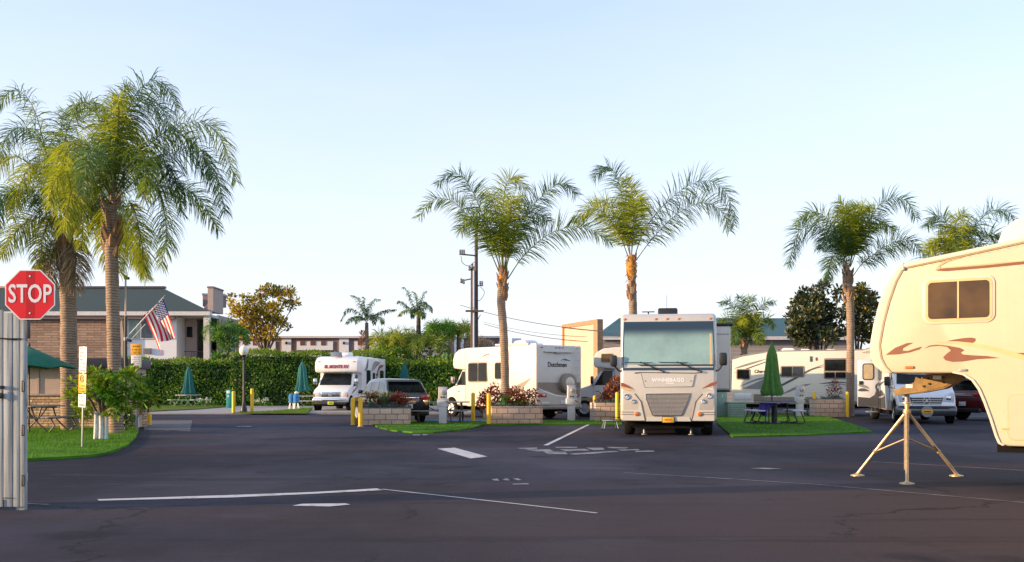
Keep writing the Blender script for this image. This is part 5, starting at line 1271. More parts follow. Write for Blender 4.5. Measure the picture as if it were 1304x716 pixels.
def building_right():
    Y = 70.0; X = lambda px: gx(px, Y); Z = lambda py: CH + (HZ - py) / F * Y
    t = thing('long_building', 'grey sided building with a teal green roof behind the motorhomes on the right', 'building', (0, 0, 0))
    xa, xb = X(766), X(1085); b = MB(); b.box(((xa + xb) / 2, Y + 6, Z(430) / 2), (xb - xa, 12, Z(430)), 'wall_grey'); b.build('wall', t)
    z0, z1 = Z(429), Z(408) + .58; v = [(xa - .4, Y - .5, z0), (xb, Y - .5, z0), (xb, Y + 12.5, z0), (xa - .4, Y + 12.5, z0), (X(800), Y + 6, z1), (xb, Y + 6, z1)]
    b = MB()
    for f_ in ((0, 1, 5, 4), (1, 2, 5), (2, 3, 4, 5), (3, 0, 4)): b.face([v[i] for i in f_], 'roof_teal')
    ro = b.build('roof', t, angle=0); b = MB(); b.box(((xa + xb) / 2 - .2, Y - .35, z0 - .12), (xb - xa + .4, .4, .24), 'trim'); b.build('eave', ro)
    b = MB(); b.cyl((X(995), Y + 3, z0 + .5), (X(995), Y + 3, z0 + 1.7), .05, 'trim'); b.build('vent_pipe', ro)
    for px in (900, 955, 985):
        b = MB(); b.box((X(px), Y - .03, 3.2), (1.4, .08, 1.0), 'glass'); b.build('window', t)
building_right()

def parapet():
    A = Vector((gx(761, 55), 55, 0)); B = Vector((gx(716, 59.8), 59.8, 0)); d = (A - B).normalized(); Ln = (A - B).length; z = CH + 87.5 / F * 55
    t = thing('screen_wall', 'peach screen wall framed in orange timber, seen at a slant above the motorhomes', 'wall', B, math.atan2(d.y, d.x))
    b = MB(); b.box((Ln / 2, .15, z / 2), (Ln - .1, .22, z - .1), 'parapet'); b.build('panel', t)
    b = MB(); b.box((.1, .15, z / 2), (.26, .34, z), 'parapet_frame'); b.box((Ln - .25, .15, z / 2), (.55, .34, z), 'parapet_frame'); b.box((Ln / 2, .15, z - .12), (Ln, .36, .24), 'parapet_frame'); b.build('frame', t)
    b = MB(); b.box((Ln * .15, -.2, z - 1.9), (.5, .4, .7), 'pole'); b.box((Ln * .45, -.2, z - 1.7), (.7, .4, .5), 'grey_metal'); b.build('air_conditioner', t)
parapet()

# ---------------------------------------------------------------- board fence and stop sign
def board_fence():
    Y = 10.4; x1 = gx(32.5, Y); t = thing('board_fence', 'weathered grey board gate with black latch and hinges, at the left edge', 'fence', (x1, Y, 0))
    x = 0.0; k = 0; Z = lambda py: CH + (HZ - py) / F * Y
    widths = [.056, .075, .10, .06, .09]
    while x > -3.2:
        w = widths[k] if k < 5 else rnd(.08, .12); top = Z(404) + (-x) * .30 + rnd(-.01, .01); top = min(top, 2.25 + rnd(-.01, .01))
        b = MB(); b.box((x - w / 2, rnd(-.003, .003), top / 2 + .02), (w - .006, .022, top - .04), 'wood_grey', .003); b.build('board', t); x -= w; k += 1
    b = MB(); b.box((-.06, .04, 1.0), (.10, .05, 2.0), 'wood_grey', .004)
    for z in (.35, 1.15, 1.85): b.box((-1.6, .035, z), (3.2, .035, .09), 'wood_grey', .003)
    b.build('frame', t)
    b = MB(); pz = Z(432); b.tube([(-.30, -.018, pz + .012), (-.16, -.018, pz), (-.04, -.018, pz + .004)], [.006, .011, .007], 'black', 6); b.build('strap', t)
    for py in (492, 548, 612):
        b = MB(); b.box((-.022, -.018, Z(py)), (.022, .012, .12), 'black', .003); b.cyl((-.008, -.022, Z(py) - .05), (-.008, -.022, Z(py) + .05), .008, 'black', n=8); b.build('hinge', t)
    b = MB(); b.box((-.26, -.03, Z(493)), (.09, .03, .03), 'black', .006); b.box((-.25, -.03, Z(504)), (.05, .03, .06), 'black', .01); b.cyl((-.235, -.03, Z(498)), (-.235, -.03, Z(510)), .006, 'black', n=6); b.build('latch', t)
    b = MB(); b.box((-.18, -.016, Z(634)), (.10, .008, .006), 'black'); b.box((-.228, -.016, Z(642)), (.006, .008, .10), 'black'); b.build('seam', t)
board_fence()
def stop_sign():
    Y = 10.32; c = P(38.5, 375.5, Y); r = 31.8 / F * Y; t = thing('stop_sign', 'red octagonal stop sign fixed above the end of the grey board gate', 'sign', (c.x, Y, 0))
    oct_ = lambda q: [(math.cos(R(22.5 + 45 * k)) * q / math.cos(R(22.5)), c.z + math.sin(R(22.5 + 45 * k)) * q / math.cos(R(22.5))) for k in range(8)]
    b = MB(); b.prism(oct_(r), 'y', -.004, 0, 'sign_white', .001, 1); b.prism(oct_(r * .955), 'y', -.0052, -.003, 'stopred')
    q = r * .953; b.prism([(-.045, c.z - q), (.045, c.z - q), (.050, c.z + q), (-.040, c.z + q)], 'y', -.0060, -.004, 'stopband')
    Mx = Matrix.Translation(Vector((0, -.0075, c.z + .002))) @ Matrix(((1, 0, 0, 0), (0, 0, -1, 0), (0, 1, 0, 0), (0, 0, 0, 1)))
    b.text('STOP', r * 1.02, 'sign_white', Mx, 0, .001, 1.03, .0045, .70)
    b.build('sign_plate', t)
    for s in (1, -1): b = MB(); b.lathe([(.010, 0), (.009, -.004), (0, -.006)], (0, -.006, c.z + s * r * .74), 'sign_white', 10, 'y'); b.build('bolt', t)
    b = MB(); xx = gx(34.0, Y) - c.x; b.box((xx, .03, (c.z - r * .8 + P(0, 431, Y).z) / 2), (.036, .03, c.z - r * .8 - P(0, 431, Y).z), 'post', .003); b.build('post', t)
stop_sign()

# ---------------------------------------------------------------- patio umbrellas and tables
def closed_umbrella(name, label, px, Y, z_top, z_bot, z_wide, w, m, zp=0.0, group=None):
    t = thing(name, label, 'umbrella', (gx(px, Y), Y, 0), 0, group)
    b = MB(); n = 32; rings = []; prof = [(z_top, .01), (z_top - .10, .05), (z_top - .42, w * .42), (z_top - .46, w * .46), (z_wide + .35, w * .72), (z_wide, w), (z_bot, w * .90)]
    bb = bmesh.new()
    for z, r in prof:
        rings.append([bb.verts.new((math.cos(2 * PI * k / n) * r * (1 + (.22 if r > .06 else 0) * math.cos(8 * 2 * PI * k / n + z)), math.sin(2 * PI * k / n) * r * (1 + (.22 if r > .06 else 0) * math.cos(8 * 2 * PI * k / n + z)), z + (.03 * math.cos(8 * 2 * PI * k / n) if z == z_bot else 0))) for k in range(n)])
    for i in range(len(rings) - 1):
        for k in range(n): bb.faces.new([rings[i][k], rings[i][(k + 1) % n], rings[i + 1][(k + 1) % n], rings[i + 1][k]])
    bb.faces.new(rings[0]); bb.faces.new(rings[-1][::-1]); bmesh.ops.recalc_face_normals(bb, faces=bb.faces); b.merge(bb, m); b.build('canopy', t, angle=60)
    b = MB(); b.cyl((0, 0, zp), (0, 0, z_top + .05), .02, 'post', n=10); b.build('pole', t)
    return t
def picnic_table(name, label, loc, rz, L, m_top, m_fr, group=None, h=.75, wt=.75, seat=.45):
    """long axis local x, seats both sides"""
    t = thing(name, label, 'picnic table', loc, rz, group)
    b = MB()
    for k in range(4): b.box((0, (k - 1.5) * wt / 4, h - .02), (L, wt / 4 - .012, .04), m_top, .006)
    b.build('tabletop', t)
    for s in (-1, 1):
        b = MB()
        for k in range(2): b.box((0, s * (wt / 2 + .34 + k * .13), seat - .02), (L, .12, .04), m_top, .006)
        b.build('seat', t)
    for s in (-1, 1):
        x = s * (L / 2 - .28); b = MB()
        b.tube([(x, -.30, h - .05), (x, .30, h - .05)], .022, m_fr, 8); b.tube([(x, -wt / 2 - .45, seat - .05), (x, wt / 2 + .45, seat - .05)], .022, m_fr, 8)
        for q in (-1, 1): b.tube([(x, q * .18, h - .05), (x, q * .30, .35), (x, q * (wt / 2 + .28), .03)], .022, m_fr, 8); b.tube([(x, q * (wt / 2 + .40), seat - .04), (x, q * (wt / 2 + .52), .20), (x, q * (wt / 2 + .36), .025)], .020, m_fr, 8)
        b.tube([(x, 0, h - .06), (s * .12, 0, .38)], .016, m_fr, 6); b.build('leg_frame', t)
    return t
TG = 'picnic tables on the grass and by the hedge'
# right table with the olive umbrella, seen from its end
p = Vector((gx(986, 34.6), 34.6, .04)); t = thing('picnic_table', 'round-pedestal picnic table with a purple cloth under the olive umbrella on the right lawn', 'picnic table', p, 0, TG)
b = MB(); b.box((0, 0, .75), (1.05, 1.5, .04), 'tabletop', .015); b.build('tabletop', t)
for s in (-1, 1):
    b = MB(); b.box((s * .70, 0, .46), (.46 if s < 0 else .46, 1.3, .045), 'tablelight', .015); b.build('seat', t)
    for y in (-.45, .45):
        b = MB(); b.tube(catmull([(s * .20, y * .3, .06), (s * .45, y * .8, .05), (s * .66, y, .10), (s * .60, y, .28), (s * .56, y, .44)], 12), .022, 'tableframe', 8); b.tube(catmull([(s * .80, y, .44), (s * .90, y, .2), (s * .94, y, .06), (s * .80, y, .02), (s * .5, y * .9, .03)], 12), .020, 'tableframe', 8); b.build('leg', t)
b = MB(); b.cyl((0, 0, .02), (0, 0, .74), .10, 'tableframe'); b.lathe([(.34, 0), (.32, .03), (.10, .06)], (0, 0, 0), 'tableframe', 24); b.build('pedestal', t)
for s in (-1, 1): b = MB(); b.cyl((s * .32, -.5, .02), (s * .32, -.5, .73), .022, 'tableframe', n=8); b.build('leg', t)
closed_umbrella('patio_umbrella', 'closed olive green umbrella standing through the table on the right lawn', 983, 34.6, 2.93, 1.04, 1.16, .34, 'canvas_olive', .78)
def cloth(label, x0, x1, y0, y1, z, hang, side, loc, m):
    S = bmesh.new(); nx, ny = 16, 14; V = []
    for i in range(nx + 1):
        row = []
        for j in range(ny + 1):
            u, v = i / nx, j / ny; x = x0 + (x1 - x0) * u; y = y0 + (y1 - y0) * v; zz = z + .008 + .012 * math.sin(u * 9 + v * 5) ** 2
            if u < .5 and side < 0: k = (.5 - u) * 2; x = x0 + (x1 - x0) * .5 - .03 * math.sin(v * 14) - k * .05; zz = z - k * hang * (.75 + .25 * math.sin(v * 3))
            if v < .3: k = (.3 - v) / .3; y = y0 + (y1 - y0) * .3 - .03 - .02 * math.sin(u * 16); zz -= k * hang * (.9 - .7 * u)
            row.append(S.verts.new((x, y, zz)))
        V.append(row)
    for i in range(nx):
        for j in range(ny): S.faces.new([V[i][j], V[i + 1][j], V[i + 1][j + 1], V[i][j + 1]])
    b = MB(); b.merge(S, m); o = b.build('cloth', None, loc, angle=180); o.modifiers.new('thick', 'SOLIDIFY').thickness = .008
    return tag(o, label, 'cloth')
cloth('purple cloth hanging off the left end of the table under the olive umbrella', -.76, -.05, -.90, .3, .775, .50, -1, p, 'purple')
cloth('smaller purple cloth bunched on the right end of the table under the olive umbrella', .05, .60, -.86, .3, .775, .14, 1, p, 'purple')
picnic_table('picnic_table', 'long dark weathered picnic table on the centre strip of lawn in front of the car', (gx(561, 35.6), 35.9, .04), R(-2), 2.05, 'tabletop', 'tableframe', TG, .76, .6)
picnic_table('picnic_table', 'pale green-legged picnic table under the closed teal umbrella by the hedge', (gx(240, 62.5), 62.5, .11), R(78), 1.9, 'tablelight', 'tableframe_green', TG)
picnic_table('picnic_table', 'pale picnic table half hidden beside the white rental motorhome', (gx(388, 60), 60.5, .06), R(12), 1.9, 'tablelight', 'tableframe', TG)
picnic_table('picnic_table', 'dark-legged picnic table under the open green umbrella by the gate', (gx(40, 27.5), 27.8, .05), R(80), 1.5, 'tabletop', 'tableframe', TG)
UG = 'closed teal umbrellas along the hedge'
closed_umbrella('patio_umbrella', 'closed teal umbrella above the pale table left of the lamp post', 240, 62.5, 2.72, .92, 1.0, .40, 'canvas_teal', .86, UG)
closed_umbrella('patio_umbrella', 'closed teal umbrella beside the cab of the white rental motorhome', 385, 61, 3.0, 1.10, 1.2, .44, 'canvas_teal', .1, UG)
closed_umbrella('patio_umbrella', 'closed teal umbrella showing above the roof of the black car', 515, 60, 2.9, 1.10, 1.2, .40, 'canvas_teal', .1, UG)
def open_umbrella():
    Y = 27.5; c = P(37, 441, Y); t = thing('patio_umbrella', 'open green umbrella partly hidden by the grey board gate', 'umbrella', (c.x, Y, 0))
    b = MB(); n = 8; rad = 1.30; bb = bmesh.new(); top = bb.verts.new((0, 0, c.z)); rim = []
    for k in range(n):
        a = 2 * PI * (k + .12) / n; rim.append(bb.verts.new((math.cos(a) * rad, math.sin(a) * rad, c.z - .62)))
    mids = []
    for k in range(n):
        a = 2 * PI * (k + .62) / n; mids.append(bb.verts.new((math.cos(a) * rad * .90, math.sin(a) * rad * .90, c.z - .55)))
    for k in range(n): bb.faces.new([top, rim[k], mids[k]]); bb.faces.new([top, mids[k], rim[(k + 1) % n]])
    b.merge(bb, 'canvas_green'); o = b.build('canopy', t, angle=20); o.modifiers.new('thick', 'SOLIDIFY').thickness = .012
    b = MB()
    for k in range(n): a = 2 * PI * (k + .12) / n; b.tube([(0, 0, c.z - .05), (math.cos(a) * rad, math.sin(a) * rad, c.z - .64)], .012, 'post', 5)
    b.lathe([(.03, 0), (.04, .05), (.01, .12)], (0, 0, c.z - .01), 'post', 10); b.build('ribs', t)
    b = MB(); b.cyl((0, 0, 0), (0, 0, c.z), .022, 'post', n=10); b.build('pole', t)
open_umbrella()
b = MB(); b.box((0, 0, .012), (2.6, 1.1, .02), 'bluemat', .005); tag(b.build('ground_mat', None, (gx(578, 37.6), 37.8, .03), R(-6)), 'blue mat on the ground behind the centre picnic table', 'mat')
for i, (px, lab) in enumerate(((371.5, 'blue cover draped over the left small white-legged stand by the hedge table'), (379, 'blue cover and white rag over the right small white-legged stand by the hedge table'))):
    t = thing('folding_stand', lab, 'stand', (gx(px, 56), 56 - i * .3, .11), 0, 'blue-covered stands')
    for sx in (-1, 1):
        for sy in (-1, 1): b = MB(); b.tube([(sx * .06, sy * .06, .5), (sx * .13, sy * .13, 0)], .022, 'white_vinyl', 6); b.build('leg', t)
    b = MB(); b.lathe([(.03, .88), (.14, .84), (.19, .66), (.16, .48), (.20, .36), (.17, .34)], (0, 0, 0), 'bluecloth', 12); b.build('cover', t, angle=60)
    if i: b = MB(); b.lathe([(.01, 1.0), (.10, .96), (.12, .88), (.06, .84)], (0, 0, 0), 'whitecloth', 10); b.build('rag', t)

# ---------------------------------------------------------------- street furniture
def bollard(px, Y, h, label, r=.073):
    b = MB(); b.lathe([(r, 0), (r, h - .05), (r * .8, h - .015), (r * .4, h), (0, h)], (0, 0, 0), 'yellow', 20); b.lathe([(r * 1.5, 0), (r * 1.5, .012), (r, .02)], (0, 0, 0), 'concrete', 18)
    return tag(b.build('bollard', None, (gx(px, Y), Y, .0)), label, 'bollard', 'yellow bollards')
bollard(459, 32.9, .98, 'yellow bollard in front of the left block planter, nearest the lane'); bollard(449.5, 34.3, .96, 'yellow bollard at the left end of the left block planter')
bollard(622.5, 34.3, 1.11, 'yellow bollard in front of the block planter with the palm'); bollard(602.5, 37.2, 1.12, 'yellow bollard behind the left corner of the block planter with the palm')
bollard(757.5, 38.6, 1.0, 'yellow bollard at the left end of the small planter beside the coach'); bollard(786, 37.3, 1.14, 'yellow bollard between the small planter and the silver coach')
bollard(1037, 44.6, 1.13, 'yellow bollard at the left end of the far right planter'); bollard(1079, 43.6, 1.13, 'yellow bollard at the foot of the open motorhome door')
bollard(297.5, 48.7, 1.14, 'yellow bollard just left of the black lamp post', .085); bollard(321, 48.9, 1.27, 'yellow bollard just right of the black lamp post', .085); bollard(190, 34.4, .42, 'short yellow bollard beside the wooden planter boxes on the left', .08)

def lamp_post():
    Y = 48.6; zc = CH + (HZ - 447.5) / F * Y; t = thing('lamp_post', 'black lamp post with a round white globe in front of the hedge', 'street lamp', (gx(310.5, Y), Y, .0))
    b = MB(); b.lathe([(.22, 0), (.22, .10), (.16, .16), (.15, .30), (.10, .42), (.07, .55), (.055, .6), (.05, zc - .42), (.09, zc - .38), (.06, zc - .30), (.11, zc - .24), (.13, zc - .17)], (0, 0, 0), 'black', 18); b.build('post', t)
    b = MB(); b.lathe([(.12, -.19), (.20, -.10), (.23, .02), (.20, .14), (.12, .24), (.04, .28), (.02, .34), (0, .35)], (0, 0, zc), 'globe', 24); b.build('globe', t)
lamp_post()

def pedestal(px, Y, label, h=1.32, rz=0, z=.02):
    t = thing('hookup_pedestal', label, 'utility pedestal', (gx(px, Y), Y, z), R(rz), 'electric hookup pedestals')
    b = MB(); b.box((0, 0, .36), (.27, .22, .72), 'pedestal', .015); b.build('base', t)
    b = MB(); b.box((0, 0, .74), (.42, .26, .30), 'pedestal', .04); b.prism([(-.16, .85), (.16, .85), (.15, h), (-.15, h)], 'y', -.13, .10, 'pedestal', .02); b.box((0, 0, h), (.33, .28, .03), 'pedestal', .01); b.build('cabinet', t)
    b = MB(); b.lathe([(.10, 0), (.10, -.05), (.08, -.08), (0, -.085)], (.04, -.12, h - .18), 'alu', 20, 'y'); b.lathe([(.07, -.08), (.0, -.095)], (.04, -.12, h - .18), 'mid_vinyl', 16, 'y'); b.build('meter', t)
    b = MB()
    for x in (-.05, .05): b.box((x, -.137, .95), (.05, .02, .06), 'black', .004)
    b.build('socket', t); b = MB(); b.tube(catmull([(.12, -.12, .80), (.30, -.16, .66), (.26, -.16, .30), (.34, -.12, .02)], 10), .016, 'black', 6); b.build('cable', t)
pedestal(564, 34.9, 'grey hookup pedestal behind the dark centre picnic table', 1.30); pedestal(727.5, 38.0, 'grey hookup pedestal beside the rear of the taupe motorhome', 1.36, 6); pedestal(1018.5, 43.4, 'grey hookup pedestal between the olive umbrella and the far right planter', 1.38, 12)

t = thing('utility_cabinet', 'tall pale green utility cabinet right of the coach', 'utility cabinet', (gx(919.5, 43.5), 43.5, 0)); b = MB(); b.box((0, .2, .58), (.46, .4, 1.16), 'utility_green', .03); b.box((0, .2, 1.17), (.50, .44, .05), 'utility_green', .015); b.build('housing', t); b = MB(); b.box((.02, -.01, .95), (.03, .02, .14), 'white_vinyl'); b.box((.16, -.01, .6), (.03, .03, .10), 'black'); b.build('handle', t)
t = thing('utility_cabinet', 'low wide pale green utility cabinet at the edge of the right lawn', 'utility cabinet', (gx(938.5, 42.8), 42.8, 0)); b = MB(); b.box((0, .2, .32), (.78, .5, .62), 'utility_green', .03); b.prism([(-.43, .62), (.43, .62), (.40, .70), (-.40, .70)], 'y', -.09, .50, 'utility_green', .01); b.build('housing', t)
b = MB()
for k in range(6): b.box((0, -.055, .14 + k * .075), (.66, .014, .016), 'seam')
for x in (-.34, .34): b.box((x, -.055, .3), (.012, .014, .5), 'seam')
b.build('louvre', t)
t = thing('utility_cabinet', 'narrow teal cabinet by the hedge left of the lamp post', 'utility cabinet', (gx(291.5, 60.5), 60.5, .06)); b = MB(); b.box((0, 0, .56), (.28, .24, 1.12), 'utility_teal', .02); b.build('housing', t); b = MB(); b.box((0, -.125, .98), (.2, .02, .16), 'white_vinyl', .005); b.box((.0, -.125, .72), (.1, .02, .12), 'whitecloth', .005); b.build('notice', t)

t = thing('step_stool', 'small aluminium step standing on the asphalt left of the coach', 'step', (gx(777, 30.8), 30.8, 0), R(8))
b = MB(); b.box((0, 0, .27), (.46, .28, .03), 'alu', .01); b.build('tread', t)
for sx in (-1, 1):
    for sy in (-1, 1): b = MB(); b.tube([(sx * .17, sy * .10, .26), (sx * .23, sy * .15, .012)], .016, 'alu', 6); b.box((sx * .23, sy * .15, .012), (.06, .05, .024), 'black', .006); b.build('leg', t)
b = MB(); b.tube([(.10, 0, .28), (.12, 0, .36)], .012, 'black', 6); b.box((.18, 0, .37), (.26, .05, .02), 'black', .006); b.build('handle', t)

def marks(mb, x0, x1, z, h, y, m, n, seed):
    """rows of short strokes: lettering too small to read"""
    rs = random.Random(seed); x = x0; w = (x1 - x0) / n
    for k in range(n):
        if rs.random() < .88: mb.box((x + w * .4, y, z), (w * rs.uniform(.35, .62), .003, h * rs.uniform(.7, 1)), m)
        x += w
def sign_strip():
    Y = 20.8; base = G(105.5, 572); t = thing('parking_sign', 'narrow stack of white and yellow notice plates on a thin post, left lawn', 'sign', (base.x, Y, 0), R(-58)); zz = lambda py: CH + (HZ - py) / F * Y
    lean = (gx(110.5, Y) - gx(105.5, Y)); tilt = Matrix.Rotation(0, 4, 'Y')
    b = MB(); b.box((0, 0, zz(441) / 2), (.045, .03, zz(441)), 'grey_metal', .004); b.build('post', t)
    for a, c, m, ink, n in ((441.5, 475, 'sign_white', 'ink_red', 7), (475.8, 501, 'sign_yellow', 'ink', 4), (501.8, 519, 'sign_white', 'ink', 3)):
        b = MB(); h = zz(a) - zz(c); z0 = zz(c); W = .30; b.box((0, -.025, z0 + h / 2), (W, .006, h - .01), m, .01)
        if m == 'sign_yellow':
            b.tube([(math.cos(2 * PI * k / 20) * .07, -.03, z0 + h * .74 + math.sin(2 * PI * k / 20) * .07) for k in range(21)], .010, 'ink', 5); b.box((0, -.03, z0 + h * .74), (.03, .004, .08), 'ink')
            for k in range(3): marks(b, -.12, .12, z0 + h * (.10 + .14 * k), .03, -.029, 'ink', 7, k)
        else:
            for k in range(n): marks(b, -.12, .12, z0 + h * (k + .6) / (n + .2), h / n * .5, -.029, ink, 6, k + n)
        b.build('sign_plate', t)
    t.rotation_euler = (0, R(2.2), R(-38))
sign_strip()
def sign_yellow():
    Y = 28.5; t = thing('warning_sign', 'yellow warning plate over a white notice, on a post behind the leafy shrub', 'sign', (gx(173.5, Y), Y, 0)); zz = lambda py: CH + (HZ - py) / F * Y
    b = MB(); b.box((0, .02, zz(440) / 2), (.05, .03, zz(440)), 'grey_metal', .004); b.build('post', t)
    b = MB(); W = .325; h = zz(438) - zz(452); b.box((0, 0, (zz(438) + zz(452)) / 2), (W, .008, h), 'sign_yellow', .02)
    marks(b, -.11, .12, zz(441.2), .045, -.005, 'ink', 4, 3); marks(b, -.12, .13, zz(445.5), .035, -.005, 'ink', 7, 5); marks(b, -.08, .11, zz(449.4), .035, -.005, 'ink', 4, 9); b.build('sign_plate', t)
    b = MB(); h = zz(452.6) - zz(468); b.box((0, 0, (zz(452.6) + zz(468)) / 2), (.30, .008, h), 'sign_white', .01)
    for k in range(5): marks(b, -.12, .12, zz(455 + k * 2.7), .028, -.005, 'ink_red', 6, k + 20)
    b.build('sign_plate', t)
sign_yellow()

def flag():
    Y = 29.5; t = thing('flag_mast', 'slim dark mast with a camera arm holding the angled flag staff', 'pole', (gx(160, Y), Y, 0)); O = Vector((gx(160, Y), Y, 0)); L = lambda px, py, dy=0.0: P(px, py, Y) + Vector((0, dy, 0)) - O
    b = MB(); b.tube([(0, 0, 0), L(160, 420), L(160, 403)], [.05, .045, .045], 'black', 10); b.tube([L(160, 404), L(160, 354)], .028, 'parapet', 8); b.cyl(L(160, 354), L(160, 351), .05, 'black', n=10); b.box(L(161.5, 354.5), (.16, .08, .08), 'black', .02)
    b.tube([L(154.5, 404), L(165, 478)], .014, 'black', 6); b.build('pole', t)
    b = MB(); b.box(L(165, 433.5, -.06), (.16, .12, .08), 'black', .02, Matrix.Rotation(R(20), 4, 'Y')); b.box(L(160, 432), (.1, .08, .12), 'white', .02); b.build('camera', t)
    f = thing('flag', 'red, white and blue striped flag hanging from a slanting staff', 'flag', O)
    b = MB(); b.tube([L(160, 431), L(209.5, 377.5)], .018, 'sign_white', 8); b.tube([L(163, 437), L(185, 413)], .010, 'sign_white', 6); b.lathe([(.0, -.035), (.035, 0), (0, .035)], L(209.8, 377.2), 'alu', 12); b.build('staff', f)
    A = L(207.5, 380.5); B = L(183, 401.5); C = L(224.5, 430); D = L(199, 438)   # tip/low hoist, tip/low fly
    NU, NV = 39, 40
    def pt(u, v):
        top = A.lerp(B, u); bot = C.lerp(D, u); p = top.lerp(bot, v); sag = .05 * math.sin(PI * v)
        p += Vector((.04 * math.sin(v * 3.0), -.10 * math.sin(u * 7 + v * 2.2) * (.2 + v) - .04 * math.sin(u * 15 + v * 4) * v, -sag * (u * 1.2)))
        if u > .80: k = (u - .80) / .20; p += Vector((.10 * k * v, .10 * k * v, -.34 * k * v * v))
        return p
    def bld(name, cond, m):
        bb = bmesh.new(); vs = {}
        def g(i, j):
            if (i, j) not in vs: vs[(i, j)] = bb.verts.new(pt(i / NU, j / NV))
            return vs[(i, j)]
        for i in range(NU):
            for j in range(NV):
                if cond(i, j): bb.faces.new([g(i, j), g(i + 1, j), g(i + 1, j + 1), g(i, j + 1)])
        return bb
    can = lambda i, j: i < 21 and j < 16
    b = MB(); b.merge(bld('c', can, None), 'canton'); b.merge(bld('r', lambda i, j: not can(i, j) and (i // 3) % 2 == 0, None), 'stripe_red'); b.merge(bld('w', lambda i, j: not can(i, j) and (i // 3) % 2 == 1, None), 'stripe_white')
    for a in range(9):
        for c in range(11):
            if (a + c) % 2: continue
            p0 = pt((a + 1) / 10 * 21 / NU, (c + 1) / 12 * 16 / NV) + Vector((0, -.006, 0)); pts = []
            for k in range(10): q = .021 if k % 2 == 0 else .009; an = R(90 + 36 * k); pts.append(tuple(p0 + Vector((math.cos(an) * q, 0, math.sin(an) * q))))
            b.plate(pts, (0, -.003, 0), 'stripe_white')
    b.build('cloth', f, angle=180)
flag()

def utility_poles():
    Y = 72.0; Z = lambda py: CH + (HZ - py) / F * Y
    t = thing('utility_pole', 'tall dark utility pole with a grey conduit and crossarm, left of the centre palm', 'utility pole', (gx(606.5, Y), Y, 0)); X = lambda px: gx(px, Y) - gx(606.5, Y)
    b = MB(); b.tube([(0, 0, 0), (0, 0, Z(282))], [.17, .12], 'pole', 10); b.build('pole', t)
    b = MB(); b.tube([(X(603.6), -.12, 0), (X(603.6), -.12, Z(345))], .085, 'pole_grey', 8); b.build('conduit', t)
    b = MB(); b.tube([(X(585), -.1, Z(324)), (0, -.1, Z(326))], .06, 'pole', 6); b.build('crossarm', t); b = MB(); b.box((X(604.5), -.2, Z(396.5)), (X(616) - X(593), .12, .14), 'pole'); b.build('crossarm', t); b = MB(); b.tube([(X(615), 0, Z(364)), (0, 0, Z(364))], .05, 'pole', 6)
    b.tube([(X(612), -.1, Z(401)), (X(607), -.1, Z(410))], .03, 'pole', 6); b.build('crossarm', t)
    for px, py in ((586, 322), (588.5, 322), (591, 322), (611.5, 362), (614, 362)):
        b = MB(); b.lathe([(.05, -.16), (.10, -.08), (.05, -.02), (.10, .06), (.05, .12), (.08, .18), (.02, .24)], (X(px), -.1, Z(py)), 'grey_metal', 8); b.build('insulator', t)
    b = MB(); b.tube(catmull([(X(587), -.1, Z(326)), (X(589), -.1, Z(335)), (X(597), -.1, Z(339)), (X(604), -.1, Z(334))], 12), .025, 'wire', 5); b.tube(catmull([(X(612), -.1, Z(366)), (X(617), -.1, Z(372)), (X(613), -.1, Z(381)), (X(608), -.1, Z(384))], 12), .022, 'wire', 5); b.build('cable_loop', t)
    t2 = thing('utility_pole', 'shorter utility pole standing close beside the tall one', 'utility pole', (gx(601.2, Y), Y + .5, 0)); X2 = lambda px: gx(px, Y) - gx(601.2, Y)
    b = MB(); b.tube([(0, 0, 0), (0, 0, Z(340))], [.16, .13], 'pole', 10); b.build('pole', t2)
    b = MB(); b.tube([(X2(587), 0, Z(357)), (0, 0, Z(354))], .05, 'pole', 6); b.build('crossarm', t2)
    for px, py in ((587, 357), (590, 358), (597.5, 341), (601, 338), (604, 341)):
        b = MB(); b.lathe([(.06, -.18), (.12, -.08), (.06, 0), (.11, .10), (.03, .2)], (X2(px), -.1, Z(py)), 'grey_metal', 8); b.build('insulator', t2)
    for i, (a, c, lab) in enumerate((((586, 388.5), (800, 424), 'topmost thin wire running right from the pair of poles'), ((616, 410), (800, 429), 'middle thin wire running right from the pair of poles'), ((616, 412.5), (800, 436.5), 'lowest thin wire running right from the pair of poles'))):
        p0, p1 = P(a[0], a[1], Y), P(c[0], c[1], 52); n = 16; b = MB(); b.tube([p0.lerp(p1, k / n) - Vector((0, 0, .35 * 4 * (k / n) * (1 - k / n))) for k in range(n + 1)], .022 if i != 1 else .014, 'wire', 5, False); tag(b.build('overhead_wire'), lab, 'wire', 'overhead wires')
utility_poles()

# ---------------------------------------------------------------- block planters and their plants
def planter(label, corner, rz, w, d, h, z=0.0):
    """corner: nearest corner; w along local x (right), d into depth"""
    t = thing('block_planter', label, 'planter', (corner[0], corner[1], z), rz, 'tan block planters')
    b = MB(); th = .18
    b.box((w / 2, th / 2, (h - .0) / 2), (w, th, h), 'block', .008); b.box((w / 2, d - th / 2, h / 2), (w, th, h), 'block', .008); b.box((th / 2, d / 2, h / 2), (th - .004, d - 2 * th, h - .003), 'block', .0); b.box((w - th / 2, d / 2, h / 2), (th - .004, d - 2 * th, h - .003), 'block', .0)
    b.build('wall', t); b = MB(); b.box((w / 2, d / 2, h - .12), (w - 2 * th, d - 2 * th, .06), 'bark'); b.build('soil', t)
    M_ = Matrix.Translation(Vector((corner[0], corner[1], z))) @ Matrix.Rotation(rz, 4, 'Z'); return t, (lambda x, y, zz=0: M_ @ Vector((x, y, zz)))
TL = ['teal_leaf']
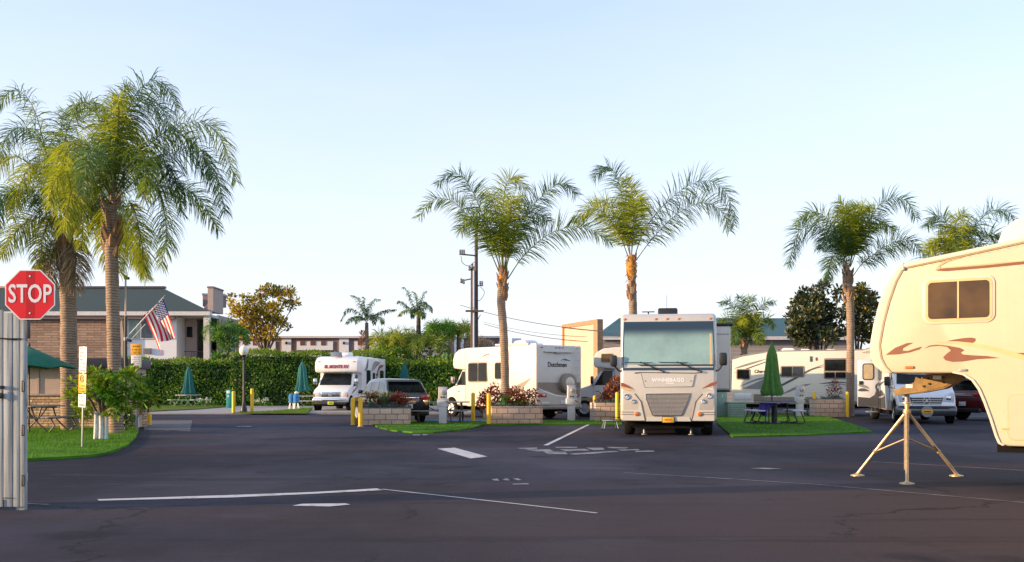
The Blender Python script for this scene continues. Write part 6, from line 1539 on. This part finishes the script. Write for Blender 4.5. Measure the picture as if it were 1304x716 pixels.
def ground_cover(lab, loc, w, d, h=.16, rz=0):
    S = Leaves(); mi = S.mi('teal_leaf')
    n = int(900 * w * d) + 250; cr, sr = math.cos(rz), math.sin(rz)
    for k in range(n):
        x, y = rnd(-w / 2, w / 2), rnd(-d / 2, d / 2); hh = h * (.6 + .5 * math.sin(x * 4.5 + 1) ** 2) * (1 - (abs(y) / (d / 2)) ** 4 * .6)
        p = Vector((x * cr - y * sr, x * sr + y * cr, hh * random.random())); S.leaf(p, (rdir() * .8 + Vector((0, 0, .8))).normalized(), rdir(), rnd(.06, .12), .022, mi)
    return tag(S.build('ground_cover', None, loc), lab, 'plant', 'blue-green ground cover in the planters')

t, at = planter('tan block planter with red shrubs and a blue-green edging, left of the centre lawn', (gx(462, 33.9), 33.9), R(4), 1.62, 1.3, .60)
ground_cover('blue-green ground cover spilling along the front of the left block planter', at(.85, .34, .50), 1.62, .46, .24, R(4)); ground_cover('blue-green ground cover at the left corner of the left block planter', at(.10, .75, .50), .42, .6, .22, R(4))
shrub('red_shrub', 'dark red shrub at the left of the left block planter', at(.32, .75, .55), [(0, 0, .28, .38, 520, .10, .05, ['redleaf', 'redleaf', 'bush'], (1, .8, .9))], 'shrub', 'red shrubs')
shrub('red_shrub', 'dark red shrub at the right of the left block planter', at(1.18, .75, .55), [(0, 0, .26, .42, 620, .10, .05, ['redleaf', 'redleaf', 'redleaf2'], (1.15, .8, .8))], 'shrub', 'red shrubs')
strap_plant('strap_leaf_plant', 'spiky grey-green strap-leaved plant in the middle of the left block planter', at(.72, .55, .50), 70, .72, 'strap', .46, .020)
# planter with the palm
t, at = planter('tan block planter around the foot of the centre palm', (gx(626, 34.6), 34.6), R(12), 1.85, 1.7, .64)
ground_cover('blue-green ground cover along the front left of the palm planter', at(.35, .45, .55), .95, .7, .24, R(12)); ground_cover('blue-green ground cover along the front right of the palm planter', at(1.35, .42, .55), .9, .5, .18, R(12))
shrub('red_shrub', 'purple-red shrub at the left of the palm planter', at(.15, .85, .62), [(0, 0, .28, .42, 620, .11, .05, ['redleaf'], (1.1, .9, .85)), (-.35, .1, .1, .22, 160, .1, .05, ['redleaf'], (1, 1, 1)), (.1, .1, .62, .22, 120, .1, .05, ['redleaf'], (1, 1, 1))], 'shrub', 'red shrubs')
shrub('red_shrub', 'bright rust-red shrub at the centre of the palm planter', at(.95, .60, .62), [(0, 0, .30, .46, 850, .11, .05, ['redleaf', 'redleaf2', 'redleaf2'], (1.1, .8, .9)), (.2, 0, .1, .3, 200, .1, .05, ['bush'], (1, 1, .8))], 'shrub', 'red shrubs')
shrub('red_shrub', 'thin rust-red shrub at the right of the palm planter', at(1.55, .75, .62), [(0, 0, .24, .34, 380, .10, .045, ['redleaf', 'redleaf2'], (1, .8, 1)), (.1, 0, .5, .2, 70, .1, .045, ['redleaf'], (1, 1, 1))], 'shrub', 'red shrubs')
strap_plant('strap_leaf_plant', 'bright green strap-leaved tuft at the front of the palm planter', at(.55, .42, .55), 45, .5, 'bush', .3, .018)
t, at = planter('small tan block planter just left of the silver coach', (gx(758.5, 37.6), 37.6), R(6), 1.3, 1.2, .72)
ground_cover('blue-green ground cover in the small planter beside the coach', at(.55, .4, .62), 1.05, .6, .20, R(6))
shrub('red_shrub', 'rust-red shrub rising from the small planter beside the coach', at(.78, .65, .70), [(0, 0, .35, .40, 520, .13, .06, ['redleaf2', 'redleaf2', 'redleaf'], (.9, .8, 1.0)), (.2, 0, .75, .30, 260, .13, .06, ['redleaf2'], (1, .8, 1)), (-.35, 0, .2, .2, 90, .12, .06, ['redleaf2'], (1, 1, 1))], 'shrub', 'red shrubs')
t, at = planter('tan block planter between the travel trailer and the open motorhome door', (gx(1039.5, 43.8), 43.8), R(0), 1.30, 1.0, .80)
ground_cover('blue-green ground cover in the far right planter', at(.80, .35, .72), .95, .5, .18)
shrub('red_shrub', 'sparse reddish shrub in the far right planter', at(.98, .5, .78), [(0, 0, .30, .38, 300, .10, .04, ['redleaf', 'redleaf2'], (1, .8, 1)), (0, 0, .7, .22, 60, .1, .04, ['redleaf'], (1, 1, 1.3))], 'shrub', 'red shrubs')
# left: wooden boxes with dark red plants
for px, Y, w, lab in ((170.5, 32.2, .40, 'beige wooden planter box beside the left lawn, the nearer one'), (181.5, 33.4, .26, 'smaller beige planter box behind the nearer one at the left lawn')):
    t = thing('planter_box', lab, 'planter', (gx(px, Y), Y, 0), R(6), 'beige planter boxes'); h = .40
    b = MB()
    for k in range(3): b.box((0, 0, .07 + k * .125), (w, w, .118), 'blockcap', .008)
    b.build('box', t); b = MB(); b.box((0, 0, h - .005), (w + .05, w + .05, .03), 'stucco', .006); b.build('rim', t)
    for sx in (-1, 1): b = MB(); b.box((sx * w / 2, -w / 2, h / 2), (.03, .03, h), 'white_vinyl'); b.build('corner_trim', t)
shrub('dark_shrub', 'dense dark brown-red bush growing out of the nearer planter box', (gx(172, 32.4), 32.4, .40), [(0, 0, .42, .42, 900, .11, .05, ['magnolia', 'redleaf', 'magnolia2'], (.8, .7, 1.1)), (.15, 0, .85, .34, 500, .12, .05, ['bush', 'magnolia'], (.9, .8, 1))])
shrub('column_shrub', 'tall narrow brown and pink flowering shrub at the right of the planter boxes', (gx(184.5, 33.4), 33.4, .40), [(0, 0, .35, .20, 420, .09, .04, ['redleaf', 'redleaf2'], (.9, .8, 1.5)), (.02, 0, .95, .22, 600, .10, .04, ['magnolia2', 'magnolia', 'redleaf'], (.9, .8, 1.6))])

# broad shrub with whitewashed stems on the left lawn
def fan_shrub():
    Y = 24.0; O = Vector((gx(129, Y), Y, .05)); t = thing('broadleaf_shrub', 'spreading green shrub with whitewashed stems on the left lawn', 'shrub', O); L = lambda px, py, dy=0.0: P(px, py, Y) + Vector((0, dy, 0)) - O
    for pts, r, wl in (([(122, 561), (122.5, 545), (123, 524)], .065, 1), ([(129, 562), (129.5, 545), (129, 526)], .075, 1), ([(135, 562), (135.5, 545), (136, 530)], .05, 1), ([(129, 528), (126, 512), (120, 498)], .065, 0), ([(132, 530), (131, 512), (136, 495)], .055, 0), ([(123, 526), (118, 515), (112, 505)], .04, 0), ([(129, 515), (140, 503), (158, 492)], .035, 0)):
        b = MB(); p = [L(*q) for q in pts]; p[0].z = -.05 if wl else p[0].z; b.tube(catmull(p, 8), [r * (1 - .02 * k) for k in range(9)], 'whitewash' if wl else 'bark', 8); b.build('stem', t)
    S = Leaves(); A, B_ = S.mi('bush'), S.mi('bushy')
    rs = [(112, 492), (120, 480), (130, 476), (141, 480), (150, 486), (126, 492), (138, 494), (160, 482), (168, 488), (148, 500), (115, 505), (107, 500), (158, 498), (172, 498), (180, 490), (188, 498), (143, 512), (140, 520), (105, 515), (166, 474), (155, 470), (163, 508), (176, 508), (133, 486), (192, 506), (100, 488), (96, 503), (123, 472)]
    for i, (px, py) in enumerate(rs * 3):
        c = L(px + rnd(-5, 5), py + 3 + rnd(-4, 5), rnd(-.6, .6)); m = B_ if (px < 116 or random.random() < .30) else A  # left side takes lime leaves, painting in its yellow sunlight
        for k in range(7):   # lobed fan leaves made of fingers
            d = (rdir() + Vector((0, 0, .15))).normalized(); s = c + d * .05; nrm = (rdir() + Vector((0, 0, 1.2))).normalized(); ll = rnd(.16, .27)
            sd = d.cross(nrm); sd = sd.normalized() if sd.length > .1 else Vector((1, 0, 0))
            for q in range(-3, 4): S.leaf(s + d * ll * (.35 + .1 * (3 - abs(q))) * .5, (d * (1.1 - abs(q) * .12) + sd * q * .36 + Vector((0, 0, -.25))).normalized(), nrm, ll * (.8 - abs(q) * .10), .045, m)
    S.build('foliage', t)
fan_shrub()
shrub('golden_bush', 'yellow-green leafy bush at the foot of the leftmost tall palm', (gx(101, 28), 28, .05), [(.1, 0, .70, .36, 420, .12, .05, ['bushy', 'bushy', 'bush'], (.8, .8, 1.4)), (.25, 0, 1.4, .28, 220, .12, .05, ['bushy', 'bush'], (.9, .8, 1.1))])
shrub('small_shrub', 'small dark shrub against the trunk of the second tall palm', (gx(160, 29.5), 29.5, .05), [(0, 0, .35, .28, 300, .10, .05, ['bush', 'magnolia'], (1, .8, 1.2))])

# hedge in three runs and what grows behind it
hedge(gx(150, 68), gx(293, 68), 68.0, 70.2, 3.20, 'left run of clipped green hedge, below the white house front', 9000)
hedge(gx(293.5, 67.6), gx(487, 67.6), 67.6, 70.2, 3.72, 'taller middle run of clipped green hedge behind the lamp post', 12000)
hedge(gx(487.5, 68), gx(612, 68), 68.0, 70.2, 3.12, 'right run of clipped green hedge behind the black car', 8000)
def flower_patch(px, lab, n=60):
    S = Leaves(); a, c = S.mi('bush'), S.mi('flower')
    for k in range(n * 3): S.leaf(Vector((rnd(-.6, .6), rnd(-.3, .3), rnd(.05, .35))), rdir(), rdir(), .12, .05, a)
    for k in range(n // 2):
        q = Vector((rnd(-.55, .55), rnd(-.4, .1), rnd(.2, .55)))
        for j in range(4): S.leaf(q, rdir(), rdir(), .08, .06, c)
    tag(S.build('flower_clump', None, (gx(px, 66), 66, .1)), lab, 'flowers', 'white flowers at the foot of the hedge')
flower_patch(262, 'white flowering clump right of the far left picnic table'); flower_patch(332, 'white flowering clump right of the lamp post')

def far_trees():
    Y = 104.0; s = Y / F
    O = Vector((gx(338, Y), Y, 0)); cl = []
    def c(px, py, r, n): cl.append(((px - 338) * s, rnd(-1.2, 1.2), CH + (HZ - py) * s, r * 1.22, n))
    for px, py, r, n in ((335, 372, .8, 170), (343, 368, .7, 140), (330, 385, .7, 120), (322, 385, .8, 150), (312, 380, .6, 80), (318, 398, .9, 260), (308, 396, .7, 170), (302, 390, .5, 60), (330, 402, .9, 260), (342, 396, .8, 200), (351, 392, .7, 150), (353, 372, .7, 130), (362, 378, .8, 170), (370, 372, .6, 90), (376, 385, .5, 60), (366, 388, .6, 100),
                         (312, 412, .9, 300), (324, 418, 1.0, 300), (338, 412, .9, 260), (350, 408, .8, 180), (346, 424, .8, 170), (358, 410, .5, 60), (366, 416, .4, 40), (305, 420, .8, 260), (330, 428, .9, 200), (295, 378, .4, 30), (286, 382, .4, 30), (299, 400, .6, 90)): c(px, py, r, n)
    tree('eucalyptus_tree', 'open-crowned tree with leaves tinted sunlit gold beyond the hedge', O, 11.0, 2, .26, cl, .42, .19, ['euc', 'euc2'], lambda x, y, z, ids: [ids[0]] * (6 if x < 1.6 and z < 10.2 else 2) + [ids[1]] * (1 if x < 1.6 and z < 10.2 else 3))  # sunlit gold painted on the lower left, shaded olive on right and top
    Y = 62.0; s = Y / F; O = Vector((gx(1045, Y), Y, 0)); cl = []
    for px, py, r, n in ((1033, 372, .6, 160), (1042, 368, .55, 120), (1026, 380, .6, 150), (1022, 392, .7, 220), (1035, 385, .7, 200), (1046, 380, .6, 160), (1018, 405, .7, 240), (1030, 400, .8, 260), (1044, 398, .7, 230), (1058, 392, .6, 180), (1064, 378, .5, 90), (1070, 368, .45, 60), (1012, 415, .6, 180), (1024, 418, .8, 260), (1040, 415, .8, 260), (1056, 410, .7, 220), (1068, 402, .6, 180),
                         (1020, 430, .7, 220), (1034, 432, .7, 220), (1050, 428, .7, 200), (1064, 424, .7, 200), (1008, 425, .4, 80)): cl.append(((px - 1045) * s, rnd(-1, 1), CH + (HZ - py) * s, r, n))
    tree('magnolia_tree', 'dark broad-leaved tree with bluish top behind the travel trailer', O, 6, 2, .2, cl, .30, .15, ['magnolia', 'magnolia2'], lambda x, y, z, ids: [ids[0]] * 5 + [ids[1]])
    O = Vector((gx(1098, Y), Y + 1, 0)); cl = []
    for px, py, r, n in ((1098, 372, .6, 170), (1108, 366, .5, 120), (1114, 378, .6, 170), (1090, 385, .6, 170), (1103, 388, .7, 220), (1118, 392, .6, 170), (1095, 402, .7, 220), (1110, 406, .7, 220), (1092, 420, .7, 200), (1106, 424, .7, 220), (1125, 410, .6, 150), (1120, 425, .7, 180)): cl.append(((px - 1098) * s, rnd(-.8, .8), CH + (HZ - py) * s, r, n))
    tree('magnolia_tree', 'broad-leaved tree with leaves tinted sunlit golden-green just left of the cream trailer', O, 6, 2, .2, cl, .30, .15, ['magnolia', 'magnolia2', 'euc'], lambda x, y, z, ids: [ids[0], ids[0], ids[1], ids[2]])  # sunlit leaf colour mixed in among the darker leaves
    # slim cypress far off
    O = Vector((gx(462, 95), 95, 0)); s = 95 / F
    tree('cypress_tree', 'slim rust-brown cypress beyond the hedge, left of the pair of thin palms', O, 6, 1, .1, [(0, 0, CH + (HZ - py) * s, r, 90) for py, r in ((424, .25), (430, .35), (437, .4), (445, .45))], .2, .1, ['deadpalm', 'redleaf2'])
far_trees()

# green mass of shrubs behind the right hedge run
def back_bushes():
    for px, Y, pts, mats, lab in ((490, 74, [(0, 0, 3.4, 1.3, 650), (-1.2, 0, 2.9, .9, 300), (1.0, .3, 3.6, .9, 350)], ['bush', 'bushy'], 'leafy green shrub above the hedge, left of the dense palm clump'),
                                  (538, 74, [(0, 0, 2.9, 1.2, 600), (1.0, 0, 2.9, 1.0, 420), (-1.0, 0, 3.0, .9, 300)], ['bush', 'deadpalm', 'bush'], 'mixed green and dry shrub above the hedge below the thin palm'),
                                  (575, 73, [(0, 0, 2.8, 1.2, 700), (1.2, 0, 2.7, 1.1, 500), (-1.1, 0, 2.8, 1.0, 400)], ['bush'], 'bright green shrub above the hedge left of the utility poles'),
                                  (282, 73, [(0, 0, 3.2, .9, 420), (.5, 0, 4.6, .8, 300), (0, 0, 5.4, .7, 220)], ['bush', 'palmdark'], 'tall green shrub beside the white column of the house')):
        shrub('tall_shrub', lab, (gx(px, Y), Y, 0), [(x, y, z, r, n, .34, .13, mats, (1, .8, .85)) for x, y, z, r, n in pts], 'shrub', None)
back_bushes()
# ---------------------------------------------------------------- palms
PG = 'queen palms around the lot'
palm('queen_palm', 'tall leftmost palm with heavy hanging fronds', PG, G(89, 549), [(89, 549), (88, 470), (87, 390), (84, 320), (82, 290)], [.255, .245, .23, .22, .16],
     [[(80, 283), (62, 215), (38, 135), (10, 110), (-18, 130)], [(76, 283), (45, 220), (10, 195), (-22, 215), (-38, 262)], [(76, 285), (50, 250), (22, 245), (6, 275), (2, 318)], [(82, 280), (76, 200), (88, 140), (108, 122), (122, 140)],
      [(84, 282), (98, 215), (130, 160), (160, 150), (176, 178)], {'p': [(84, 285), (104, 235), (130, 210), (150, 228), (158, 270)], 'm': 'palmgold'}, {'p': [(86, 288), (112, 262), (146, 268), (170, 300), (184, 345)], 'm': 'palmgold'},
      {'p': [(84, 283), (72, 230), (60, 215), (52, 240), (50, 290)], 'm': 'palmgold', 'dy': -1.6}, {'p': [(84, 283), (86, 225), (92, 200), (98, 220), (100, 280)], 'm': 'palmgold', 'dy': -1.8}, {'p': [(86, 285), (105, 240), (118, 235), (124, 265), (126, 320)], 'm': 'palmgold', 'dy': -1.2},
      {'p': [(80, 285), (55, 275), (34, 295), (20, 330)], 'dy': -.8}, [(80, 283), (55, 190), (30, 160), (2, 165), (-15, 200)], {'p': [(83, 280), (68, 190), (62, 140), (55, 125)], 'dy': 1.5}, {'p': [(88, 290), (118, 290), (150, 305), (172, 350)], 'm': 'palmgold', 'dy': 1}, {'p': [(82, 290), (70, 278), (62, 300), (60, 345)], 'm': 'palmgold', 'dy': -.5}, {'p': [(84, 300), (76, 312), (72, 334), (71, 362)], 'm': 'deadpalm', 'dy': -.5}, {'p': [(87, 300), (97, 310), (101, 336), (102, 368)], 'm': 'deadpalm', 'dy': -.4}],
     29.6, boots=(1.4, .25), extra=4, mats=('palm', 'palmgold', 'palmdark'), L=.78, n=175, spread=3.0, W=0.0115, droop=.85)
palm('queen_palm', 'tall palm with wide drooping crown, second from the left', PG, G(148, 554), [(148, 554), (146, 480), (144, 400), (142, 320), (142, 262)], [.185, .18, .175, .175, .13],
     [[(145, 245), (154, 175), (174, 118), (203, 103), (226, 138)], [(144, 245), (134, 175), (118, 140), (98, 130), (88, 145)], [(149, 240), (180, 195), (230, 158), (276, 168), (302, 232)], [(149, 245), (185, 212), (238, 195), (276, 218), (292, 274)],
      [(150, 252), (182, 226), (206, 246), (217, 300), (212, 340)], {'p': [(148, 260), (166, 258), (178, 296), (184, 346)], 'm': 'palmgold'}, [(145, 242), (152, 182), (184, 135), (212, 142), (234, 180)], {'p': [(143, 242), (140, 182), (150, 128), (166, 110)], 'm': 'palm'},
      {'p': [(140, 245), (120, 196), (98, 178), (82, 200), (76, 240)], 'm': 'palmgold'}, {'p': [(140, 250), (126, 216), (112, 222), (106, 262), (106, 305)], 'm': 'palmgold', 'dy': -1.2}, [(147, 245), (175, 190), (215, 170), (250, 185), (272, 240)], {'p': [(146, 246), (162, 206), (186, 196), (205, 222), (212, 268)], 'm': 'palm', 'dy': -1.6},
      {'p': [(145, 243), (158, 170), (168, 140), (178, 150)], 'dy': -1.5, 'm': 'palmgold'}, {'p': [(149, 250), (190, 232), (236, 240), (262, 285)], 'dy': 1.2}, {'p': [(142, 255), (130, 262), (124, 300), (126, 340)], 'm': 'palmgold', 'dy': 1.4}],
     27.1, boots=(1.5, .21), extra=4, mats=('palmdark', 'palm', 'palmgold'), L=.80, n=175, spread=2.8, W=0.0115, droop=.80)
palm('queen_palm', 'palm rising from the tan block planter in the centre', PG, (gx(643.5, 35.4), 35.4, .0), [(643.5, 536), (643, 470), (641, 420), (638, 380), (640, 352)], [.155, .148, .148, .15, .11],
     [[(638, 345), (616, 278), (596, 234), (576, 220), (557, 234)], [(637, 350), (614, 300), (580, 260), (552, 257), (535, 279)], [(641, 345), (640, 288), (644, 236), (656, 224), (669, 240)], [(643, 345), (664, 282), (698, 242), (720, 232), (734, 245)],
      [(646, 356), (668, 325), (702, 298), (742, 291), (778, 312)], {'p': [(640, 345), (636, 290), (626, 248), (616, 240)], 'dy': 1.4}, {'p': [(642, 345), (655, 295), (678, 265), (700, 272)], 'dy': 1.6}, {'p': [(639, 345), (628, 300), (606, 280), (588, 300)], 'dy': -1.2}, {'p': [(642, 345), (648, 290), (652, 262), (662, 262)], 'dy': -1.2, 'm': 'palmgold'}],
     35.4, boots=(1.0, .155), fibre=(-.35, .25, .13), extra=0, mats=('palmdark', 'palm', 'palmgold'), L=.84, n=175, spread=2.2, W=0.0128, droop=.32, plume=.9)
palm('queen_palm', 'palm with a golden crown rising behind the silver coach', PG, (gx(805, 42), 42, 0), [(806, 533), (806, 440), (806, 395), (805, 360), (804, 335)], [.19, .18, .18, .16, .11],
     [{'p': [(803, 330), (798, 282), (788, 232), (774, 212), (756, 226)], 'm': 'palmdark'}, {'p': [(801, 330), (789, 300), (770, 272), (751, 266), (733, 284)], 'm': 'palmgold'}, {'p': [(807, 330), (822, 291), (855, 252), (895, 230), (925, 246), (935, 288)], 'm': 'palmdark'}, {'p': [(809, 333), (831, 304), (862, 273), (896, 258), (920, 270), (928, 294)], 'm': 'palm'},
      {'p': [(804, 328), (806, 285), (802, 248), (792, 236)], 'm': 'palmgold', 'dy': -1.2}, {'p': [(803, 328), (794, 290), (776, 256), (758, 252)], 'm': 'palmgold', 'dy': 1.2}, {'p': [(804, 328), (808, 280), (816, 250), (824, 262)], 'm': 'palmgold', 'dy': 1.0}],
     42, boots=(1.7, .16), fibre=(-.75, .35, .22), extra=0, mats=('palm', 'palmgold'), L=.98, n=175, spread=2.4, W=0.0140, droop=.36, plume=.9)
palm('queen_palm', 'palm with feathery crown standing behind the travel trailer', PG, (gx(1083, 45), 45, 0), [(1083, 528), (1083, 450), (1083, 405), (1081, 370), (1080, 344)], [.175, .17, .175, .17, .11],
     [[(1077, 340), (1062, 305), (1040, 287), (1017, 297), (1004, 338)], [(1078, 340), (1066, 296), (1050, 272), (1034, 268), (1020, 284)], [(1081, 338), (1083, 292), (1080, 265), (1072, 254)], [(1083, 340), (1100, 292), (1120, 260), (1146, 258), (1158, 284)],
      [(1086, 352), (1100, 334), (1128, 314), (1154, 306), (1176, 322)], {'p': [(1082, 340), (1092, 292), (1094, 262), (1102, 256)], 'dy': 1}, {'p': [(1080, 340), (1068, 310), (1048, 302), (1034, 322)], 'dy': -1.2}, {'p': [(1082, 340), (1090, 300), (1108, 286), (1124, 300)], 'dy': -1.4}, {'p': [(1081, 340), (1078, 296), (1068, 276), (1056, 276)], 'dy': -1.5, 'm': 'palmgold'}, {'p': [(1082, 340), (1086, 290), (1088, 270), (1092, 272)], 'dy': -1.5, 'm': 'palmgold'}],
     45, boots=(1.5, .19), extra=1, mats=('palmdark', 'palm', 'palm'), L=.95, n=175, spread=2.6, W=0.0145, droop=.42)
palm('queen_palm', 'palm showing above the roof of the cream trailer', PG, (gx(1225, 41), 41, 0), [(1225, 533), (1223, 440), (1220, 380), (1218, 345)], [.18, .17, .17, .11],
     [{'p': [(1216, 335), (1209, 300), (1203, 280), (1190, 275), (1180, 288)], 'm': 'palmdark'}, {'p': [(1220, 335), (1240, 290), (1265, 268), (1284, 270), (1294, 286)], 'm': 'palmdark'}, {'p': [(1218, 335), (1212, 300), (1208, 285), (1212, 278)], 'm': 'palmgold', 'dy': -1.2}, {'p': [(1216, 338), (1204, 315), (1194, 304), (1184, 318)], 'm': 'palmgold'},
      {'p': [(1220, 335), (1226, 300), (1238, 285), (1250, 290)], 'm': 'palm', 'dy': 1}, {'p': [(1222, 338), (1245, 312), (1262, 298), (1280, 304)], 'm': 'palm'}],
     41, boots=(.8, .22), extra=3, mats=('palm', 'palmdark'), L=.90, n=150, spread=2.2, W=.012, droop=.4)
palm('small_palm', 'small round-headed palm right of the coach, before the teal roof', None, (gx(948, 58), 58, 0), [(948, 522), (948, 455), (947, 435)], [.20, .19, .14],
     [[(946, 428), (936, 398), (926, 384), (915, 388)], [(946, 428), (932, 410), (922, 405), (916, 418)], [(947, 428), (945, 395), (943, 380), (938, 378)], [(948, 428), (952, 396), (956, 380), (963, 378)], [(949, 428), (962, 400), (974, 385), (985, 386)],
      [(949, 430), (966, 412), (978, 405), (984, 416)], {'p': [(947, 430), (938, 418), (930, 425), (926, 436)], 'm': 'palmgold'}, {'p': [(949, 430), (958, 420), (966, 425), (971, 436)], 'm': 'palmgold'}, {'p': [(948, 430), (946, 410), (944, 405), (941, 415)], 'm': 'palmgold', 'dy': -1}, {'p': [(948, 430), (955, 405), (960, 402), (964, 412)], 'm': 'palmgold', 'dy': -.8}],
     58, boots=(.5, .19), extra=4, mats=('palmdark', 'palm'), L=.70, n=100, spread=1.5, W=.016, droop=.35)
palm('thin_palm', 'thin palm with sparse curved fronds above the hedge, the left one of the pair', 'thin palms beyond the hedge', (gx(468, 78), 78, 0), [(469, 514), (468, 450), (467, 425), (467, 411)], [.20, .17, .16, .13],
     [[(467, 408), (460, 392), (454, 379), (446, 376)], [(466, 409), (456, 398), (444, 394), (436, 409)], [(467, 408), (464, 388), (464, 380), (462, 378)], [(468, 408), (470, 392), (476, 382), (483, 381)], [(468, 409), (478, 400), (490, 395), (503, 394)], {'p': [(467, 409), (458, 404), (450, 406), (444, 413)], 'dy': -1}, {'p': [(468, 409), (478, 404), (486, 406), (490, 414)], 'dy': -1}],
     78, extra=2, mats=('palmdark',), L=.62, n=46, spread=1.5, W=.026, droop=1.3, plume=.2)
palm('thin_palm', 'thin brown-trunked palm above the hedge, the right and taller one of the pair', 'thin palms beyond the hedge', (gx(534, 78), 78, 0), [(533, 514), (533, 450), (533, 425), (533, 403)], [.20, .20, .19, .16],
     [[(532, 400), (524, 384), (518, 370), (514, 366)], [(532, 401), (520, 391), (510, 384), (506, 386)], [(533, 400), (530, 382), (528, 374), (526, 372)], [(534, 400), (536, 384), (540, 374), (543, 371)], [(534, 401), (541, 392), (547, 390), (550, 398)], {'p': [(532, 401), (522, 396), (514, 398), (510, 404)], 'dy': -1}, {'p': [(534, 400), (536, 390), (540, 386), (545, 390)], 'dy': -1}],
     78, extra=3, mats=('palmdark', 'palmdark', 'palm'), L=.58, n=46, spread=1.3, W=.026, droop=1.2, plume=.2, trunk_mat='pole')
LP = [(497, 446, 76, 'palmgold', 'low golden-fronded palm beyond the hedge at the left of the clump', 2.6), (516, 440, 78, 'palm', 'arching green palm beyond the hedge under the thin palms', 2.7), (548, 446, 75, 'palm', 'green palm beyond the hedge right of the taller thin palm', 2.6),
      (560, 425, 77, 'bush', 'bright green young palm with upright fronds beyond the hedge', 1.9), (584, 430, 79, 'palmgold', 'gold-tinged palm left of the utility poles', 2.3), (612, 448, 76, 'deadpalm', 'dry greyish palm right of the utility poles', 1.8), (290, 432, 76, 'bush', 'low bright palm beside the white column of the house', 2.6)]
for px, py, Y, m, lab, s in LP:
    palm('low_palm', lab, 'low palms beyond the hedge', (gx(px, Y), Y, 0), [(px, 514), (px, (py + 490) / 2), (px, py)], [.22, .2, .16], [], Y, extra=13, mats=(m, m, 'palm' if m == 'palmgold' else m), L=.70, n=60, spread=s, W=.022, droop=.45)

# ---------------------------------------------------------------- vehicles in place
build_class_cs()
build_coach()
head = build_fifth_wheel()
build_tripod(head)
build_travel_trailer()
build_van_rv()
f = Vector((-.45, .89, 0)).normalized(); right = Vector((f.y, -f.x, 0)); c = Vector((gx(548, 35.7), 35.7, 0))
suv('estate_car', 'black car parked nose-away behind the left block planter', c - right * .84, f, 'carblack').scale = (.90, .86, .95)
f = Vector((.93, .36, 0)).normalized()
suv('parked_car', 'dark red car half hidden under the nose of the cream trailer', (gx(1226, 39.5), 39.5, 0), f, 'carred')

# ---------------------------------------------------------------- camera, sky and sun
cam = bpy.data.cameras.new('camera'); co = bpy.data.objects.new('camera', cam); COL.objects.link(co)
co.location = (0, 0, CH); co.rotation_euler = (PI / 2, 0, 0); cam.sensor_width = 36; cam.lens = F / 1304 * 36; cam.shift_y = 136 / 1304; cam.clip_start = .1; cam.clip_end = 3000
scene.camera = co
SUN = Vector((-.97, -.22, 0)).normalized(); EL = R(9)
w = bpy.data.worlds.new('World'); scene.world = w; w.use_nodes = True; nt = w.node_tree; bg = nt.nodes['Background']
sky = nt.nodes.new('ShaderNodeTexSky'); sky.sky_type = 'NISHITA'; sky.sun_disc = False; sky.sun_elevation = EL; sky.sun_rotation = math.atan2(SUN.x, SUN.y); sky.altitude = 30; sky.air_density = 1.0; sky.dust_density = .6; sky.ozone_density = 2.5
# thin high haze veil: paler toward the horizon, faint streaks
tcw = nt.nodes.new('ShaderNodeTexCoord'); sx = nt.nodes.new('ShaderNodeSeparateXYZ'); nt.links.new(tcw.outputs['Generated'], sx.inputs[0])
mr = nt.nodes.new('ShaderNodeMapRange'); mr.inputs[1].default_value = 0.0; mr.inputs[2].default_value = .42; mr.inputs[3].default_value = .88; mr.inputs[4].default_value = .42; nt.links.new(sx.outputs[2], mr.inputs[0])
mpw = nt.nodes.new('ShaderNodeMapping'); mpw.inputs['Scale'].default_value = (1.2, 1.2, 5.0); nt.links.new(tcw.outputs['Generated'], mpw.inputs[0])
nzw = nt.nodes.new('ShaderNodeTexNoise'); nzw.inputs['Scale'].default_value = 2.0; nzw.inputs['Detail'].default_value = 6; nt.links.new(mpw.outputs[0], nzw.inputs['Vector'])
ma = nt.nodes.new('ShaderNodeMath'); ma.operation = 'MULTIPLY_ADD'; ma.inputs[1].default_value = .42; ma.use_clamp = True; nt.links.new(nzw.outputs['Fac'], ma.inputs[0])
mb_ = nt.nodes.new('ShaderNodeMath'); mb_.operation = 'SUBTRACT'; mb_.inputs[1].default_value = .21; nt.links.new(mr.outputs[0], mb_.inputs[0]); nt.links.new(mb_.outputs[0], ma.inputs[2])
mxw = nt.nodes.new('ShaderNodeMix'); mxw.data_type = 'RGBA'; nt.links.new(ma.outputs[0], mxw.inputs[0]); nt.links.new(sky.outputs[0], mxw.inputs[6]); mxw.inputs[7].default_value = (2.02, 2.12, 2.22, 1)
mlw = nt.nodes.new('ShaderNodeMix'); mlw.data_type = 'RGBA'; mlw.blend_type = 'MULTIPLY'; mlw.inputs[0].default_value = 1; mlw.inputs[7].default_value = (.99, .955, 1.0, 1); nt.links.new(mxw.outputs[2], mlw.inputs[6]); nt.links.new(mlw.outputs[2], bg.inputs[0]); bg.inputs[1].default_value = .15
sl = bpy.data.lights.new('sun', 'SUN'); so = bpy.data.objects.new('sun', sl); COL.objects.link(so); sl.energy = 2.6; sl.angle = R(.6); sl.color = (1.0, .67, .36)
d = Vector((SUN.x * math.cos(EL), SUN.y * math.cos(EL), math.sin(EL))); so.rotation_euler = d.to_track_quat('Z', 'Y').to_euler(); so.location = (-20, -5, 15)
vs = scene.view_settings; vs.view_transform = 'Standard'; vs.look = 'None'; vs.exposure = 1.72; vs.gamma = 1.0; vs.use_curve_mapping = False
scene.cycles.max_bounces = 6; scene.cycles.transparent_max_bounces = 4
